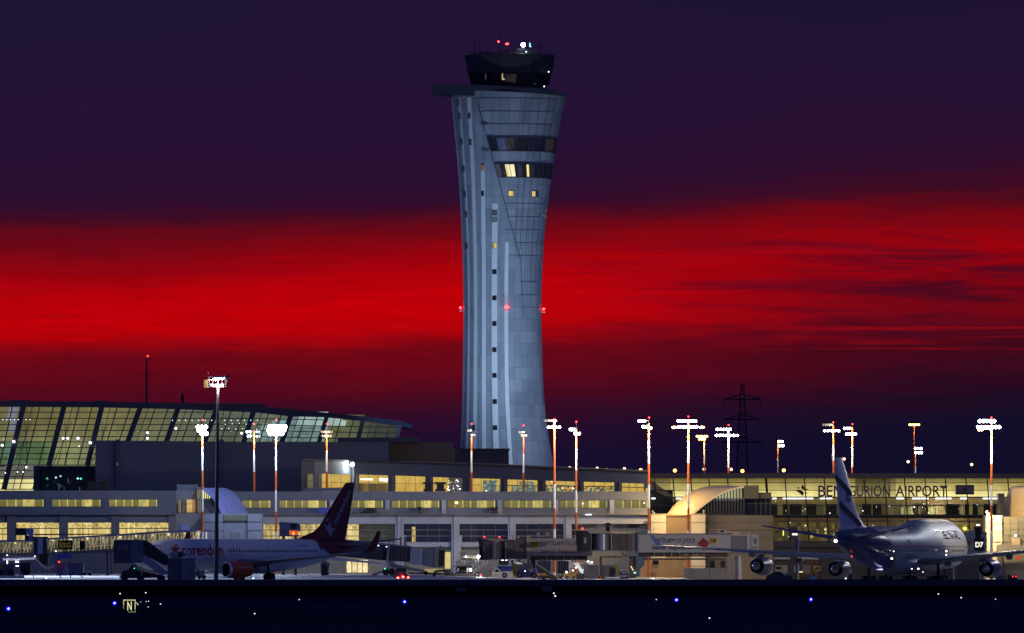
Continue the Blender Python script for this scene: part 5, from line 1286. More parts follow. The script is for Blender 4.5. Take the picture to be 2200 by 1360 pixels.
for i in range(7): q.path([W(1318+i*5.5,1147,D8-1.3), W(1319+i*5.5+(i%3)*1.5,1163,D8-1.35), W(1317+i*5.5,1181,D8-1.3)], .05, 6)
q.path([W(1336,1186,D8-1.4), W(1339,1193,D8-1.4), W(1344,1195,D8-1.4), W(1348,1190,D8-1.4)], .09, 8); q.build('cable', mat('cable_brown', (.12,.08,.05), .6), j8)
q = MB(); q.fbox(1371.5,1147,1571,1187,D8-1.1,3.4); q.build('tunnel', mBankG, j8)
q = MB(); q.fbox(1371,1146,1572,1148,D8-1.3,3.8); q.build('roof_lip', mSteelD, j8)
q = MB(); q.fbox(1372,1187,1563,1196,D8-.4,2.4); q.fbox(1372,1199,1560,1203,D8-.3,1.6); q.build('underframe', mat('under_brown', (.06,.05,.04), .7), j8)
q = MB()
for x in (1405,1426,1442,1460): q.fbox(x,1187,x+1.4,1198,D8-.7,.25)
q.fbox(1372,1200,1560,1200.8,D8-.5,.3)
for x0, x1 in ((1468,1479),(1486,1503),(1507,1515)): q.fbox(x0,1190.5,x1,1193,D8-.6,.15)
q.build('underframe_stay', mTan, j8)
q = MB(); plate(q, 1525,1155.5,1540.5,1168,D8-1.2); p8 = q.build('number_plate', MATS['plate_yellow'], j8)
q = MB(); add_text(q, 'D8', 1527.8,1157.6,1537.8,1165.8,D8-1.26,bold=.02); q.build('plate_text', mBlack, p8)
q = MB(); q.fprism([(1499,1168),(1511,1155.5),(1522.5,1164.5),(1522.5,1169.5),(1511,1183.5)], D8-1.22, .12); q.build('red_diamond', mat('diamond_red', (.28,.02,.02), .6), j8)
q = MB(); add_text(q, HEB, 1407,1155,1493,1169,D8-1.18,shear=.25,bold=.014); q.build('hebrew_lettering', mNavy, j8)
q = MB(); add_text(q, 'bank hapoalim', 1402,1171,1493,1183.5,D8-1.18,shear=.25,bold=.014); q.build('latin_lettering', mNavy, j8)
q = MB(); q.fbox(1571,1151,1574,1187,D8-1.2,3.4); q.fbox(1574,1151,1605,1190,D8-.9,3.4); q.build('end_rotunda', mat('end_grey', (.17,.18,.2), .5, vary=.1), j8)
q = MB(); q.fbox(1604,1151,1612,1190,D8-1.1,3.4); q.fbox(1614,1148,1630,1190,D8-1.3,3.6); q.build('end_panel', mat('end_pale', (.38,.40,.40), .5, vary=.08), j8)
q = MB(); q.fbox(1620,1157,1626,1168,D8-1.4,.1); q.fbox(1616,1175,1628,1178,D8-1.4,.1); q.build('end_window', mSteelD, j8)
q = MB(); q.fprism([(1546,1137),(1558,1137),(1563,1141),(1612,1145),(1612,1151),(1540,1150),(1546,1146)], D8-1, 1.5); q.fbox(1524,1137,1545,1138.5,D8-1,.2); q.fbox(1524,1137,1525.2,1150,D8-1,.2); q.fbox(1527,1142,1543,1143.5,D8-1,.2); q.fbox(1543,1138,1546,1150,D8-1,.3); q.build('roof_unit', mStone, j8)
q = MB(); q.fbox(1548,1139,1556,1143,D8-1.1,.1); q.fbox(1562,1145,1576,1146.2,D8-1.1,.1); q.fbox(1588,1146,1608,1147.4,D8-1.1,.1); q.build('roof_unit_slot', mBlack, j8)
q = MB()
for a, b in (((1282,1128),(1282,1141)),((1282,1129),(1316,1129)),((1316,1128),(1316,1141)),((1292,1129),(1292,1140)),((1371,1131),(1404,1131)),((1371,1131),(1371,1146)),((1385,1131),(1385,1146)),((1404,1131),(1404,1146)),((1371,1138),(1404,1138)),((1341,1115),(1341,1142))): q.beam(W(*a,D8), W(*b,D8), .06)
q.build('roof_rail', mSteel, j8)
q = MB(); q.fbox(1302,1123,1310,1142,D8,.8); q.fbox(1298,1125,1313,1129,D8,.9); q.fbox(1351,1126,1375,1134,D8,2); q.build('roof_machinery', mBlack, j8)
q = MB(); q.fbox(1284,1130,1290,1140,D8+.3,.5); q.fbox(1293,1132,1300,1138,D8+.3,.5); q.fbox(1311,1130,1315,1138,D8+.3,.5); q.build('roof_box', mStone, j8)
q = MB(); q.ball(W(1251.5,1135.5,D8-1.2), .16, 10); q.build('red_beacon', mBeacon, j8)
q = MB(); q.tube(W(1587,1195,D8+.6), (PX(1587,D8),D8+.6,gz(PX(1587,D8),D8)), .58, None, 20); q.fbox(1564,1190,1570,1250,D8,.5); q.fbox(1571,1196,1574,1250,D8,.3); q.build('column', mat('col_steel', (.32,.32,.33), .4, .3), j8)
q = MB(); q.fbox(1352,1195,1366,1250,D8-.2,1.2); q.build('lift_leg', mat('lift_brown', (.10,.08,.06), .6), j8)
q = MB(); q.fbox(1288,1198,1293,1250,D8,.4); q.fbox(1288,1195,1335,1198,D8,.4); q.build('lift_frame', mat('lift_brown', (.10,.08,.06), .6), j8)
q = MB(); q.ball(W(1364,1230.5,D8-1.5), .2, 10, sz=.6); q.build('teal_lamp', mat('lampteal', (0,.2,.2), emit=(.3,.95,.9), es=2), j8)
q = MB(); q.beam(W(1355,1216,D8-1.4), W(1361,1226,D8-1.4), .14); q.build('lit_strut', mLitC, j8)
q = MB(); q.fprism([(1371,1195),(1381,1197),(1380,1220),(1371,1214)], D8-1, .8); q.build('blue_panel', mat('panelblue', (.10,.18,.36), .5), j8)

# right bridge behind the nose of the big airliner
JS = 1610.0
j7 = thing('jet_bridge', 'pale jet bridge tunnel with an orange diamond at the nose of the big airliner', 'jet bridge', (PX(2090,JS), JS, gz(PX(2090,JS),JS)))
q = MB(); q.fbox(2040,1144,2120,1185,JS,3.2); q.build('tunnel', mat('tunnel_pale', (.42,.41,.38), .6, vary=.06), j7)
q = MB(); q.fbox(2062,1142,2080,1145,JS-.2,1.2); q.fbox(2081,1140,2092,1144.5,JS-.2,1.2); q.build('roof_box', mSteel, j7)
q = MB(); q.fprism([(2074,1156),(2086,1164),(2080,1173),(2078,1173)], JS-.12, .12); q.build('orange_diamond', mat('diamond_orange', (.55,.12,.02), .6), j7)
q = MB(); q.fbox(2105,1138.5,2118,1140,JS,1); q.fbox(2105,1143,2118,1145,JS,1); q.fbox(2064,1186,2118,1189,JS-.4,1.2); q.build('roof_rail', mSteel, j7)
q = MB(); q.ball(W(2073,1135.5,JS-.3), .28, 12); q.build('amber_lamp', mat('lampamber', (.5,.4,.1), emit=(1.6,1.2,.15), es=2.5), j7)
q = MB(); q.ball(W(2073,1135.5,JS-.1), .42, 12, sz=1.3); q.build('lamp_housing', mat('amber_house', (.5,.4,.02), .4, emit=sr(150,135,10), es=.9), j7)
for px in (2052,2110):
    q = MB(); q.tube(W(px,1188,JS+1), (PX(px,JS),JS+1,gz(PX(px,JS),JS)), .3, None, 12); q.build('column', mSteelD, j7)
sd = thing('gate_sign', 'black gate sign with white D7 right of the airliner nose', 'sign', (PX(2103,JS-3),JS-3,gz(PX(2103,JS),JS)))
q = MB(); q.fbox(2093,1157,2114,1183,JS-3,.5); s_ = q.build('sign_board', mBlack, sd)
q = MB(); add_text(q, 'D7', 2095.5,1164.5,2112.5,1176,JS-3.1,bold=.035); q.build('lettering', mat('sign_white', (.8,.8,.7), .5, emit=sr(255,252,228), es=1.1), s_)
q = MB(); q.fprism([(2093,1132),(2109,1132),(2107,1157),(2096,1157)], JS-3, .6); q.build('docking_display', mBlack, sd)
for px in (2099.5,2103.5):
    q = MB(); q.ball(W(px,1128,JS-3), .13, 8); q.build('display_lamp', mLampS, sd)
q = MB(); q.tube((PX(2103,JS-3),JS-2.7,gz(60,1610)), W(2103,1183,JS-2.7), .15, None, 10); q.tube(W(2100,1132,JS-2.8), W(2100,1123,JS-2.8), .08, None, 8); q.build('sign_pole', mDark, sd)

# ================================================================== AIRLINERS
def lin(tab, x, c=1):
    for k in range(len(tab)-1):
        if x <= tab[k+1][0] or k == len(tab)-2:
            a, b = tab[k], tab[k+1]; t = (x-a[0])/(b[0]-a[0]); t = max(0, min(1, t)); return a[c]+(b[c]-a[c])*t
class Plane:
    def __init__(s, root, nx, d0, hx, hy, z0): s.root, s.nx, s.d0, s.hx, s.hy, s.z0 = root, nx, d0, hx, hy, z0
    def at(s, px, py, y=0.0):
        """image position -> (station, z) on the plane's lengthwise section at lateral y"""
        k = (px-CX)/F; hx, hy = s.hx, s.hy
        # world x = nx - hx*st + (-hy)*y ; world d = d0 - hy*st + hx*y
        st = (k*(s.d0+hx*y) - s.nx + hy*y) / (-hx + k*hy)
        d = s.d0 - hy*st + hx*y
        return st, CH + (HY-py)/F*d - s.z0
def fuselage(q, tab, n=36, step=.5, midx=0, hump=None, zc=None):
    """tab: (station, top, bottom, half width)"""
    L_ = tab[-1][0]; ss = []
    x = 0
    while x < L_: ss.append(x); x += step if (x > 4) else step*.5
    ss.append(L_); rings = []
    def sm(c, x):  # smoothed
        return (lin(tab, x-.4, c)+lin(tab, x, c)*2+lin(tab, x+.4, c))/4 if 1 < x < L_-1 else lin(tab, x, c)
    for x in ss:
        t, b, h = sm(1,x), sm(2,x), sm(3,x); c = zc(x, t, b) if zc else (t+b)/2
        ring = []
        for i in range(n):
            a = 2*math.pi*i/n; ca, sa = math.cos(a), math.sin(a)
            nar = 1.0
            if hump and sa > 0: nar = 1-hump(t)*sa*.33
            ring.append((-x, h*ca*nar, c + (t-c if sa > 0 else c-b)*sa))
        rings.append(ring)
    q.loft(rings, midx)
    return ss
def airfoil_ring(le, chord, th, up=(0,0,1)):
    """le = (x,y,z) leading edge, chord goes backwards (-x), thickness along up"""
    pr = [(0,0),(.02,.35),(.1,.75),(.3,1),(.55,.8),(.8,.4),(1,.04),(.8,-.22),(.55,-.45),(.3,-.6),(.1,-.5),(.02,-.25)]
    u = Vector(up); return [Vector(le)+Vector((-c*chord,0,0))+u*(t*th/2) for c, t in pr]
def wing(q, st, mi=0, side=1, up=(0,0,1)):
    """st: list of (station LE, y, z, chord, thick)"""
    q.loft([airfoil_ring((-a, side*y, z), c, t, up) for a, y, z, c, t in st], mi)
def nacelle(plane, s0, y, z, r, ln, mo, mi_, lip, coreM, name='engine'):
    e = MB(); n = 24
    def rg(s, rr, dz=0): return [(-s, y+rr*math.cos(2*math.pi*i/n), z+dz+rr*math.sin(2*math.pi*i/n)) for i in range(n)]
    e.loft([rg(s0+.35,r*.97), rg(s0+ln*.3,r*1.03), rg(s0+ln*.6,r*.98), rg(s0+ln,r*.80)], 0, False)
    o = e.build(name, mo, plane, local=True)
    e = MB(); e.loft([rg(s0+.35,r*.97), rg(s0+.1,r*.93), rg(s0,r*.86), rg(s0+.1,r*.79), rg(s0+.5,r*.76)], 0, False); e.build('intake_lip', lip, o, local=True)
    e = MB(); e.loft([rg(s0+.9,.01), rg(s0+.9,r*.77)], 0, False); e.loft([rg(s0+.5,r*.76), rg(s0+.9,r*.77)], 0, False); e.loft([rg(s0+.45,.03), rg(s0+.9,r*.22)],0,False); e.build('fan', mDark, o, local=True)
    e = MB(); e.loft([rg(s0+ln,r*.80), rg(s0+ln-.4,r*.74), rg(s0+ln-.5,r*.50)], 0, False); e.build('bypass_duct', mBlack, o, local=True)
    e = MB(); e.loft([rg(s0+ln-.5,r*.52), rg(s0+ln+.5,r*.47), rg(s0+ln+1.1,r*.36), rg(s0+ln+1.1,r*.24), rg(s0+ln+1.7,r*.05)], 0, False); e.build('core_nozzle', coreM, o, local=True)
    return o

# ---- single-aisle jet, nose towards the left and the camera
th = R(43); hx, hy = -math.cos(th), -math.sin(th)
NX, ND = PX(287,1248), 1248.0
pa = thing('airliner', 'white airliner with red tail and red engine, nose hidden by the covered stairs', 'airliner', (NX, ND, 0), None, math.atan2(hy, hx))
PA = Plane(pa, NX, ND, hx, hy, 0.0)
mFus = mat('fuselage_white', (0.72,0.74,0.74), 0.32, coat=.3); mRedL = mat('livery_red', (0.16,0.008,0.008), 0.4, coat=.1); mWing = mat('wing_grey', (0.16,0.165,0.19), 0.4)
mMet = mat('polished_metal', (0.7,0.7,0.72), 0.2, 1.0); mCore = mat('core_metal', (0.25,0.23,0.22), 0.35, .9)
tA = [(0,2.85,2.6,.08),(.3,3.15,2.3,.45),(1,3.6,1.95,.95),(1.8,4.0,1.7,1.3),(2.8,4.65,1.5,1.6),(4.2,5.15,1.38,1.80),(6,5.35,1.35,1.88),(25,5.35,1.35,1.88),(28,5.35,1.7,1.80),(31,5.32,2.4,1.55),(34,5.25,3.2,1.1),(36.5,5.08,3.95,.6),(38,4.85,4.4,.22)]
q = MB(); fuselage(q, tA, 36, .4)
for i, f in enumerate(q.f):
    c = [sum(q.v[k][a] for k in f)/len(f) for a in range(3)]
    if -c[0] > 31.2 + (c[2]-3.4)*-1.9 + max(0, 3.6-c[2])*1.2 and -c[0] > 29.5: q.m[i] = 1
q.build('fuselage', [mFus, mRedL], pa, local=True)
def sideA(st, z, off=.03, side=1):
    t, b, h = lin(tA,st,1), lin(tA,st,2), lin(tA,st,3); c = (t+b)/2; v = max(-.98, min(.98, (z-c)/((t-b)/2)))
    return Vector((-st, side*(h*math.sqrt(1-v*v)+off), z))
for y_ in (1,):
    q = MB()
    for k in range(31):
        st = 13.9+k*.50
        if 17.4 < st < 17.8: continue
        ring = [sideA(st+.11*math.cos(a), 3.84+.17*math.sin(a), .03) for a in [2*math.pi*j/10 for j in range(10)]]; q.add(ring, [tuple(range(10))])
    q.build('cabin_windows', mGlassD, pa, local=True)
s0, z1 = PA.at(391,1169,1.88); s1, z0 = PA.at(480,1194,1.88)
mRedT = mat('logo_red', (.42,.015,.015), .45)
q = MB(); text_on(q, 'corendon', lambda u, v: sideA(s0+(s1-s0)*u, z0+(z1-z0)*v, .035), 0, 10, .02); q.build('name_lettering', mRedT, pa, local=True)
s0b, z1b = PA.at(432,1197.5,1.88); s1b, z0b = PA.at(480,1202.5,1.88)
q = MB(); text_on(q, 'AIRLINES', lambda u, v: sideA(s0b+(s1b-s0b)*u, z0b+(z1b-z0b)*v, .035), 0, 4, 0, .2); q.build('small_lettering', mat('logo_grey', (.25,.26,.32), .5), pa, local=True)
star = [(366,1179),(374,1177),(371,1169),(379,1175),(389,1177),(382,1182),(381,1188),(376,1184),(371,1186),(373,1181)]
q = MB(); pts = [sideA(*PA.at(x,y,1.85), .035) for x, y in star]; cen = sideA(*PA.at(377.5,1180,1.85), .035)
q.add([cen]+pts, [(0,i+1,(i+1)%10+1) for i in range(10)])
c0 = [sideA(*PA.at(382.5+3*math.cos(a),1171+2.5*math.sin(a),1.85), .035) for a in [2*math.pi*j/10 for j in range(10)]]; q.add(c0, [tuple(range(10))]); q.build('star_emblem', mRedT, pa, local=True)
s0r, z1r = PA.at(643,1171.5,1.6); s1r, z0r = PA.at(663,1175,1.6)
q = MB(); text_on(q, '9H-TJG', lambda u, v: sideA(s0r+(s1r-s0r)*u, z0r+(z1r-z0r)*v, .03), 0, 3); q.build('registration', mNavy, pa, local=True)
for px0, px1, y0_, y1_ in ((340,351,1171,1192),(497,504,1177,1192),(509,516,1177,1192),(690,697,1176,1193)):
    q = MB(); a, zt = PA.at(px0,y0_,1.85); b, zb = PA.at(px1,y1_,1.85); pt = [(a,zt),(b,zt),(b,zb),(a,zb)]
    for k in range(4):
        for m_ in range(4):
            p0 = (pt[k][0]+(pt[(k+1)%4][0]-pt[k][0])*m_/4, pt[k][1]+(pt[(k+1)%4][1]-pt[k][1])*m_/4); p1 = (pt[k][0]+(pt[(k+1)%4][0]-pt[k][0])*(m_+1)/4, pt[k][1]+(pt[(k+1)%4][1]-pt[k][1])*(m_+1)/4)
            q.beam(sideA(*p0,.01), sideA(*p1,.01), .05)
    q.build('cabin_door', mat('door_line', (.30,.31,.36), .5), pa, local=True)
q = MB(); ws = [sideA(2.0,4.0,.02), sideA(2.9,4.55,.02), sideA(3.5,4.5,.02), sideA(3.3,3.95,.02)]; q.add(ws,[(0,1,2,3)]); q.build('cockpit_window', mGlassD, pa, local=True)
# fin in its own outline
def fin(tab, mA, plane, th_=.45):
    q = MB(); q.loft([airfoil_ring((-a, 0, z), b-a, th_*(b-a)/4+.05, (0,1,0)) for z, a, b in tab], 0); return q.build('fin', mA, plane, local=True)
LEa = [PA.at(*p) for p in ((636,1158.5),(652,1151.5),(673.5,1142),(682,1134.5),(690,1124),(701,1104),(722,1070),(741,1039),(745,1036.5))]
TEa = [PA.at(*p) for p in ((741,1162),(747,1131),(761.5,1046),(762,1036.5))]
def onle(z, L__): 
    L__ = sorted([(b, a) for a, b in L__]); return lin(L__, z)
zs = sorted(set([round(b,3) for a, b in LEa]+[5.1,5.3]))
fa = fin([(z, onle(z, LEa), onle(z, TEa)) for z in zs], mRedL, pa, .42)
q = MB()
A_, B_, H_ = (723.5,1127), (756,1056.5), (-10,-5)
def finp(x, y, off=.30):
    st, z = PA.at(x, y, off); return Vector((-st, off, z))
text_on(q, 'corendon', lambda u, v: finp(A_[0]+(B_[0]-A_[0])*u+H_[0]*v, A_[1]+(B_[1]-A_[1])*u+H_[1]*v), 0, 2, .02)
st_ = [(595,905),(665,955),(700,870),(722,972),(800,1000),(735,1050),(720,1145),(670,1065),(615,1065),(628,985)]
P_ = [finp(620+x/7.857, 1010+y/7.857) for x, y in st_]; q.add([finp(706,1137.5)]+P_, [(0,i+1,(i+1)%10+1) for i in range(10)])
q.add([finp(703.4+3.4*math.cos(a), 1116.3+3.4*math.sin(a)) for a in [2*math.pi*j/12 for j in range(12)]], [tuple(range(12))])
q.build('tail_emblem', mat('tail_grey', (.40,.40,.46), .5), fa, local=True)
for sd in (1,-1):
    q = MB(); wing(q, [(13.0,1.2,2.15,8.4,.95),(14.6,3.6,2.35,7.0,.75),(16.4,6.3,2.6,5.2,.5),(19.6,12,3.15,3.3,.3),(22.6,17.0,3.66,1.75,.17)], 0, sd)
    wo = q.build('wing', mWing, pa, local=True)
    q = MB(); q.loft([airfoil_ring((-a, sd*y, z), c, .10, (0,.7*sd,-.3)) for a, y, z, c in ((22.6,17.0,3.66,1.75),(23.0,17.45,3.9,1.5),(23.6,17.75,4.6,1.2),(24.5,18.0,6.3,.6))], 0); q.build('winglet', mRedL, wo, local=True)
    q = MB(); wing(q, [(33.0,.5,4.55,4.2,.4),(37.4,7.2,5.35,1.4,.14)], 0, sd); q.build('tailplane', mWing, pa, local=True)
    e_ = nacelle(pa, 10.9, sd*4.83, 1.52, 1.05, 4.0, mat('engine_red', (.42,.045,.01), .38, coat=.2), None, mMet, mCore)
    q = MB(); q.loft([[(-12.2,sd*4.83-.12,2.45),(-12.2,sd*4.83+.12,2.45),(-17,sd*4.83+.12,2.3),(-17,sd*4.83-.12,2.3)],[(-13.2,sd*4.83-.1,2.85),(-13.2,sd*4.83+.1,2.85),(-18,sd*4.83+.1,2.6),(-18,sd*4.83-.1,2.6)]],0,True,False); q.build('pylon', mWing, pa, local=True)
    q = MB()
    for dy in (-.35,.35): q.tube((-20,sd*2.86+dy-.16,.56),(-20,sd*2.86+dy+.16,.56),.56,None,18)
    q.tube((-20,sd*2.86,.56),(-19.6,sd*2.86,2.4),.13,None,8); q.build('main_gear', mRubber, pa, local=True)
    if sd > 0:
        q = MB(); text_on(q, 'corendon airlines', lambda u, v: Vector((-(12.2+2.4*u), sd*4.83+1.075*math.cos(R(4)+v*.1), 1.72+.16*v)), 0, 1); q.build('engine_lettering', mWhiteP, e_, local=True)
q = MB()
for dy in (-.25,.25): q.tube((-4.6,dy-.1,.34),(-4.6,dy+.1,.34),.34,None,14)
q.tube((-4.6,0,.34),(-4.5,0,1.6),.09,None,8); q.build('nose_gear', mRubber, pa, local=True)
q = MB(); q.loft([[(-12.5,y,z) for y, z in ((-1.2,1.5),(1.2,1.5),(0.6,1.2),(-.6,1.2))],[(-15,y,z) for y, z in ((-1.9,2.0),(1.9,2.0),(1.2,1.05),(-1.2,1.05))],[(-21,y,z) for y, z in ((-1.9,2.0),(1.9,2.0),(1.2,1.05),(-1.2,1.05))],[(-24,y,z) for y, z in ((-1.2,1.5),(1.2,1.5),(0.6,1.3),(-.6,1.3))]],0); q.build('belly_fairing', mFus, pa, local=True)

# ---- wide-body jet seen from behind, nose away to the right
hx2, hy2 = .309, .951
NX2, ND2, Z2 = 69.5, 1565.2, -1.2
pb = thing('airliner', 'huge four engined airliner with blue striped tail, seen from behind at the right', 'airliner', (NX2, ND2, Z2), None, math.atan2(hy2, hx2))
PB = Plane(pb, NX2, ND2, hx2, hy2, Z2)
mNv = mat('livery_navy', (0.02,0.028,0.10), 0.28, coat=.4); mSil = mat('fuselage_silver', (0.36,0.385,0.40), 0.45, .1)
tB = [(0,4.8,4.4,.1),(.5,5.8,3.8,.9),(1.2,6.7,3.35,1.5),(2.5,7.9,2.9,2.15),(4,8.95,2.6,2.6),(5.5,9.5,2.4,2.9),(8,9.85,2.25,3.15),(11,9.95,2.2,3.25),(22,9.95,2.2,3.25),(25,9.8,2.2,3.25),(28,9.45,2.2,3.25),(31,9.0,2.2,3.25),(34,8.76,2.2,3.25),(45,8.7,2.2,3.25),(49,8.7,2.5,3.2),(54,8.65,3.3,2.9),(59,8.55,4.4,2.35),(64,8.3,5.6,1.55),(67,8.0,6.4,.9),(68.8,7.5,6.9,.3)]
q = MB(); hump = lambda t: max(0, (t-8.7)/1.25)
fuselage(q, tB, 44, .5, 0, hump, lambda x, t, b: 5.45 if 3 < x < 46 else ((t+b)/2 if not (46 <= x) else 5.45+(x-46)/22.8*1.7))
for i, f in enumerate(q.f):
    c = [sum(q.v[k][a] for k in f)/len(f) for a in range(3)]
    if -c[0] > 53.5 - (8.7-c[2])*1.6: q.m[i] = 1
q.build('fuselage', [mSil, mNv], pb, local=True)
def sideB(st, z, off=.03, side=-1):
    t, b, h = lin(tB,st,1), lin(tB,st,2), lin(tB,st,3); c = 5.45 if st < 46 else 5.45+(st-46)/22.8*1.7
    v = (z-c)/((t-c) if z > c else (c-b)); v = max(-.98, min(.98, v)); nar = 1-hump(t)*v*.33 if v > 0 else 1
    return Vector((-st, side*(h*math.sqrt(1-v*v)*nar+off), z))
q = MB()
for k in range(60):
    st = 8+k*.66
    if int(k) in (12,13,30,31,45): continue
    ring = [sideB(st+.14*math.cos(a), 5.05+.19*math.sin(a), .03) for a in [2*math.pi*j/8 for j in range(8)]]; q.add(ring, [tuple(range(8))])
for k in range(22):
    st = 8+k*.62; ring = [sideB(st+.13*math.cos(a), 8.05+.17*math.sin(a), .03) for a in [2*math.pi*j/8 for j in range(8)]]; q.add(ring, [tuple(range(8))])
q.build('cabin_windows', mGlassD, pb, local=True)
q = MB()
for k in range(48):
    a = 3+k*1.0; z = 5.62; q.add([sideB(a,z,.035), sideB(a+1,z,.035), sideB(a+1,z+.17,.035), sideB(a,z+.17,.035)], [(0,1,2,3)])
q.build('gold_stripe', mat('gold_line', (.75,.60,.30), .25, .6), pb, local=True)
y_l = -2.6
sa, zt = PB.at(2028,1141.5,y_l); sb_, zb = PB.at(2062,1158.5,y_l)
for wtxt, u0, u1 in (('EL',0,.28),('לא',.34,.60),('AL',.66,1.0)):
    q = MB(); text_on(q, wtxt, lambda u, v: sideB(sa+(sb_-sa)*(u0+(u1-u0)*u), zb+(zt-zb)*v, .04), 0, 10, .015); q.build('name_lettering', mat('name_navy', (.012,.015,.06), .9, spec=0.0), pb, local=True)
q = MB(); q.add([sideB(*PB.at(x,y,-3.1),.035) for x, y in ((1950,1159),(1955,1160),(1958,1168),(1953,1167))],[(0,1,2,3)]); q.build('flag_mark', mNavy, pb, local=True)
LEb = [PB.at(*p) for p in ((1862,1132.5),(1853,1127),(1845,1112),(1838,1094),(1829,1061),(1818,1015),(1808,983.5))]
TEb = [PB.at(*p) for p in ((1804.5,1132.5),(1801,1090),(1797,1040),(1791.5,982.5))]
zs = sorted(set([round(b,3) for a, b in LEb]+[8.2]))
fb = fin([(z, onle(z, LEb), onle(z, TEb)) for z in zs], mat('fin_white', (.78,.79,.82), .4, coat=.15), pb, .55)
def finq(x, y, off=-.62):
    st, z = PB.at(x, y, off); return Vector((-st, off, z))
q = MB()
def offq(z): return -(.12+.50*(19.0-z)/10.5)
def finq2(x, y):
    st, z = PB.at(x, y, -.3); return Vector((-st, offq(z)-.05, z))
for (xa, ya), (xb, yb), hgt in (((1794.0,1018),(1829,1057),13),((1801,1076),(1846,1124),14)):
    n = 8; top = [finq2(xa+(xb-xa)*k/n, ya+(yb-ya)*(k/n)**1.15) for k in range(n+1)]; bt = [finq2(xa+(xb-xa)*k/n, ya+hgt+(yb-ya-3)*(k/n)**1.15) for k in range(n+1)]
    q.add(top+bt, [(k,k+1,n+2+k,n+1+k) for k in range(n)])
for s_ in (1,-1):
    tri = [(1822+4.4*math.sin(2*math.pi*k/3), 1067.5-s_*13*math.cos(2*math.pi*k/3)) for k in range(3)]
    for k in range(3):
        a, b = finq2(*tri[k]), finq2(*tri[(k+1)%3]); q.beam(a, b, .16, .03)
q.build('tail_stripes', mat('stripe_navy', (.012,.018,.07), .8, spec=.1), fb, local=True)
for sd in (1,-1):
    q = MB(); wing(q, [(18.5,2.0,3.4,17.0,2.0),(22.5,5.5,3.6,13.5,1.6),(29.5,13,4.2,9.6,1.0),(38.5,23,5.0,6.4,.6),(48.3,33.2,5.8,3.6,.3)], 0, sd)
    wo = q.build('wing', mSil if sd < 0 else mat('wing_pale', (.26,.27,.30), .38), pb, local=True)
    q = MB(); q.loft([airfoil_ring((-a, sd*y, z), c, .12, (0,.8*sd,-.3)) for a, y, z, c in ((48.3,33.2,5.8,3.6),(49.8,34.6,7.6,1.2))], 0); q.build('winglet', mat('winglet_white', (.7,.72,.75), .35), wo, local=True)
    for k, (a, y, z) in enumerate(((36.5,8.5,3.0),(38.2,14.5,3.5),(41.5,19.5,4.1))):
        q = MB(); q.loft([[(-(a+dx), sd*y+r_*math.cos(t)*.5, z+r_*math.sin(t)) for t in [2*math.pi*j/10 for j in range(10)]] for dx, r_ in ((-2,.05),(-1,.4),(1,.45),(2.6,.05))], 0); q.build('flap_fairing', mat('fairing', (.16,.17,.22), .4), wo, local=True)
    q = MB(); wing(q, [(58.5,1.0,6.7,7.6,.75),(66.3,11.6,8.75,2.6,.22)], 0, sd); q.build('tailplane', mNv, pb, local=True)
    for s_, y_, z_ in ((23.0,12.0,2.25),(32.3,21.8,2.75)):
        e_ = nacelle(pb, s_, sd*y_, z_, 1.42, 4.3, mat('nacelle_silver', (.20,.21,.25), .35, .4), None, mMet, mMet)
        q = MB(); q.loft([[(-(s_+1.5),sd*y_-.2,z_+1.2),(-(s_+1.5),sd*y_+.2,z_+1.2),(-(s_+8),sd*y_+.2,z_+1.3),(-(s_+8),sd*y_-.2,z_+1.3)],[(-(s_+4),sd*y_-.15,z_+2.3),(-(s_+4),sd*y_+.15,z_+2.3),(-(s_+9),sd*y_+.15,z_+2.2),(-(s_+9),sd*y_-.15,z_+2.2)]],0,True,False); q.build('pylon', mSil, pb, local=True)
    for s_, y_ in ((31.5,5.5),(34.6,1.9)):
        q = MB()
        for dx in (-.75,.75):
            for dy in (-.55,.55): q.tube((-(s_+dx),sd*y_+dy-.22,.62),(-(s_+dx),sd*y_+dy+.22,.62),.62,None,18)
        q.tube((-s_,sd*y_,.6),(-s_,sd*y_,3.2),.2,None,10); q.beam((-(s_-.9),sd*y_,.62),(-(s_+.9),sd*y_,.62),.22); q.build('main_gear', mRubber, pb, local=True)
q = MB()
for dy in (-.45,.45): q.tube((-8.2,dy-.18,.6),(-8.2,dy+.18,.6),.6,None,16)
q.tube((-8.2,0,.6),(-8,0,2.8),.15,None,8); q.build('nose_gear', mRubber, pb, local=True)
q = MB(); q.loft([[(-s_, w_*math.cos(t), 2.9+h_*math.sin(t)) for t in [2*math.pi*j/20 for j in range(20)]] for s_, w_, h_ in ((17,.3,.2),(20,2.9,1.3),(26,3.7,1.55),(36,3.7,1.55),(41,2.6,1.2),(44,.3,.2))], 0); q.build('belly_fairing', mSil, pb, local=True)
q = MB(); q.loft([[(-68.75-d_, r_*math.cos(t), 7.1+r_*math.sin(t)) for t in [2*math.pi*j/12 for j in range(12)]] for d_, r_ in ((-.2,.35),(.15,.28))], 0); q.build('exhaust', mDark, pb, local=True)
mNavL = mat('nav_light', (.8,.8,.8), .3, emit=(1,.92,.9), es=6)
def plight(st, y, z, r_, m_, name='navigation_light'):
    q = MB(); q.ball((-st,y,z), r_, 8); q.build(name, m_, pb, local=True)
plight(69.0,-.1,6.5,.26,mNavL)
for px, py, y_, r_ in ((1916,1200,-4.0,.16),(2033,1184,-4.1,.14),(2033,1192,-8,.10),(1959,1222,-5,.08),(1973,1222,-6,.13),(1920,1184.5,-3.4,.08),(1983,1229,-7,.06)):
    st, z = PB.at(px,py,y_); plight(st, y_, z, r_, mNavL)
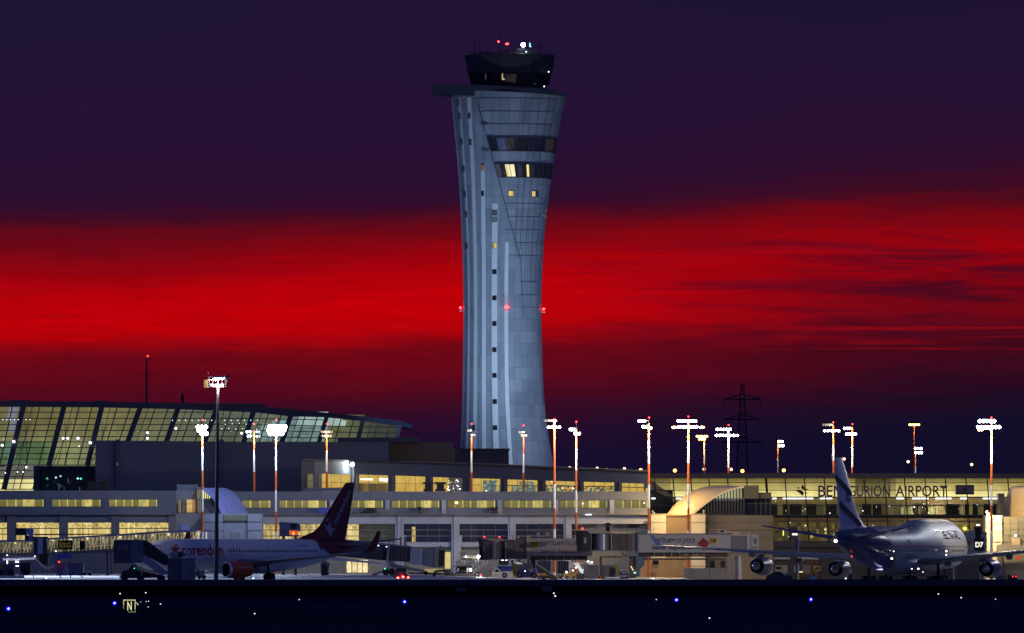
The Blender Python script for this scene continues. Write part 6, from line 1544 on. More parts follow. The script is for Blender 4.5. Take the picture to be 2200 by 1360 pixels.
st, z = PB.at(1893,1223,-1.0); q = MB(); q.loft([[(-(st+a*1.0), -1+r_*math.cos(t), z+r_*.6*math.sin(t)-.02) for t in [2*math.pi*j/10 for j in range(10)]] for a, r_ in ((-.9,.05),(-.3,.2),(1.6,.1),(2.6,.02))],0); q.build('belly_light', mat('belly_blue', (.3,.3,.8), .3, emit=(.45,.42,1.0), es=2.2), pb, local=True)
plight(60.0,0,4.2,.1,mBeacon,'belly_beacon'); st, z = PB.at(2188,1198,-24); plight(st,-24,z,.28,mat('redflap', (.5,.01,.01), .4, emit=(.9,.02,.03), es=1), 'red_marker')

# ================================================================== AROUND THE NOSE OF THE WHITE AIRLINER
VD = 1243.0+6
cs = thing('covered_stairs', 'dark covered passenger stairs on wheels at the far left of the white airliner', 'boarding stairs', (PX(300,1242),1242,0))
CSD = 1242.0
q = MB(); q.fprism([(244,1161),(250,1160),(300,1159.5),(309,1161.5),(309,1208),(302,1209),(244,1210.5)], CSD, 3.4)
q.build('cabin', mat('stairs_grey', (.10,.10,.12), .6, vary=.1), cs)
q = MB(); q.fprism([(282,1160.5),(308,1160.5),(308,1207),(282,1208.5)], CSD-.06, .1); q.build('side_panel', mat('stairs_panel', (.20,.21,.26), .6), cs)
q = MB(); 
for x in (256,267.5): 
    for a, b in (((x,1169),(x,1182)),((x,1169),(x+3,1169)),((x,1182),(x+3,1182)),((x+6,1169.5),(x+6,1182)),((x+3,1175),(x+5,1172))): q.beam(W(*a,CSD-.05), W(*b,CSD-.05), .07)
q.build('window_frame', mat('winf', (.6,.6,.55), .5), cs)
q = MB(); q.fbox(294.5,1169,302,1183.5,CSD-.1,.1); q.build('side_window', mSteelD, cs)
q = MB(); q.fprism([(307,1160),(315,1162),(360,1195),(360,1213),(352,1214),(307,1190)], CSD+.1, 3.0); q.build('canopy', mat('canopy_black', (.02,.022,.03), .35), cs)
q = MB()
for k in range(5): x = 314+k*10.5; q.beam(W(x, 1163+k*7, CSD), W(x-2, 1189+k*5.2, CSD), .06)
q.build('canopy_rib', mSteelD, cs)
q = MB(); q.fprism([(308,1190),(358,1229),(359,1234),(344,1236),(308,1208)], CSD-.05, 3.1); q.build('side_skirt', mat('skirt_grey', (.42,.46,.52), .55, vary=.06), cs)
q = MB(); q.fprism([(260,1235),(262,1228),(275,1224),(286,1212),(292,1212),(296,1226),(346,1236),(350,1240),(262,1243)], CSD+.3, 2.2); q.build('chassis', mat('chassis_dark', (.02,.022,.03), .7), cs)
q = MB(); q.beam(W(286,1212,CSD), W(300,1226,CSD), .12); q.beam(W(305,1214,CSD), W(304,1236,CSD), .12); q.beam(W(296,1226,CSD), W(308,1226,CSD), .12); q.build('lift_arm', mSteel, cs)
for px in (267,302,345):
    q = MB(); q.tube((PX(px,CSD),CSD+.0,.52),(PX(px,CSD),CSD+.35,.52),.45,None,18); q.build('wheel', mRubber, cs)
q = MB(); q.ball(W(288.5,1221,CSD-.1), .08, 6); q.build('green_lamp', mat('lampgreen', (0,.2,.1)), cs)
gp = thing('service_unit', 'pair of grey boxy service units standing before the airliner name', 'service unit', (PX(388,1240),1240,0.3))
q = MB(); q.fbox(360,1200,390,1246,1241,2.0); q.build('dark_unit', mat('unit_dark', (.13,.13,.16), .6, vary=.12), gp)
q = MB(); q.fbox(390,1200.5,418.5,1246,1240.5,2.4); q.fbox(389.5,1199.5,419,1200.6,1240.4,2.6); q.build('pale_unit', mat('unit_pale', (.26,.27,.30), .6, vary=.1), gp)
q = MB(); q.fbox(410,1215,416,1216,1240.4,.1); q.fbox(410,1227,416,1228,1240.4,.1); q.build('vent', mDark, gp)
ws_ = thing('open_stairs', 'white open passenger stairs behind the grey service units', 'boarding stairs', (PX(400,1245.5),1245.5,0.1))
q = MB(); q.fprism([(398,1186),(402,1186),(440,1242),(434,1246)], 1244.5, 1.6); q.fbox(356,1190,384,1192,1244.5,2); q.fprism([(365,1186),(384,1183),(388,1200),(366,1200)],1244.6,.1); q.build('flight', mat('stairs_white', (.5,.5,.48), .5), ws_)
q = MB(); q.beam(W(402,1181,1244.4), W(438,1226,1244.4), .06); q.beam(W(394,1184,1244.4), W(432,1236,1244.4), .06)
for k in range(5): q.beam(W(402+k*8,1181+k*10,1244.4), W(402+k*8,1193+k*10,1244.4), .05)
q.build('handrail', mWhiteP, ws_)
q = MB(); q.fbox(384,1186,393,1197,1244.2,.8); q.build('control_box', mDark, ws_)
bg = thing('tow_cart', 'small dark cart with a pale panel beside the pale service unit', 'cart', (PX(434,1239),1239,0.3))
q = MB(); q.fbox(428,1229,439,1237,1239,1.2); q.build('panel', mSteel, bg)
q = MB(); q.fbox(425,1224,427.5,1244,1239,.3); q.fbox(425,1236.5,442,1239,1238.8,1.4); q.beam(W(427,1229,1239), W(480,1228,1239), .06); q.build('frame', mDark, bg)
for px in (428,439):
    q = MB(); q.tube((PX(px,1239),1238.8,.55),(PX(px,1239),1239,.55),.2,None,12); q.build('wheel', mRubber, bg)

# ================================================================== APRON VEHICLES
GD = 1550.0
def zg(px, d): return gz(PX(px,d), d)
def wheels(o, xs, d, r_, w_=.3):
    for px in xs:
        z = zg(px,d)+r_; q = MB(); q.tube((PX(px,d),d-.02,z),(PX(px,d),d+w_,z),r_,None,16); wo = q.build('wheel', mRubber, o)
        q = MB(); q.tube((PX(px,d),d-.05,z),(PX(px,d),d-.01,z),r_*.5,None,10); q.build('rim', mSteelD, wo)
# red tail-lit car from behind
d = 1400.0
rc = thing('car', 'dark car seen from behind with red tail lights and a lit roof sign', 'car', (PX(861,d),d,0))
q = MB()
prof = lambda hw, zb, zt: [(-hw,zb),(-hw*1.02,(zb+zt)/2),(-hw*.96,zt),(hw*.96,zt),(hw*1.02,(zb+zt)/2),(hw,zb)]
cxx = PX(861,d)
q.loft([[(cxx+x, d+dy, z) for x, z in prof(.86+e, .28, .98)] for dy, e in ((0,-.05),(.15,0),(3.9,0),(4.2,-.08))], 0, True, False)
q.build('body', mat('car_dark', (.06,.01,.012), .35, coat=.4), rc)
q = MB(); q.loft([[(cxx-.80,d+.5,.97),(cxx+.80,d+.5,.97),(cxx+.80,d+3.1,.97),(cxx-.80,d+3.1,.97)],[(cxx-.62,d+1.0,1.42),(cxx+.62,d+1.0,1.42),(cxx+.62,d+2.5,1.42),(cxx-.62,d+2.5,1.42)]],0,True,False); q.build('cabin', mGlassD, rc)
for px, py, r_ in ((855,1241.3,.13),(866,1239,.15),(877,1240.5,.12)):
    q = MB(); q.ball(W(px,py,d-.05), r_, 10, sz=.75); q.build('tail_light', mat('tail_light', (.5,0,0), .3, emit=(1,.22,.2), es=8), rc)
    q = MB(); q.tube(W(px,py,d+.0), W(px,py,d+.06), r_*2.0, None, 16); q.build('light_housing', mat('tail_lens', (.5,0,0), .3, emit=(.8,.0,.01), es=.9), rc)
q = MB(); q.fbox(855,1226.8,870.5,1231.5,d+1.4,.3); q.build('roof_sign', mat('roof_sign', (.7,.7,.9), .4, emit=(.85,.85,1.0), es=2.5), rc)
lamp('tail_glow', 'POINT', (cxx, d-.5, .5), 6, (1,.05,.03), rc, .2)
wheels(rc, (849,873), d+.2, .3)
# dark pickup facing left
d = 1545.0
dp = thing('pickup_truck', 'dark low pickup facing left with one bright headlight', 'pickup truck', (PX(995,d),d,zg(995,d)))
q = MB(); q.fprism([(955,1243),(955,1238),(958,1234),(975,1232),(985,1226),(1000,1226),(1006,1232),(1036,1232.5),(1037,1243)], d, 1.8); q.build('body', mat('pickup_dark', (.07,.045,.045), .4, coat=.3), dp)
q = MB(); q.fprism([(978,1231.5),(986,1227),(998,1227),(1003,1231.5)], d-.03, .1); q.build('window', mGlassD, dp)
q = MB(); q.ball(W(962,1241.5,d-.1), .2, 10, sz=.7); q.build('headlight', mLamp, dp); q = MB(); q.fbox(1031.5,1234,1034.5,1240,d-.08,.1); q.build('tail_light', mBeacon, dp)
q = MB(); q.ball(W(978.5,1243,d-.1), .09, 6); q.build('side_lamp', mLampS, dp)
wheels(dp, (968,1025), d-.05, .38)
# white pickup facing right
d = 1552.0
wp = thing('pickup_truck', 'white pickup facing right with red trimmed cab edge, below the D9 bridge', 'pickup truck', (PX(1078,d),d,zg(1078,d)))
q = MB(); q.fprism([(1056,1244),(1056,1228),(1061,1228),(1063,1222),(1071,1221.5),(1076,1228),(1097,1230.5),(1101,1233),(1101,1242),(1096,1244)], d, 1.85); q.build('body', mat('pickup_white', (.62,.55,.45), .4, coat=.2), wp)
q = MB(); q.fprism([(1062.5,1229),(1064.5,1223.5),(1070,1223),(1073.5,1228.5)], d-.03, .1); q.build('window', mGlassD, wp)
q = MB(); q.fbox(1054,1221,1056.5,1241,d-.04,1.9); q.build('red_trim', mat('trim_red', (.3,.03,.02), .5), wp)
q = MB(); add_text(q, 'LYZA', 1060,1233.8,1070.5,1238.6,d-.05) if False else q.fbox(1060,1234.5,1070.5,1235.3,d-.03,.05); q.fbox(1060,1237,1068,1237.8,d-.03,.05); q.build('door_marking', mNavy, wp)
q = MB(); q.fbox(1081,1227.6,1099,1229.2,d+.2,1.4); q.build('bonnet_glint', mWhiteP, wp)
wheels(wp, (1084,), d-.05, .42)
# beige stair flank behind it
d = 1556.0
st_o = thing('boarding_stairs', 'beige wedge shaped boarding stairs with white rails under the D9 cab', 'boarding stairs', (PX(1035,d),d,zg(1035,d)))
q = MB(); q.fprism([(1012,1244),(1014,1236),(1048,1208),(1056,1206),(1057,1244)], d, 2.2); q.build('flank', mat('flank_beige', (.42,.39,.33), .6, vary=.06), st_o)
q = MB(); q.beam(W(1015,1228,d-.1), W(1050,1203,d-.1), .1); q.beam(W(1015,1234,d-.1), W(1050,1208,d-.1), .08)
for k in range(6): q.beam(W(1018+k*6,1232-k*4.3,d-.1), W(1017+k*6,1225-k*4.3,d-.1), .07)
q.build('handrail', mWhite, st_o)
q = MB(); q.fbox(1052,1203,1072,1212.5,d-.1,2.2); q.build('landing', mStone, st_o)
# high loader behind
d = 1562.0
hl_ = thing('high_loader', 'white cabbed high loader with mirrors left of the beige stairs', 'loader truck', (PX(1000,d),d,zg(1000,d)))
q = MB(); q.fprism([(979,1216),(979,1205),(991,1203),(998,1204),(1003,1206),(1013,1206),(1013,1216)], d, 2.4); q.build('upper_cab', mat('loader_white', (.60,.55,.50), .5), hl_)
q = MB(); q.fbox(976,1216,1014,1218,d-.2,2.8); q.build('platform', mDark, hl_)
q = MB(); q.fprism([(978,1244),(979,1220),(982,1218),(1012,1218),(1014,1222),(1015,1244)], d, 2.3); q.build('lower_cab', mBlack, hl_)
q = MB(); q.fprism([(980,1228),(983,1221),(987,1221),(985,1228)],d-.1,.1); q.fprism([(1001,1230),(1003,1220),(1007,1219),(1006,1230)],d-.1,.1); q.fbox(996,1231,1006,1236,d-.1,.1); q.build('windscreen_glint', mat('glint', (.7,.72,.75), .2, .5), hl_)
q = MB(); q.ball(W(1011,1224.5,d-.3), .22, 10, sz=1.5); q.build('head_lamp', mat('lampcream', (.8,.8,.7), .4, emit=(1,.95,.85), es=2), hl_)
q = MB()
for a, b in (((1016,1200),(1016,1218)),((1028,1198),(1028,1212)),((1016,1200),(1028,1200)),((1016,1206),(1028,1206)),((1022,1199),(1022,1214)),((1033,1204),(1040,1210)),((1040,1204),(1036,1212)),((990,1198),(990,1205)),((990,1198),(1014,1196)),((1002,1206),(1016,1206))): q.beam(W(*a,d-.1), W(*b,d-.1), .12)
q.build('work_rail', mWhite, hl_)
q = MB(); q.ball(W(1028,1195.5,d-.3), .22, 10); q.ball(W(1001,1196,d-.3), .1, 8); q.build('work_lamp', mLamp, hl_)
q = MB(); q.fbox(1002,1193.5,1020,1197,d+.2,.6); q.fbox(987,1186.5,1003,1191.5,d+3,.8); q.build('pink_pipe', mat('pipe_pink', (.5,.36,.28), .5), hl_)
lamp('vehicle_fill', 'POINT', tuple(W(1032,1203,d-24)), 1500, (1,.95,.88), hl_, .2)  # added fill floating ahead of the vehicles to brighten them, no fixture
wheels(hl_, (985,1007), d-.05, .42)
tb = thing('tow_bar', 'long red and yellow striped tow bar lying left of the dark pickup', 'tow bar', (PX(915,1500),1500,0))
q = MB()
for k in range(10): q.tube(W(878+k*9.6,1231.5+k*.2,1500), W(878+(k+1)*9.6,1231.7+k*.2,1500), .13, None, 8, k % 2)
q.build('bar', [mat('bar_red', (.35,.05,.04), .5), mat('bar_yellow', (.5,.42,.10), .5)], tb)
q = MB(); q.tube(W(915,1231,1499.8), W(915,1231,1500.1), .32, None, 14); q.build('wheel', mRubber, tb)
ya = thing('hydrant_arm', 'curved yellow edged black hose arm left of the dark pickup', 'hose arm', (PX(950,1500),1500,0))
q = MB(); q.path([W(931,1238,1499), W(935,1228,1499), W(941,1226.5,1499), W(955,1226,1499), W(962,1229,1499)], .16, 8); q.path([W(935,1229,1499), W(935,1244,1499)], .06, 6); q.build('arm', mDark, ya)
q = MB(); q.path([W(934,1226.6,1498.9), W(941,1225,1498.9), W(955,1224.5,1498.9), W(963,1227,1498.9)], .05, 6); q.build('edge', mYellow, ya)

def boxthing(name, label, cat, px0, py0, px1, py1, d, m, t=2.0, extra=None, group=None, wh=None, r_=.3):
    o = thing(name, label, cat, (PX((px0+px1)/2,d),d,zg((px0+px1)/2,d)), group)
    q = MB(); w_ = px1-px0; h_ = py1-py0; b = min(w_,h_)*.08
    q.fprism([(px0,py1),(px0,py0+b),(px0+b,py0),(px1-b,py0),(px1,py0+b),(px1,py1)], d, t); bo = q.build('body', m, o)
    if extra:
        for nm, mm_, boxes in extra:
            q = MB()
            for x0, y0, x1, y1 in boxes: q.fbox(x0,y0,x1,y1,d-.08,.12)
            q.build(nm, mm_, o)
    if wh: wheels(o, wh, d-.05, r_)
    return o
boxthing('cargo_container','blue container with a white top edge behind the white pickup','container',1069,1216,1100,1229,1570,mBlue,2.5,[('top_edge',mWhiteP,[(1070,1214.8,1093,1217)]),('panel_seam',mNavy,[(1080,1218,1080.7,1228),(1090,1218,1090.7,1228)])])
boxthing('tow_tractor','dark blue tow tractor with pale blue cab frame under the D9 portal','tractor',1110,1223,1140,1240,1572,mat('tractor_navy',(.03,.05,.20),.5),2.3,[('cab_frame',mat('frame_lilac',(.18,.19,.6),.5),[(1140,1220,1155,1222),(1153,1221,1156,1236),(1140,1228,1152,1230)]),('window',mGlassD,[(1137,1222,1146,1227)]),('lamp',mLampS,[(1127,1226,1129,1228)])],None,(1116,1148),.45)
q = MB(); q.fprism([(1106,1210),(1118,1207),(1130,1211),(1142,1208),(1146,1216),(1144,1226),(1110,1222),(1106,1214)], 1578, 1.6); o = tag(q.build('wrapped_cargo', mat('cargo_green', (.22,.24,.18), .7, vary=.4, vscale=2), None, origin=(PX(1125,1578),1578,zg(1125,1578))), 'loose wrapped cargo heap with a white sheet behind the blue tractor', 'cargo')
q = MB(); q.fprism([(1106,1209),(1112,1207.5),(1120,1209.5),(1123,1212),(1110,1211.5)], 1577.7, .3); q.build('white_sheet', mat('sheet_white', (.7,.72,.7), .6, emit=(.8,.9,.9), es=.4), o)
mNet = mat('netted_cargo', (.20,.21,.23), .7, vary=.6, vscale=3)
for i, (x0, x1, y0, y1) in enumerate(((1156,1183,1204,1234),(1198,1222,1205,1232))):
    boxthing('cargo_pallet', ['grey netted cargo pallet left of the orange mast foot','reddish netted cargo pallet right of the orange mast foot'][i], 'cargo', x0, y0, x1, y1, 1585, mNet if i == 0 else mat('netted_red', (.20,.12,.12), .7, vary=.6, vscale=3), 2.2, [('net', mSteel, [(x0+k*6, y0, x0+k*6+.6, y1) for k in range(1,4)])], 'netted cargo pallets')
mOr = mat('cart_orange', (.42,.18,.03), .5, vary=.3, vscale=2)
boxthing('baggage_cart','orange baggage cart below the dark conveyor top','cart',1154,1233.5,1173,1243,1535,mOr,1.6,[('rail',mYellow,[(1154,1231.5,1172,1232.5),(1156,1232,1157,1236)])],'orange baggage carts',(1158,1169),.25)
boxthing('baggage_cart','orange yellow baggage cart left of the bright white stairs','cart',1213,1230.5,1238,1243,1540,mat('cart_amber',(.45,.24,.04),.5,vary=.3,vscale=2),1.6,[('white_lamp',mat('lampcream',(.8,.8,.7)),[(1215,1227,1219,1231.5)]),('rail',mYellow,[(1212,1235,1214,1243)])],'orange baggage carts',(1218,1233),.25)
boxthing('baggage_cart','low brown baggage cart between the two orange carts','cart',1186,1236,1208,1243,1542,mat('cart_brown',(.26,.18,.08),.6,vary=.4,vscale=2),1.5,[('rail',mStone,[(1186,1233,1208,1234),(1190,1233,1191,1237),(1203,1233,1204,1237)])],'orange baggage carts',(1191,1203),.22)
cb = thing('conveyor_loader', 'dark conveyor belt loader sloping down to the right below the D9 bridge', 'conveyor', (PX(1175,1530),1530,zg(1175,1530)))
q = MB(); q.beam(W(1152,1216,1530), W(1197,1244,1530), .45, .9); q.build('belt', mat('belt_brown', (.03,.025,.022), .9), cb)
q = MB(); q.beam(W(1153,1212,1529.6), W(1198,1240,1529.6), .08); q.build('rail', mTan, cb); q = MB(); q.fbox(1160,1236,1190,1243,1530.6,1.2); q.build('chassis', mDark, cb); wheels(cb,(1165,1186),1530.4,.3)
ss_ = thing('boarding_stairs', 'small dazzling white stairs under the D8 bridge, right of the orange cart', 'boarding stairs', (PX(1240,1545),1545,zg(1240,1545)))
q = MB()
for k in range(3): q.beam(W(1233+k*4.2,1209,1545-.2*k), W(1250+k*1.5,1229,1545-.2*k), .16)
q.fprism([(1243,1224),(1254,1222),(1253,1232),(1249,1232)], 1545, .8)
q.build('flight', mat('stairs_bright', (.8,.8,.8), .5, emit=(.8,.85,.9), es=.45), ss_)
q = MB()
for a, b in (((1224,1209),(1224,1219)),((1224,1209),(1234,1209)),((1224,1214),(1236,1214)),((1229,1209),(1229,1219)),((1226,1219),(1238,1219)),((1236,1211),(1242,1208)),((1243,1212),(1256,1208))): q.beam(W(*a,1545), W(*b,1545), .1)
q.build('rail', mWhite, ss_); q = MB(); q.fbox(1238,1232,1256,1244,1545,1.2); q.build('chassis', mDark, ss_)
for px, py in ((1237.5,1219.5),(1231,1225.5),(1271.5,1207.5),(1264,1206)):
    q = MB(); q.ball(W(px,py,1544), .15, 8); q.build('work_lamp', mat('lampcream', (.8,.8,.7)), ss_)
q = MB()
for k in range(2): q.beam(W(1259+k*4,1206-k,1548), W(1270+k*4,1213-k,1548), .15)
q.build('bright_strip', MATS['stairs_bright'], ss_)
lamp('vehicle_fill', 'POINT', tuple(W(1262,1205,1528)), 1500, (1,.9,.75), ss_, .2)  # added fill in mid-air before the carts and stairs
lamp('vehicle_fill', 'POINT', tuple(W(1130,1203,1515)), 900, (1,.84,.6), cb, .2)
boxthing('cargo_container','beige container left of the dark D8 lift frame','container',1255,1214,1286,1243,1560,mTan,2.4,[('seam',mStoneD,[(1270,1215,1270.6,1242)]),('label',mStoneD,[(1263,1223,1265,1225)])],'beige containers under the D8 bridge')
boxthing('cargo_container','beige container with a dark open end beside the yellow hose','container',1293,1214,1324,1240,1561,mat('cont_beige2',(.40,.35,.26),.7,vary=.1),2.4,[('open_end',mDark,[(1309,1219,1322,1240)]),('top_edge',mStone,[(1310,1215,1320,1217)])],'beige containers under the D8 bridge')
q = MB(); q.path([W(1321,1216,1558), W(1326,1221,1558), W(1329,1229,1558), W(1328,1236,1558)], .26, 8); tag(q.build('yellow_hose', mYellow, None, origin=(PX(1325,1558),1558,zg(1325,1558))), 'thick yellow hose bending down beside the beige container', 'hose')
sbr = thing('striped_barrier', 'red and yellow striped road barrier under the D8 bridge', 'barrier', (PX(1291,1500),1500,-.45))
q = MB()
for k in range(6): q.fprism([(1282+k*3,1243.5),(1284+k*3,1237),(1287+k*3,1237),(1285+k*3,1243.5)], 1500, .3, k % 3)
q.build('board', [mOrange, mat('bar_red2', (.5,.02,.01), .5), mYellow], sbr)
q = MB(); q.fbox(1271,1242,1330,1243.5,1500.2,.3)
for a in (1271,1274,1278,1281): q.fbox(a,1230,a+1.2,1243,1500.2,.15)
q.fbox(1271,1230,1282,1231,1500.2,.15); q.fbox(1320,1235.5,1329,1236.5,1500.2,.2); q.fbox(1320,1236,1321,1242,1500.2,.2); q.fbox(1328,1236,1329,1242,1500.2,.2); q.build('frame', mStone, sbr)
boxthing('step_trailer','low trailer of white and lilac steps right of the yellow hose','trailer',1331,1228,1350,1243,1552,mat('step_dark',(.08,.08,.12),.6),1.8,[('step',mat('step_lilac',(.55,.52,.68),.5),[(1332,1223.5,1350,1225.5),(1336,1230,1349,1232),(1331,1236,1348,1239.5)])],None,(1335,1347),.25)
boxthing('blast_wall','long plain grey steel container standing below the D8 bridge end','container',1470,1220.5,1557.5,1248,1590,mat('steel_box',(.22,.22,.225),.6,vary=.12,vscale=.6),2.4,[('seam',mSteelD,[(1487,1221,1487.6,1248),(1525,1221,1525.6,1248)]),('top_edge',mSteel,[(1543,1220,1557,1221.3)])])
tw = thing('tan_building', 'low tan walled building lit warm between the D8 columns', 'building', (PX(1422,1640),1640,zg(1422,1640)))
q = MB(); q.fprism([(1374,1250),(1376,1224),(1384,1214),(1386,1202),(1468,1202),(1468,1250)], 1645, 8); q.build('wall', mat('tan_wall', (.34,.21,.09), .8, vary=.25, vscale=.35), tw)
q = MB(); q.fbox(1402,1204,1415,1213,1644.8,.3); q.build('window', mGlassD, tw)
q = MB(); q.fbox(1392,1231,1410,1234,1644.8,.2); q.build('faded_mark', mat('faded_red', (.28,.10,.06), .8), tw)
q = MB(); q.ball(W(1403.5,1242.5,1500), .07, 6)
for i, (px, py) in enumerate(((1403.5,1242.8),(99,1242.3),(544,1242.5),(1817,1242.8))):
    d = 1245.5; o = thing('edge_light', ['tiny white edge light before the tan building','tiny greenish edge light before the white tube barriers','tiny edge light below the red engine','tiny edge light below the second engine of the big airliner'][i], 'edge light', (PX(px,d),d,.3), 'apron edge lights')
    q = MB(); q.tube((PX(px,d),d,.28),(PX(px,d),d,PZ(py,d)), .03, None, 6); q.build('stem', mDark, o); q = MB(); q.ball(W(px,py,d), .09, 8); q.build('lamp', mat('edge_lamp', (.5,.6,.5), .3, emit=(.75,1.0,.85), es=3), o)
# under and beside the wide-body
boxthing('van','tan box van parked under the big airliner wing','van',1666,1214.5,1692,1231,1700,mat('van_tan',(.48,.42,.32),.5),2.4,[('window',mGlassD,[(1668,1218,1678,1223)]),('door_edge',mStoneD,[(1682,1216,1682.6,1230)])],None,(1671,1687),.35)
sd_ = thing('car', 'dark car in silhouette under the big airliner wing, before the tan van', 'car', (PX(1672,1530),1530,zg(1672,1530)))
q = MB(); q.fprism([(1645,1246),(1647,1236),(1656,1233),(1664,1228),(1678,1228),(1687,1234),(1700,1237),(1701,1246)],1530,1.8); q.build('body', mat('car_black', (.012,.012,.02), .3, coat=.5), sd_)
q = MB(); q.fprism([(1680,1229),(1690,1234),(1688,1236),(1678,1230)],1529.9,.1); q.build('windscreen', mSteel, sd_); wheels(sd_,(1655,1691),1529.9,.33)
for i, (x0, y0, x1, y1, c, lb) in enumerate(((1684,1236,1702,1245,(.05,.07,.25),'blue box on the apron right of the dark car'),(1741,1237,1755,1245,(.10,.28,.5),'pale blue crate left of the inner engine'),(1706,1216,1709.5,1230,(.15,.35,.6),'upright pale blue gas cylinder under the wing'),(1725,1214,1741,1232,(.20,.19,.18),'grey cabinet under the wing before the brown door'))):
    boxthing('equipment_box', lb, 'equipment', x0, y0, x1, y1, 1535 if i < 2 else 1690, mat('eq%d' % i, c, .5, vary=.2), .9, [('lid', mSteelD, [(x0+.5,y0-.6,x1-.5,y0)])])
fr = thing('storage_rack', 'yellow tubular frame under the wing, right of the grey cabinet', 'frame', (PX(1756,1695),1695,zg(1756,1695)))
q = MB()
for a, b in (((1749,1217),(1749,1226)),((1749,1217),(1763,1217)),((1763,1217),(1763,1226)),((1749,1226),(1763,1226))): q.beam(W(*a,1695), W(*b,1695), .12)
q.build('rail', mYellow, fr); q = MB(); q.fbox(1717,1227.5,1734,1230,1694,.5); q.build('lit_tray', mLitC, fr)
po = thing('stand_post', 'tall thin grey post with a dark box, left of the big airliner tail', 'post', (PX(1715,1640),1640,zg(1715,1640)))
q = MB(); q.fbox(1714,1131,1716.5,1250,1640,.2); q.build('pole', mSteel, po)
q = MB(); q.fbox(1695,1131,1714,1160,1640.2,.5); q.build('display_box', mat('disp_brown', (.05,.035,.03), .6), po)
q = MB()
for x in (1703.5,1708,1711): q.tube(W(x,1146,1640), W(x+1,1150,1640), .14, None, 8)
q.build('display_digits', mat('sign_white', (.8,.8,.7)), po); q = MB(); q.fbox(1708,1158,1714.5,1182,1639.9,.5); q.build('dark_box', mNavy, po); q = MB(); q.fbox(1682,1140,1684,1151,1640,.1); q.build('lit_tube', mat('tube_lime', (.8,.8,.2), .4, emit=(1,.95,.25), es=1.3), po)
# white tug bits between the engines
boxthing('belt_loader','white and dark belt loader between inner engine and fuselage','loader',1822,1224,1831,1245,1560,mat('loader_dk',(.05,.05,.06),.6),1.2,[('white_frame',mWhite,[(1822,1223,1829,1224.3),(1828,1224,1830,1232),(1823,1231,1829,1232.3)])])
boxthing('low_dolly','low dark dolly with a pale reflecting edge under the big airliner','dolly',1990,1238,2030,1246,1545,mDark,1.5,[('pale_edge',mSteel,[(1991,1239,2006,1240.6),(2012,1239,2029,1240.4)])],None,(1996,2024),.25)
boxthing('tow_tractor','low dark tow tractor with two red lights at the right edge','tractor',2165,1236,2186,1246,1545,mDark,1.8,[('red_lamp',mBeacon,[(2175,1237.5,2177,1239.5),(2182,1237.5,2184,1239.5)])],None,(2169,2182),.3)
boxthing('ground_unit','dark ground power unit below the starboard wing','ground unit',2140,1222,2160,1246,1600,mat('gpu',(.08,.08,.08),.6),2,[('panel',mSteelD,[(2143,1226,2157,1236)])],None,(2144,2156),.3)
boxthing('generator','dark generator behind the red airliner tail','generator',690,1212,706,1240,1575,mat('gen_dark',(.05,.055,.07),.6),2,[('pipe',mSteel,[(688,1210,690,1224),(704,1214,706,1232)])],None,(693,703),.3)
q = MB(); q.path([W(690,1208,1574), W(696,1207,1574), W(704,1213,1574), W(708,1214,1574)], .3, 8); tag(q.build('duct_hose', mat('duct_pink', (.30,.22,.20), .6), None, origin=(PX(700,1574),1574,0)), 'ribbed duct hose curving over the dark generator', 'hose')

# ================================================================== AIRFIELD LIGHTS AND SIGN
blue = None
bl_lab = ['blue taxiway light, leftmost and lowest in the row','blue taxiway light just left of the yellow N sign','blue taxiway light below the lit roof sign car','blue taxiway light right of centre, below the red diamond','blue taxiway light below the wing of the big airliner']
mBl = mat('taxi_blue', (.02,.02,.4), .3, emit=(.01,.012,1.0), es=1.6); mBc = mat('taxi_core', (.5,.5,1), .3, emit=(.55,.6,1.0), es=6)
for i, (px, py) in enumerate(((18,1308),(246,1296),(869,1293),(1453,1289),(1742,1288))):
    d = 4.0*F/(py+10-HY); c = Vector((PX(px,d), d, 0))
    if blue is None:
        blue = thing('taxiway_light', bl_lab[0], 'taxiway light', c, 'blue taxiway edge lights')
        q = MB(); q.tube(c, c+Vector((0,0,PZ(py,d)-.1)), .04, None, 8); q.build('stem', mDark, blue)
        q = MB(); q.ball(c+Vector((0,0,PZ(py,d))), .15, 12); dm = q.build('blue_dome', mBl, blue)
        q = MB(); q.ball(c+Vector((.01,-.12,PZ(py,d)+.01)), .05, 8, sz=1.2); q.build('core', mBc, dm); z_ref = PZ(py,d)
    else:
        o = blue.copy(); COL.objects.link(o); o.location = c + Vector((0,0,PZ(py,d)-z_ref)); o['label'] = bl_lab[i]
        for ch in list(blue.children):
            c2 = ch.copy(); COL.objects.link(c2); c2.parent = o
            for g in ch.children: g2 = g.copy(); COL.objects.link(g2); g2.parent = c2
base = None
wl = [(258,1276,1),(313,1274,1),(547,1319,.7),(643,1287,.7),(1190,1276,1.1),(1193,1282.5,1.1),(1410,1286,.6),(1524,1329,.7),(2016,1277,1),(2065,1284.5,.9),(2139,1285.5,.6),(319,1290,.6),(314,1290,.5),(302,1290,.4),(345,1297,.7),(318.5,1302,.5),(296,1297,.6),(294,1293,.5)]
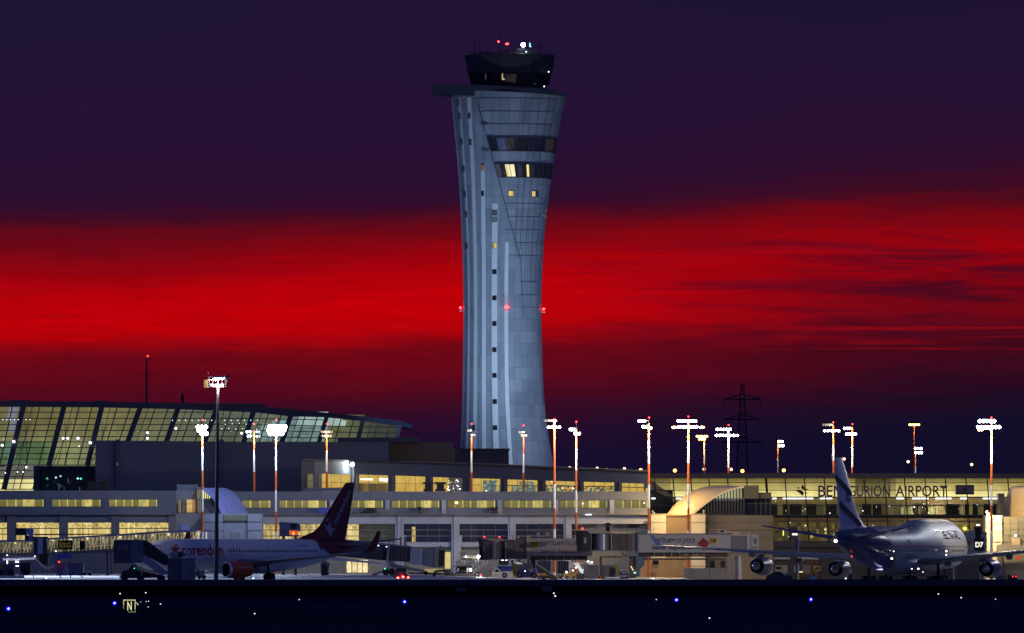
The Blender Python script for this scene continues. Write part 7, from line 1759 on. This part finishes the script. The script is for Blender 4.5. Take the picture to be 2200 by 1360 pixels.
for i, (px, py, s_) in enumerate(wl):
    d = 4.0*F/(py+7-HY); c = Vector((PX(px,d), d, 0))
    if base is None:
        base = thing('field_light', 'tiny white light on the dark airfield grass', 'field light', c, 'tiny white airfield lights')
        q = MB(); q.tube(c, c+Vector((0,0,.26)), .03, None, 6); q.build('stem', mDark, base)
        q = MB(); q.ball(c+Vector((0,0,.30)), .06, 8); q.build('lamp', mat('field_lamp', (.8,.8,.8), .3, emit=(1,1,.95), es=1.3), base)
    else:
        o = base.copy(); COL.objects.link(o); o.location = c; o.scale = (s_,s_,s_)
        for ch in list(base.children): c2 = ch.copy(); COL.objects.link(c2); c2.parent = o
d = 630.0
ns = thing('taxiway_sign', 'black taxiway sign with glowing yellow frame and letter N', 'sign', (PX(278,d),d,0), None)
q = MB(); q.fbox(264.5,1288,291.5,1316,d,.25); so = q.build('sign_panel', mBlack, ns)
mYN = mat('sign_yellow', (.6,.6,.2), .4, emit=sr(236,240,170), es=.9); mYD = mat('sign_yellow_dim', (.5,.5,.2), .4, emit=sr(190,200,120), es=.6)
q = MB(); add_text(q, 'N', 273.5,1292.5,283,1311.5,d-.03,bold=.02); q.build('letter', mYN, so)
q = MB(); q.fbox(265,1288.5,291,1290,d-.04,.04); q.fbox(265,1290,266.2,1300,d-.04,.04); q.fbox(289.6,1290,291,1308,d-.04,.04); q.build('frame_border', mYN, so)
q = MB(); q.fbox(265,1300,266,1308,d-.04,.04); q.fbox(275,1314.4,291,1315.4,d-.04,.04); q.fbox(290,1308,291,1315,d-.04,.04); q.build('frame_border', mYD, so)
for px in (268,288):
    q = MB(); q.tube((PX(px,d),d+.1,0), (PX(px,d),d+.1,PZ(1315,d)), .04, None, 8); q.build('leg', mDark, ns)
for i, (x0, x1, y0, y1, dd) in enumerate(((981,1001,1262,1285,950),(1164,1186,1260,1276,960))):
    o = thing('equipment_cabinet', ['dim grey cabinet on the dark grass, left of two','dim grey cabinet on the dark grass with a black post, right of two'][i], 'cabinet', (PX((x0+x1)/2,dd),dd,0), 'dim cabinets on the airfield')
    q = MB(); q.fbox(x0,y0,x1,1274 if i else 1272,dd,.6); q.build('box', mat('cab_dim', (.10,.10,.10), .8), o)
    q = MB(); q.box(PX(x0+3,dd),PX(x0+5,dd),dd+.2,dd+.4,0,PZ(1272,dd)); q.box(PX(x1-5,dd),PX(x1-3,dd),dd+.2,dd+.4,0,PZ(1272,dd)); q.build('leg', mDark, o)

bc = thing('bridge_cab', 'grey box cab with a dark window and orange lit stripe above the white fuselage', 'jet bridge', (PX(622,1600),1600,0))
q = MB(); q.fprism([(600,1124),(604,1121),(640,1124),(645,1128),(645,1152),(600,1152)], 1600, 3); q.build('cab_body', mat('cab_pale', (.30,.33,.40), .6, vary=.1), bc)
q = MB(); q.fbox(624,1125,637,1137,1599.9,.2); q.build('window', mGlassD, bc)
q = MB(); q.fbox(622,1140,640,1149,1599.9,.2,0,sr(220,90,20)); q.fbox(629,1143,632,1149,1599.8,.2,0,sr(255,225,150)); q.fbox(641,1142,645,1150,1599.9,.2,0,sr(240,205,130)); q.build('lit_stripe', mAttr, bc)
q = MB(); q.fbox(606,1152,612,1238,1601,.5); q.fbox(632,1152,638,1238,1601,.5); q.build('support_leg', mSteelD, bc)
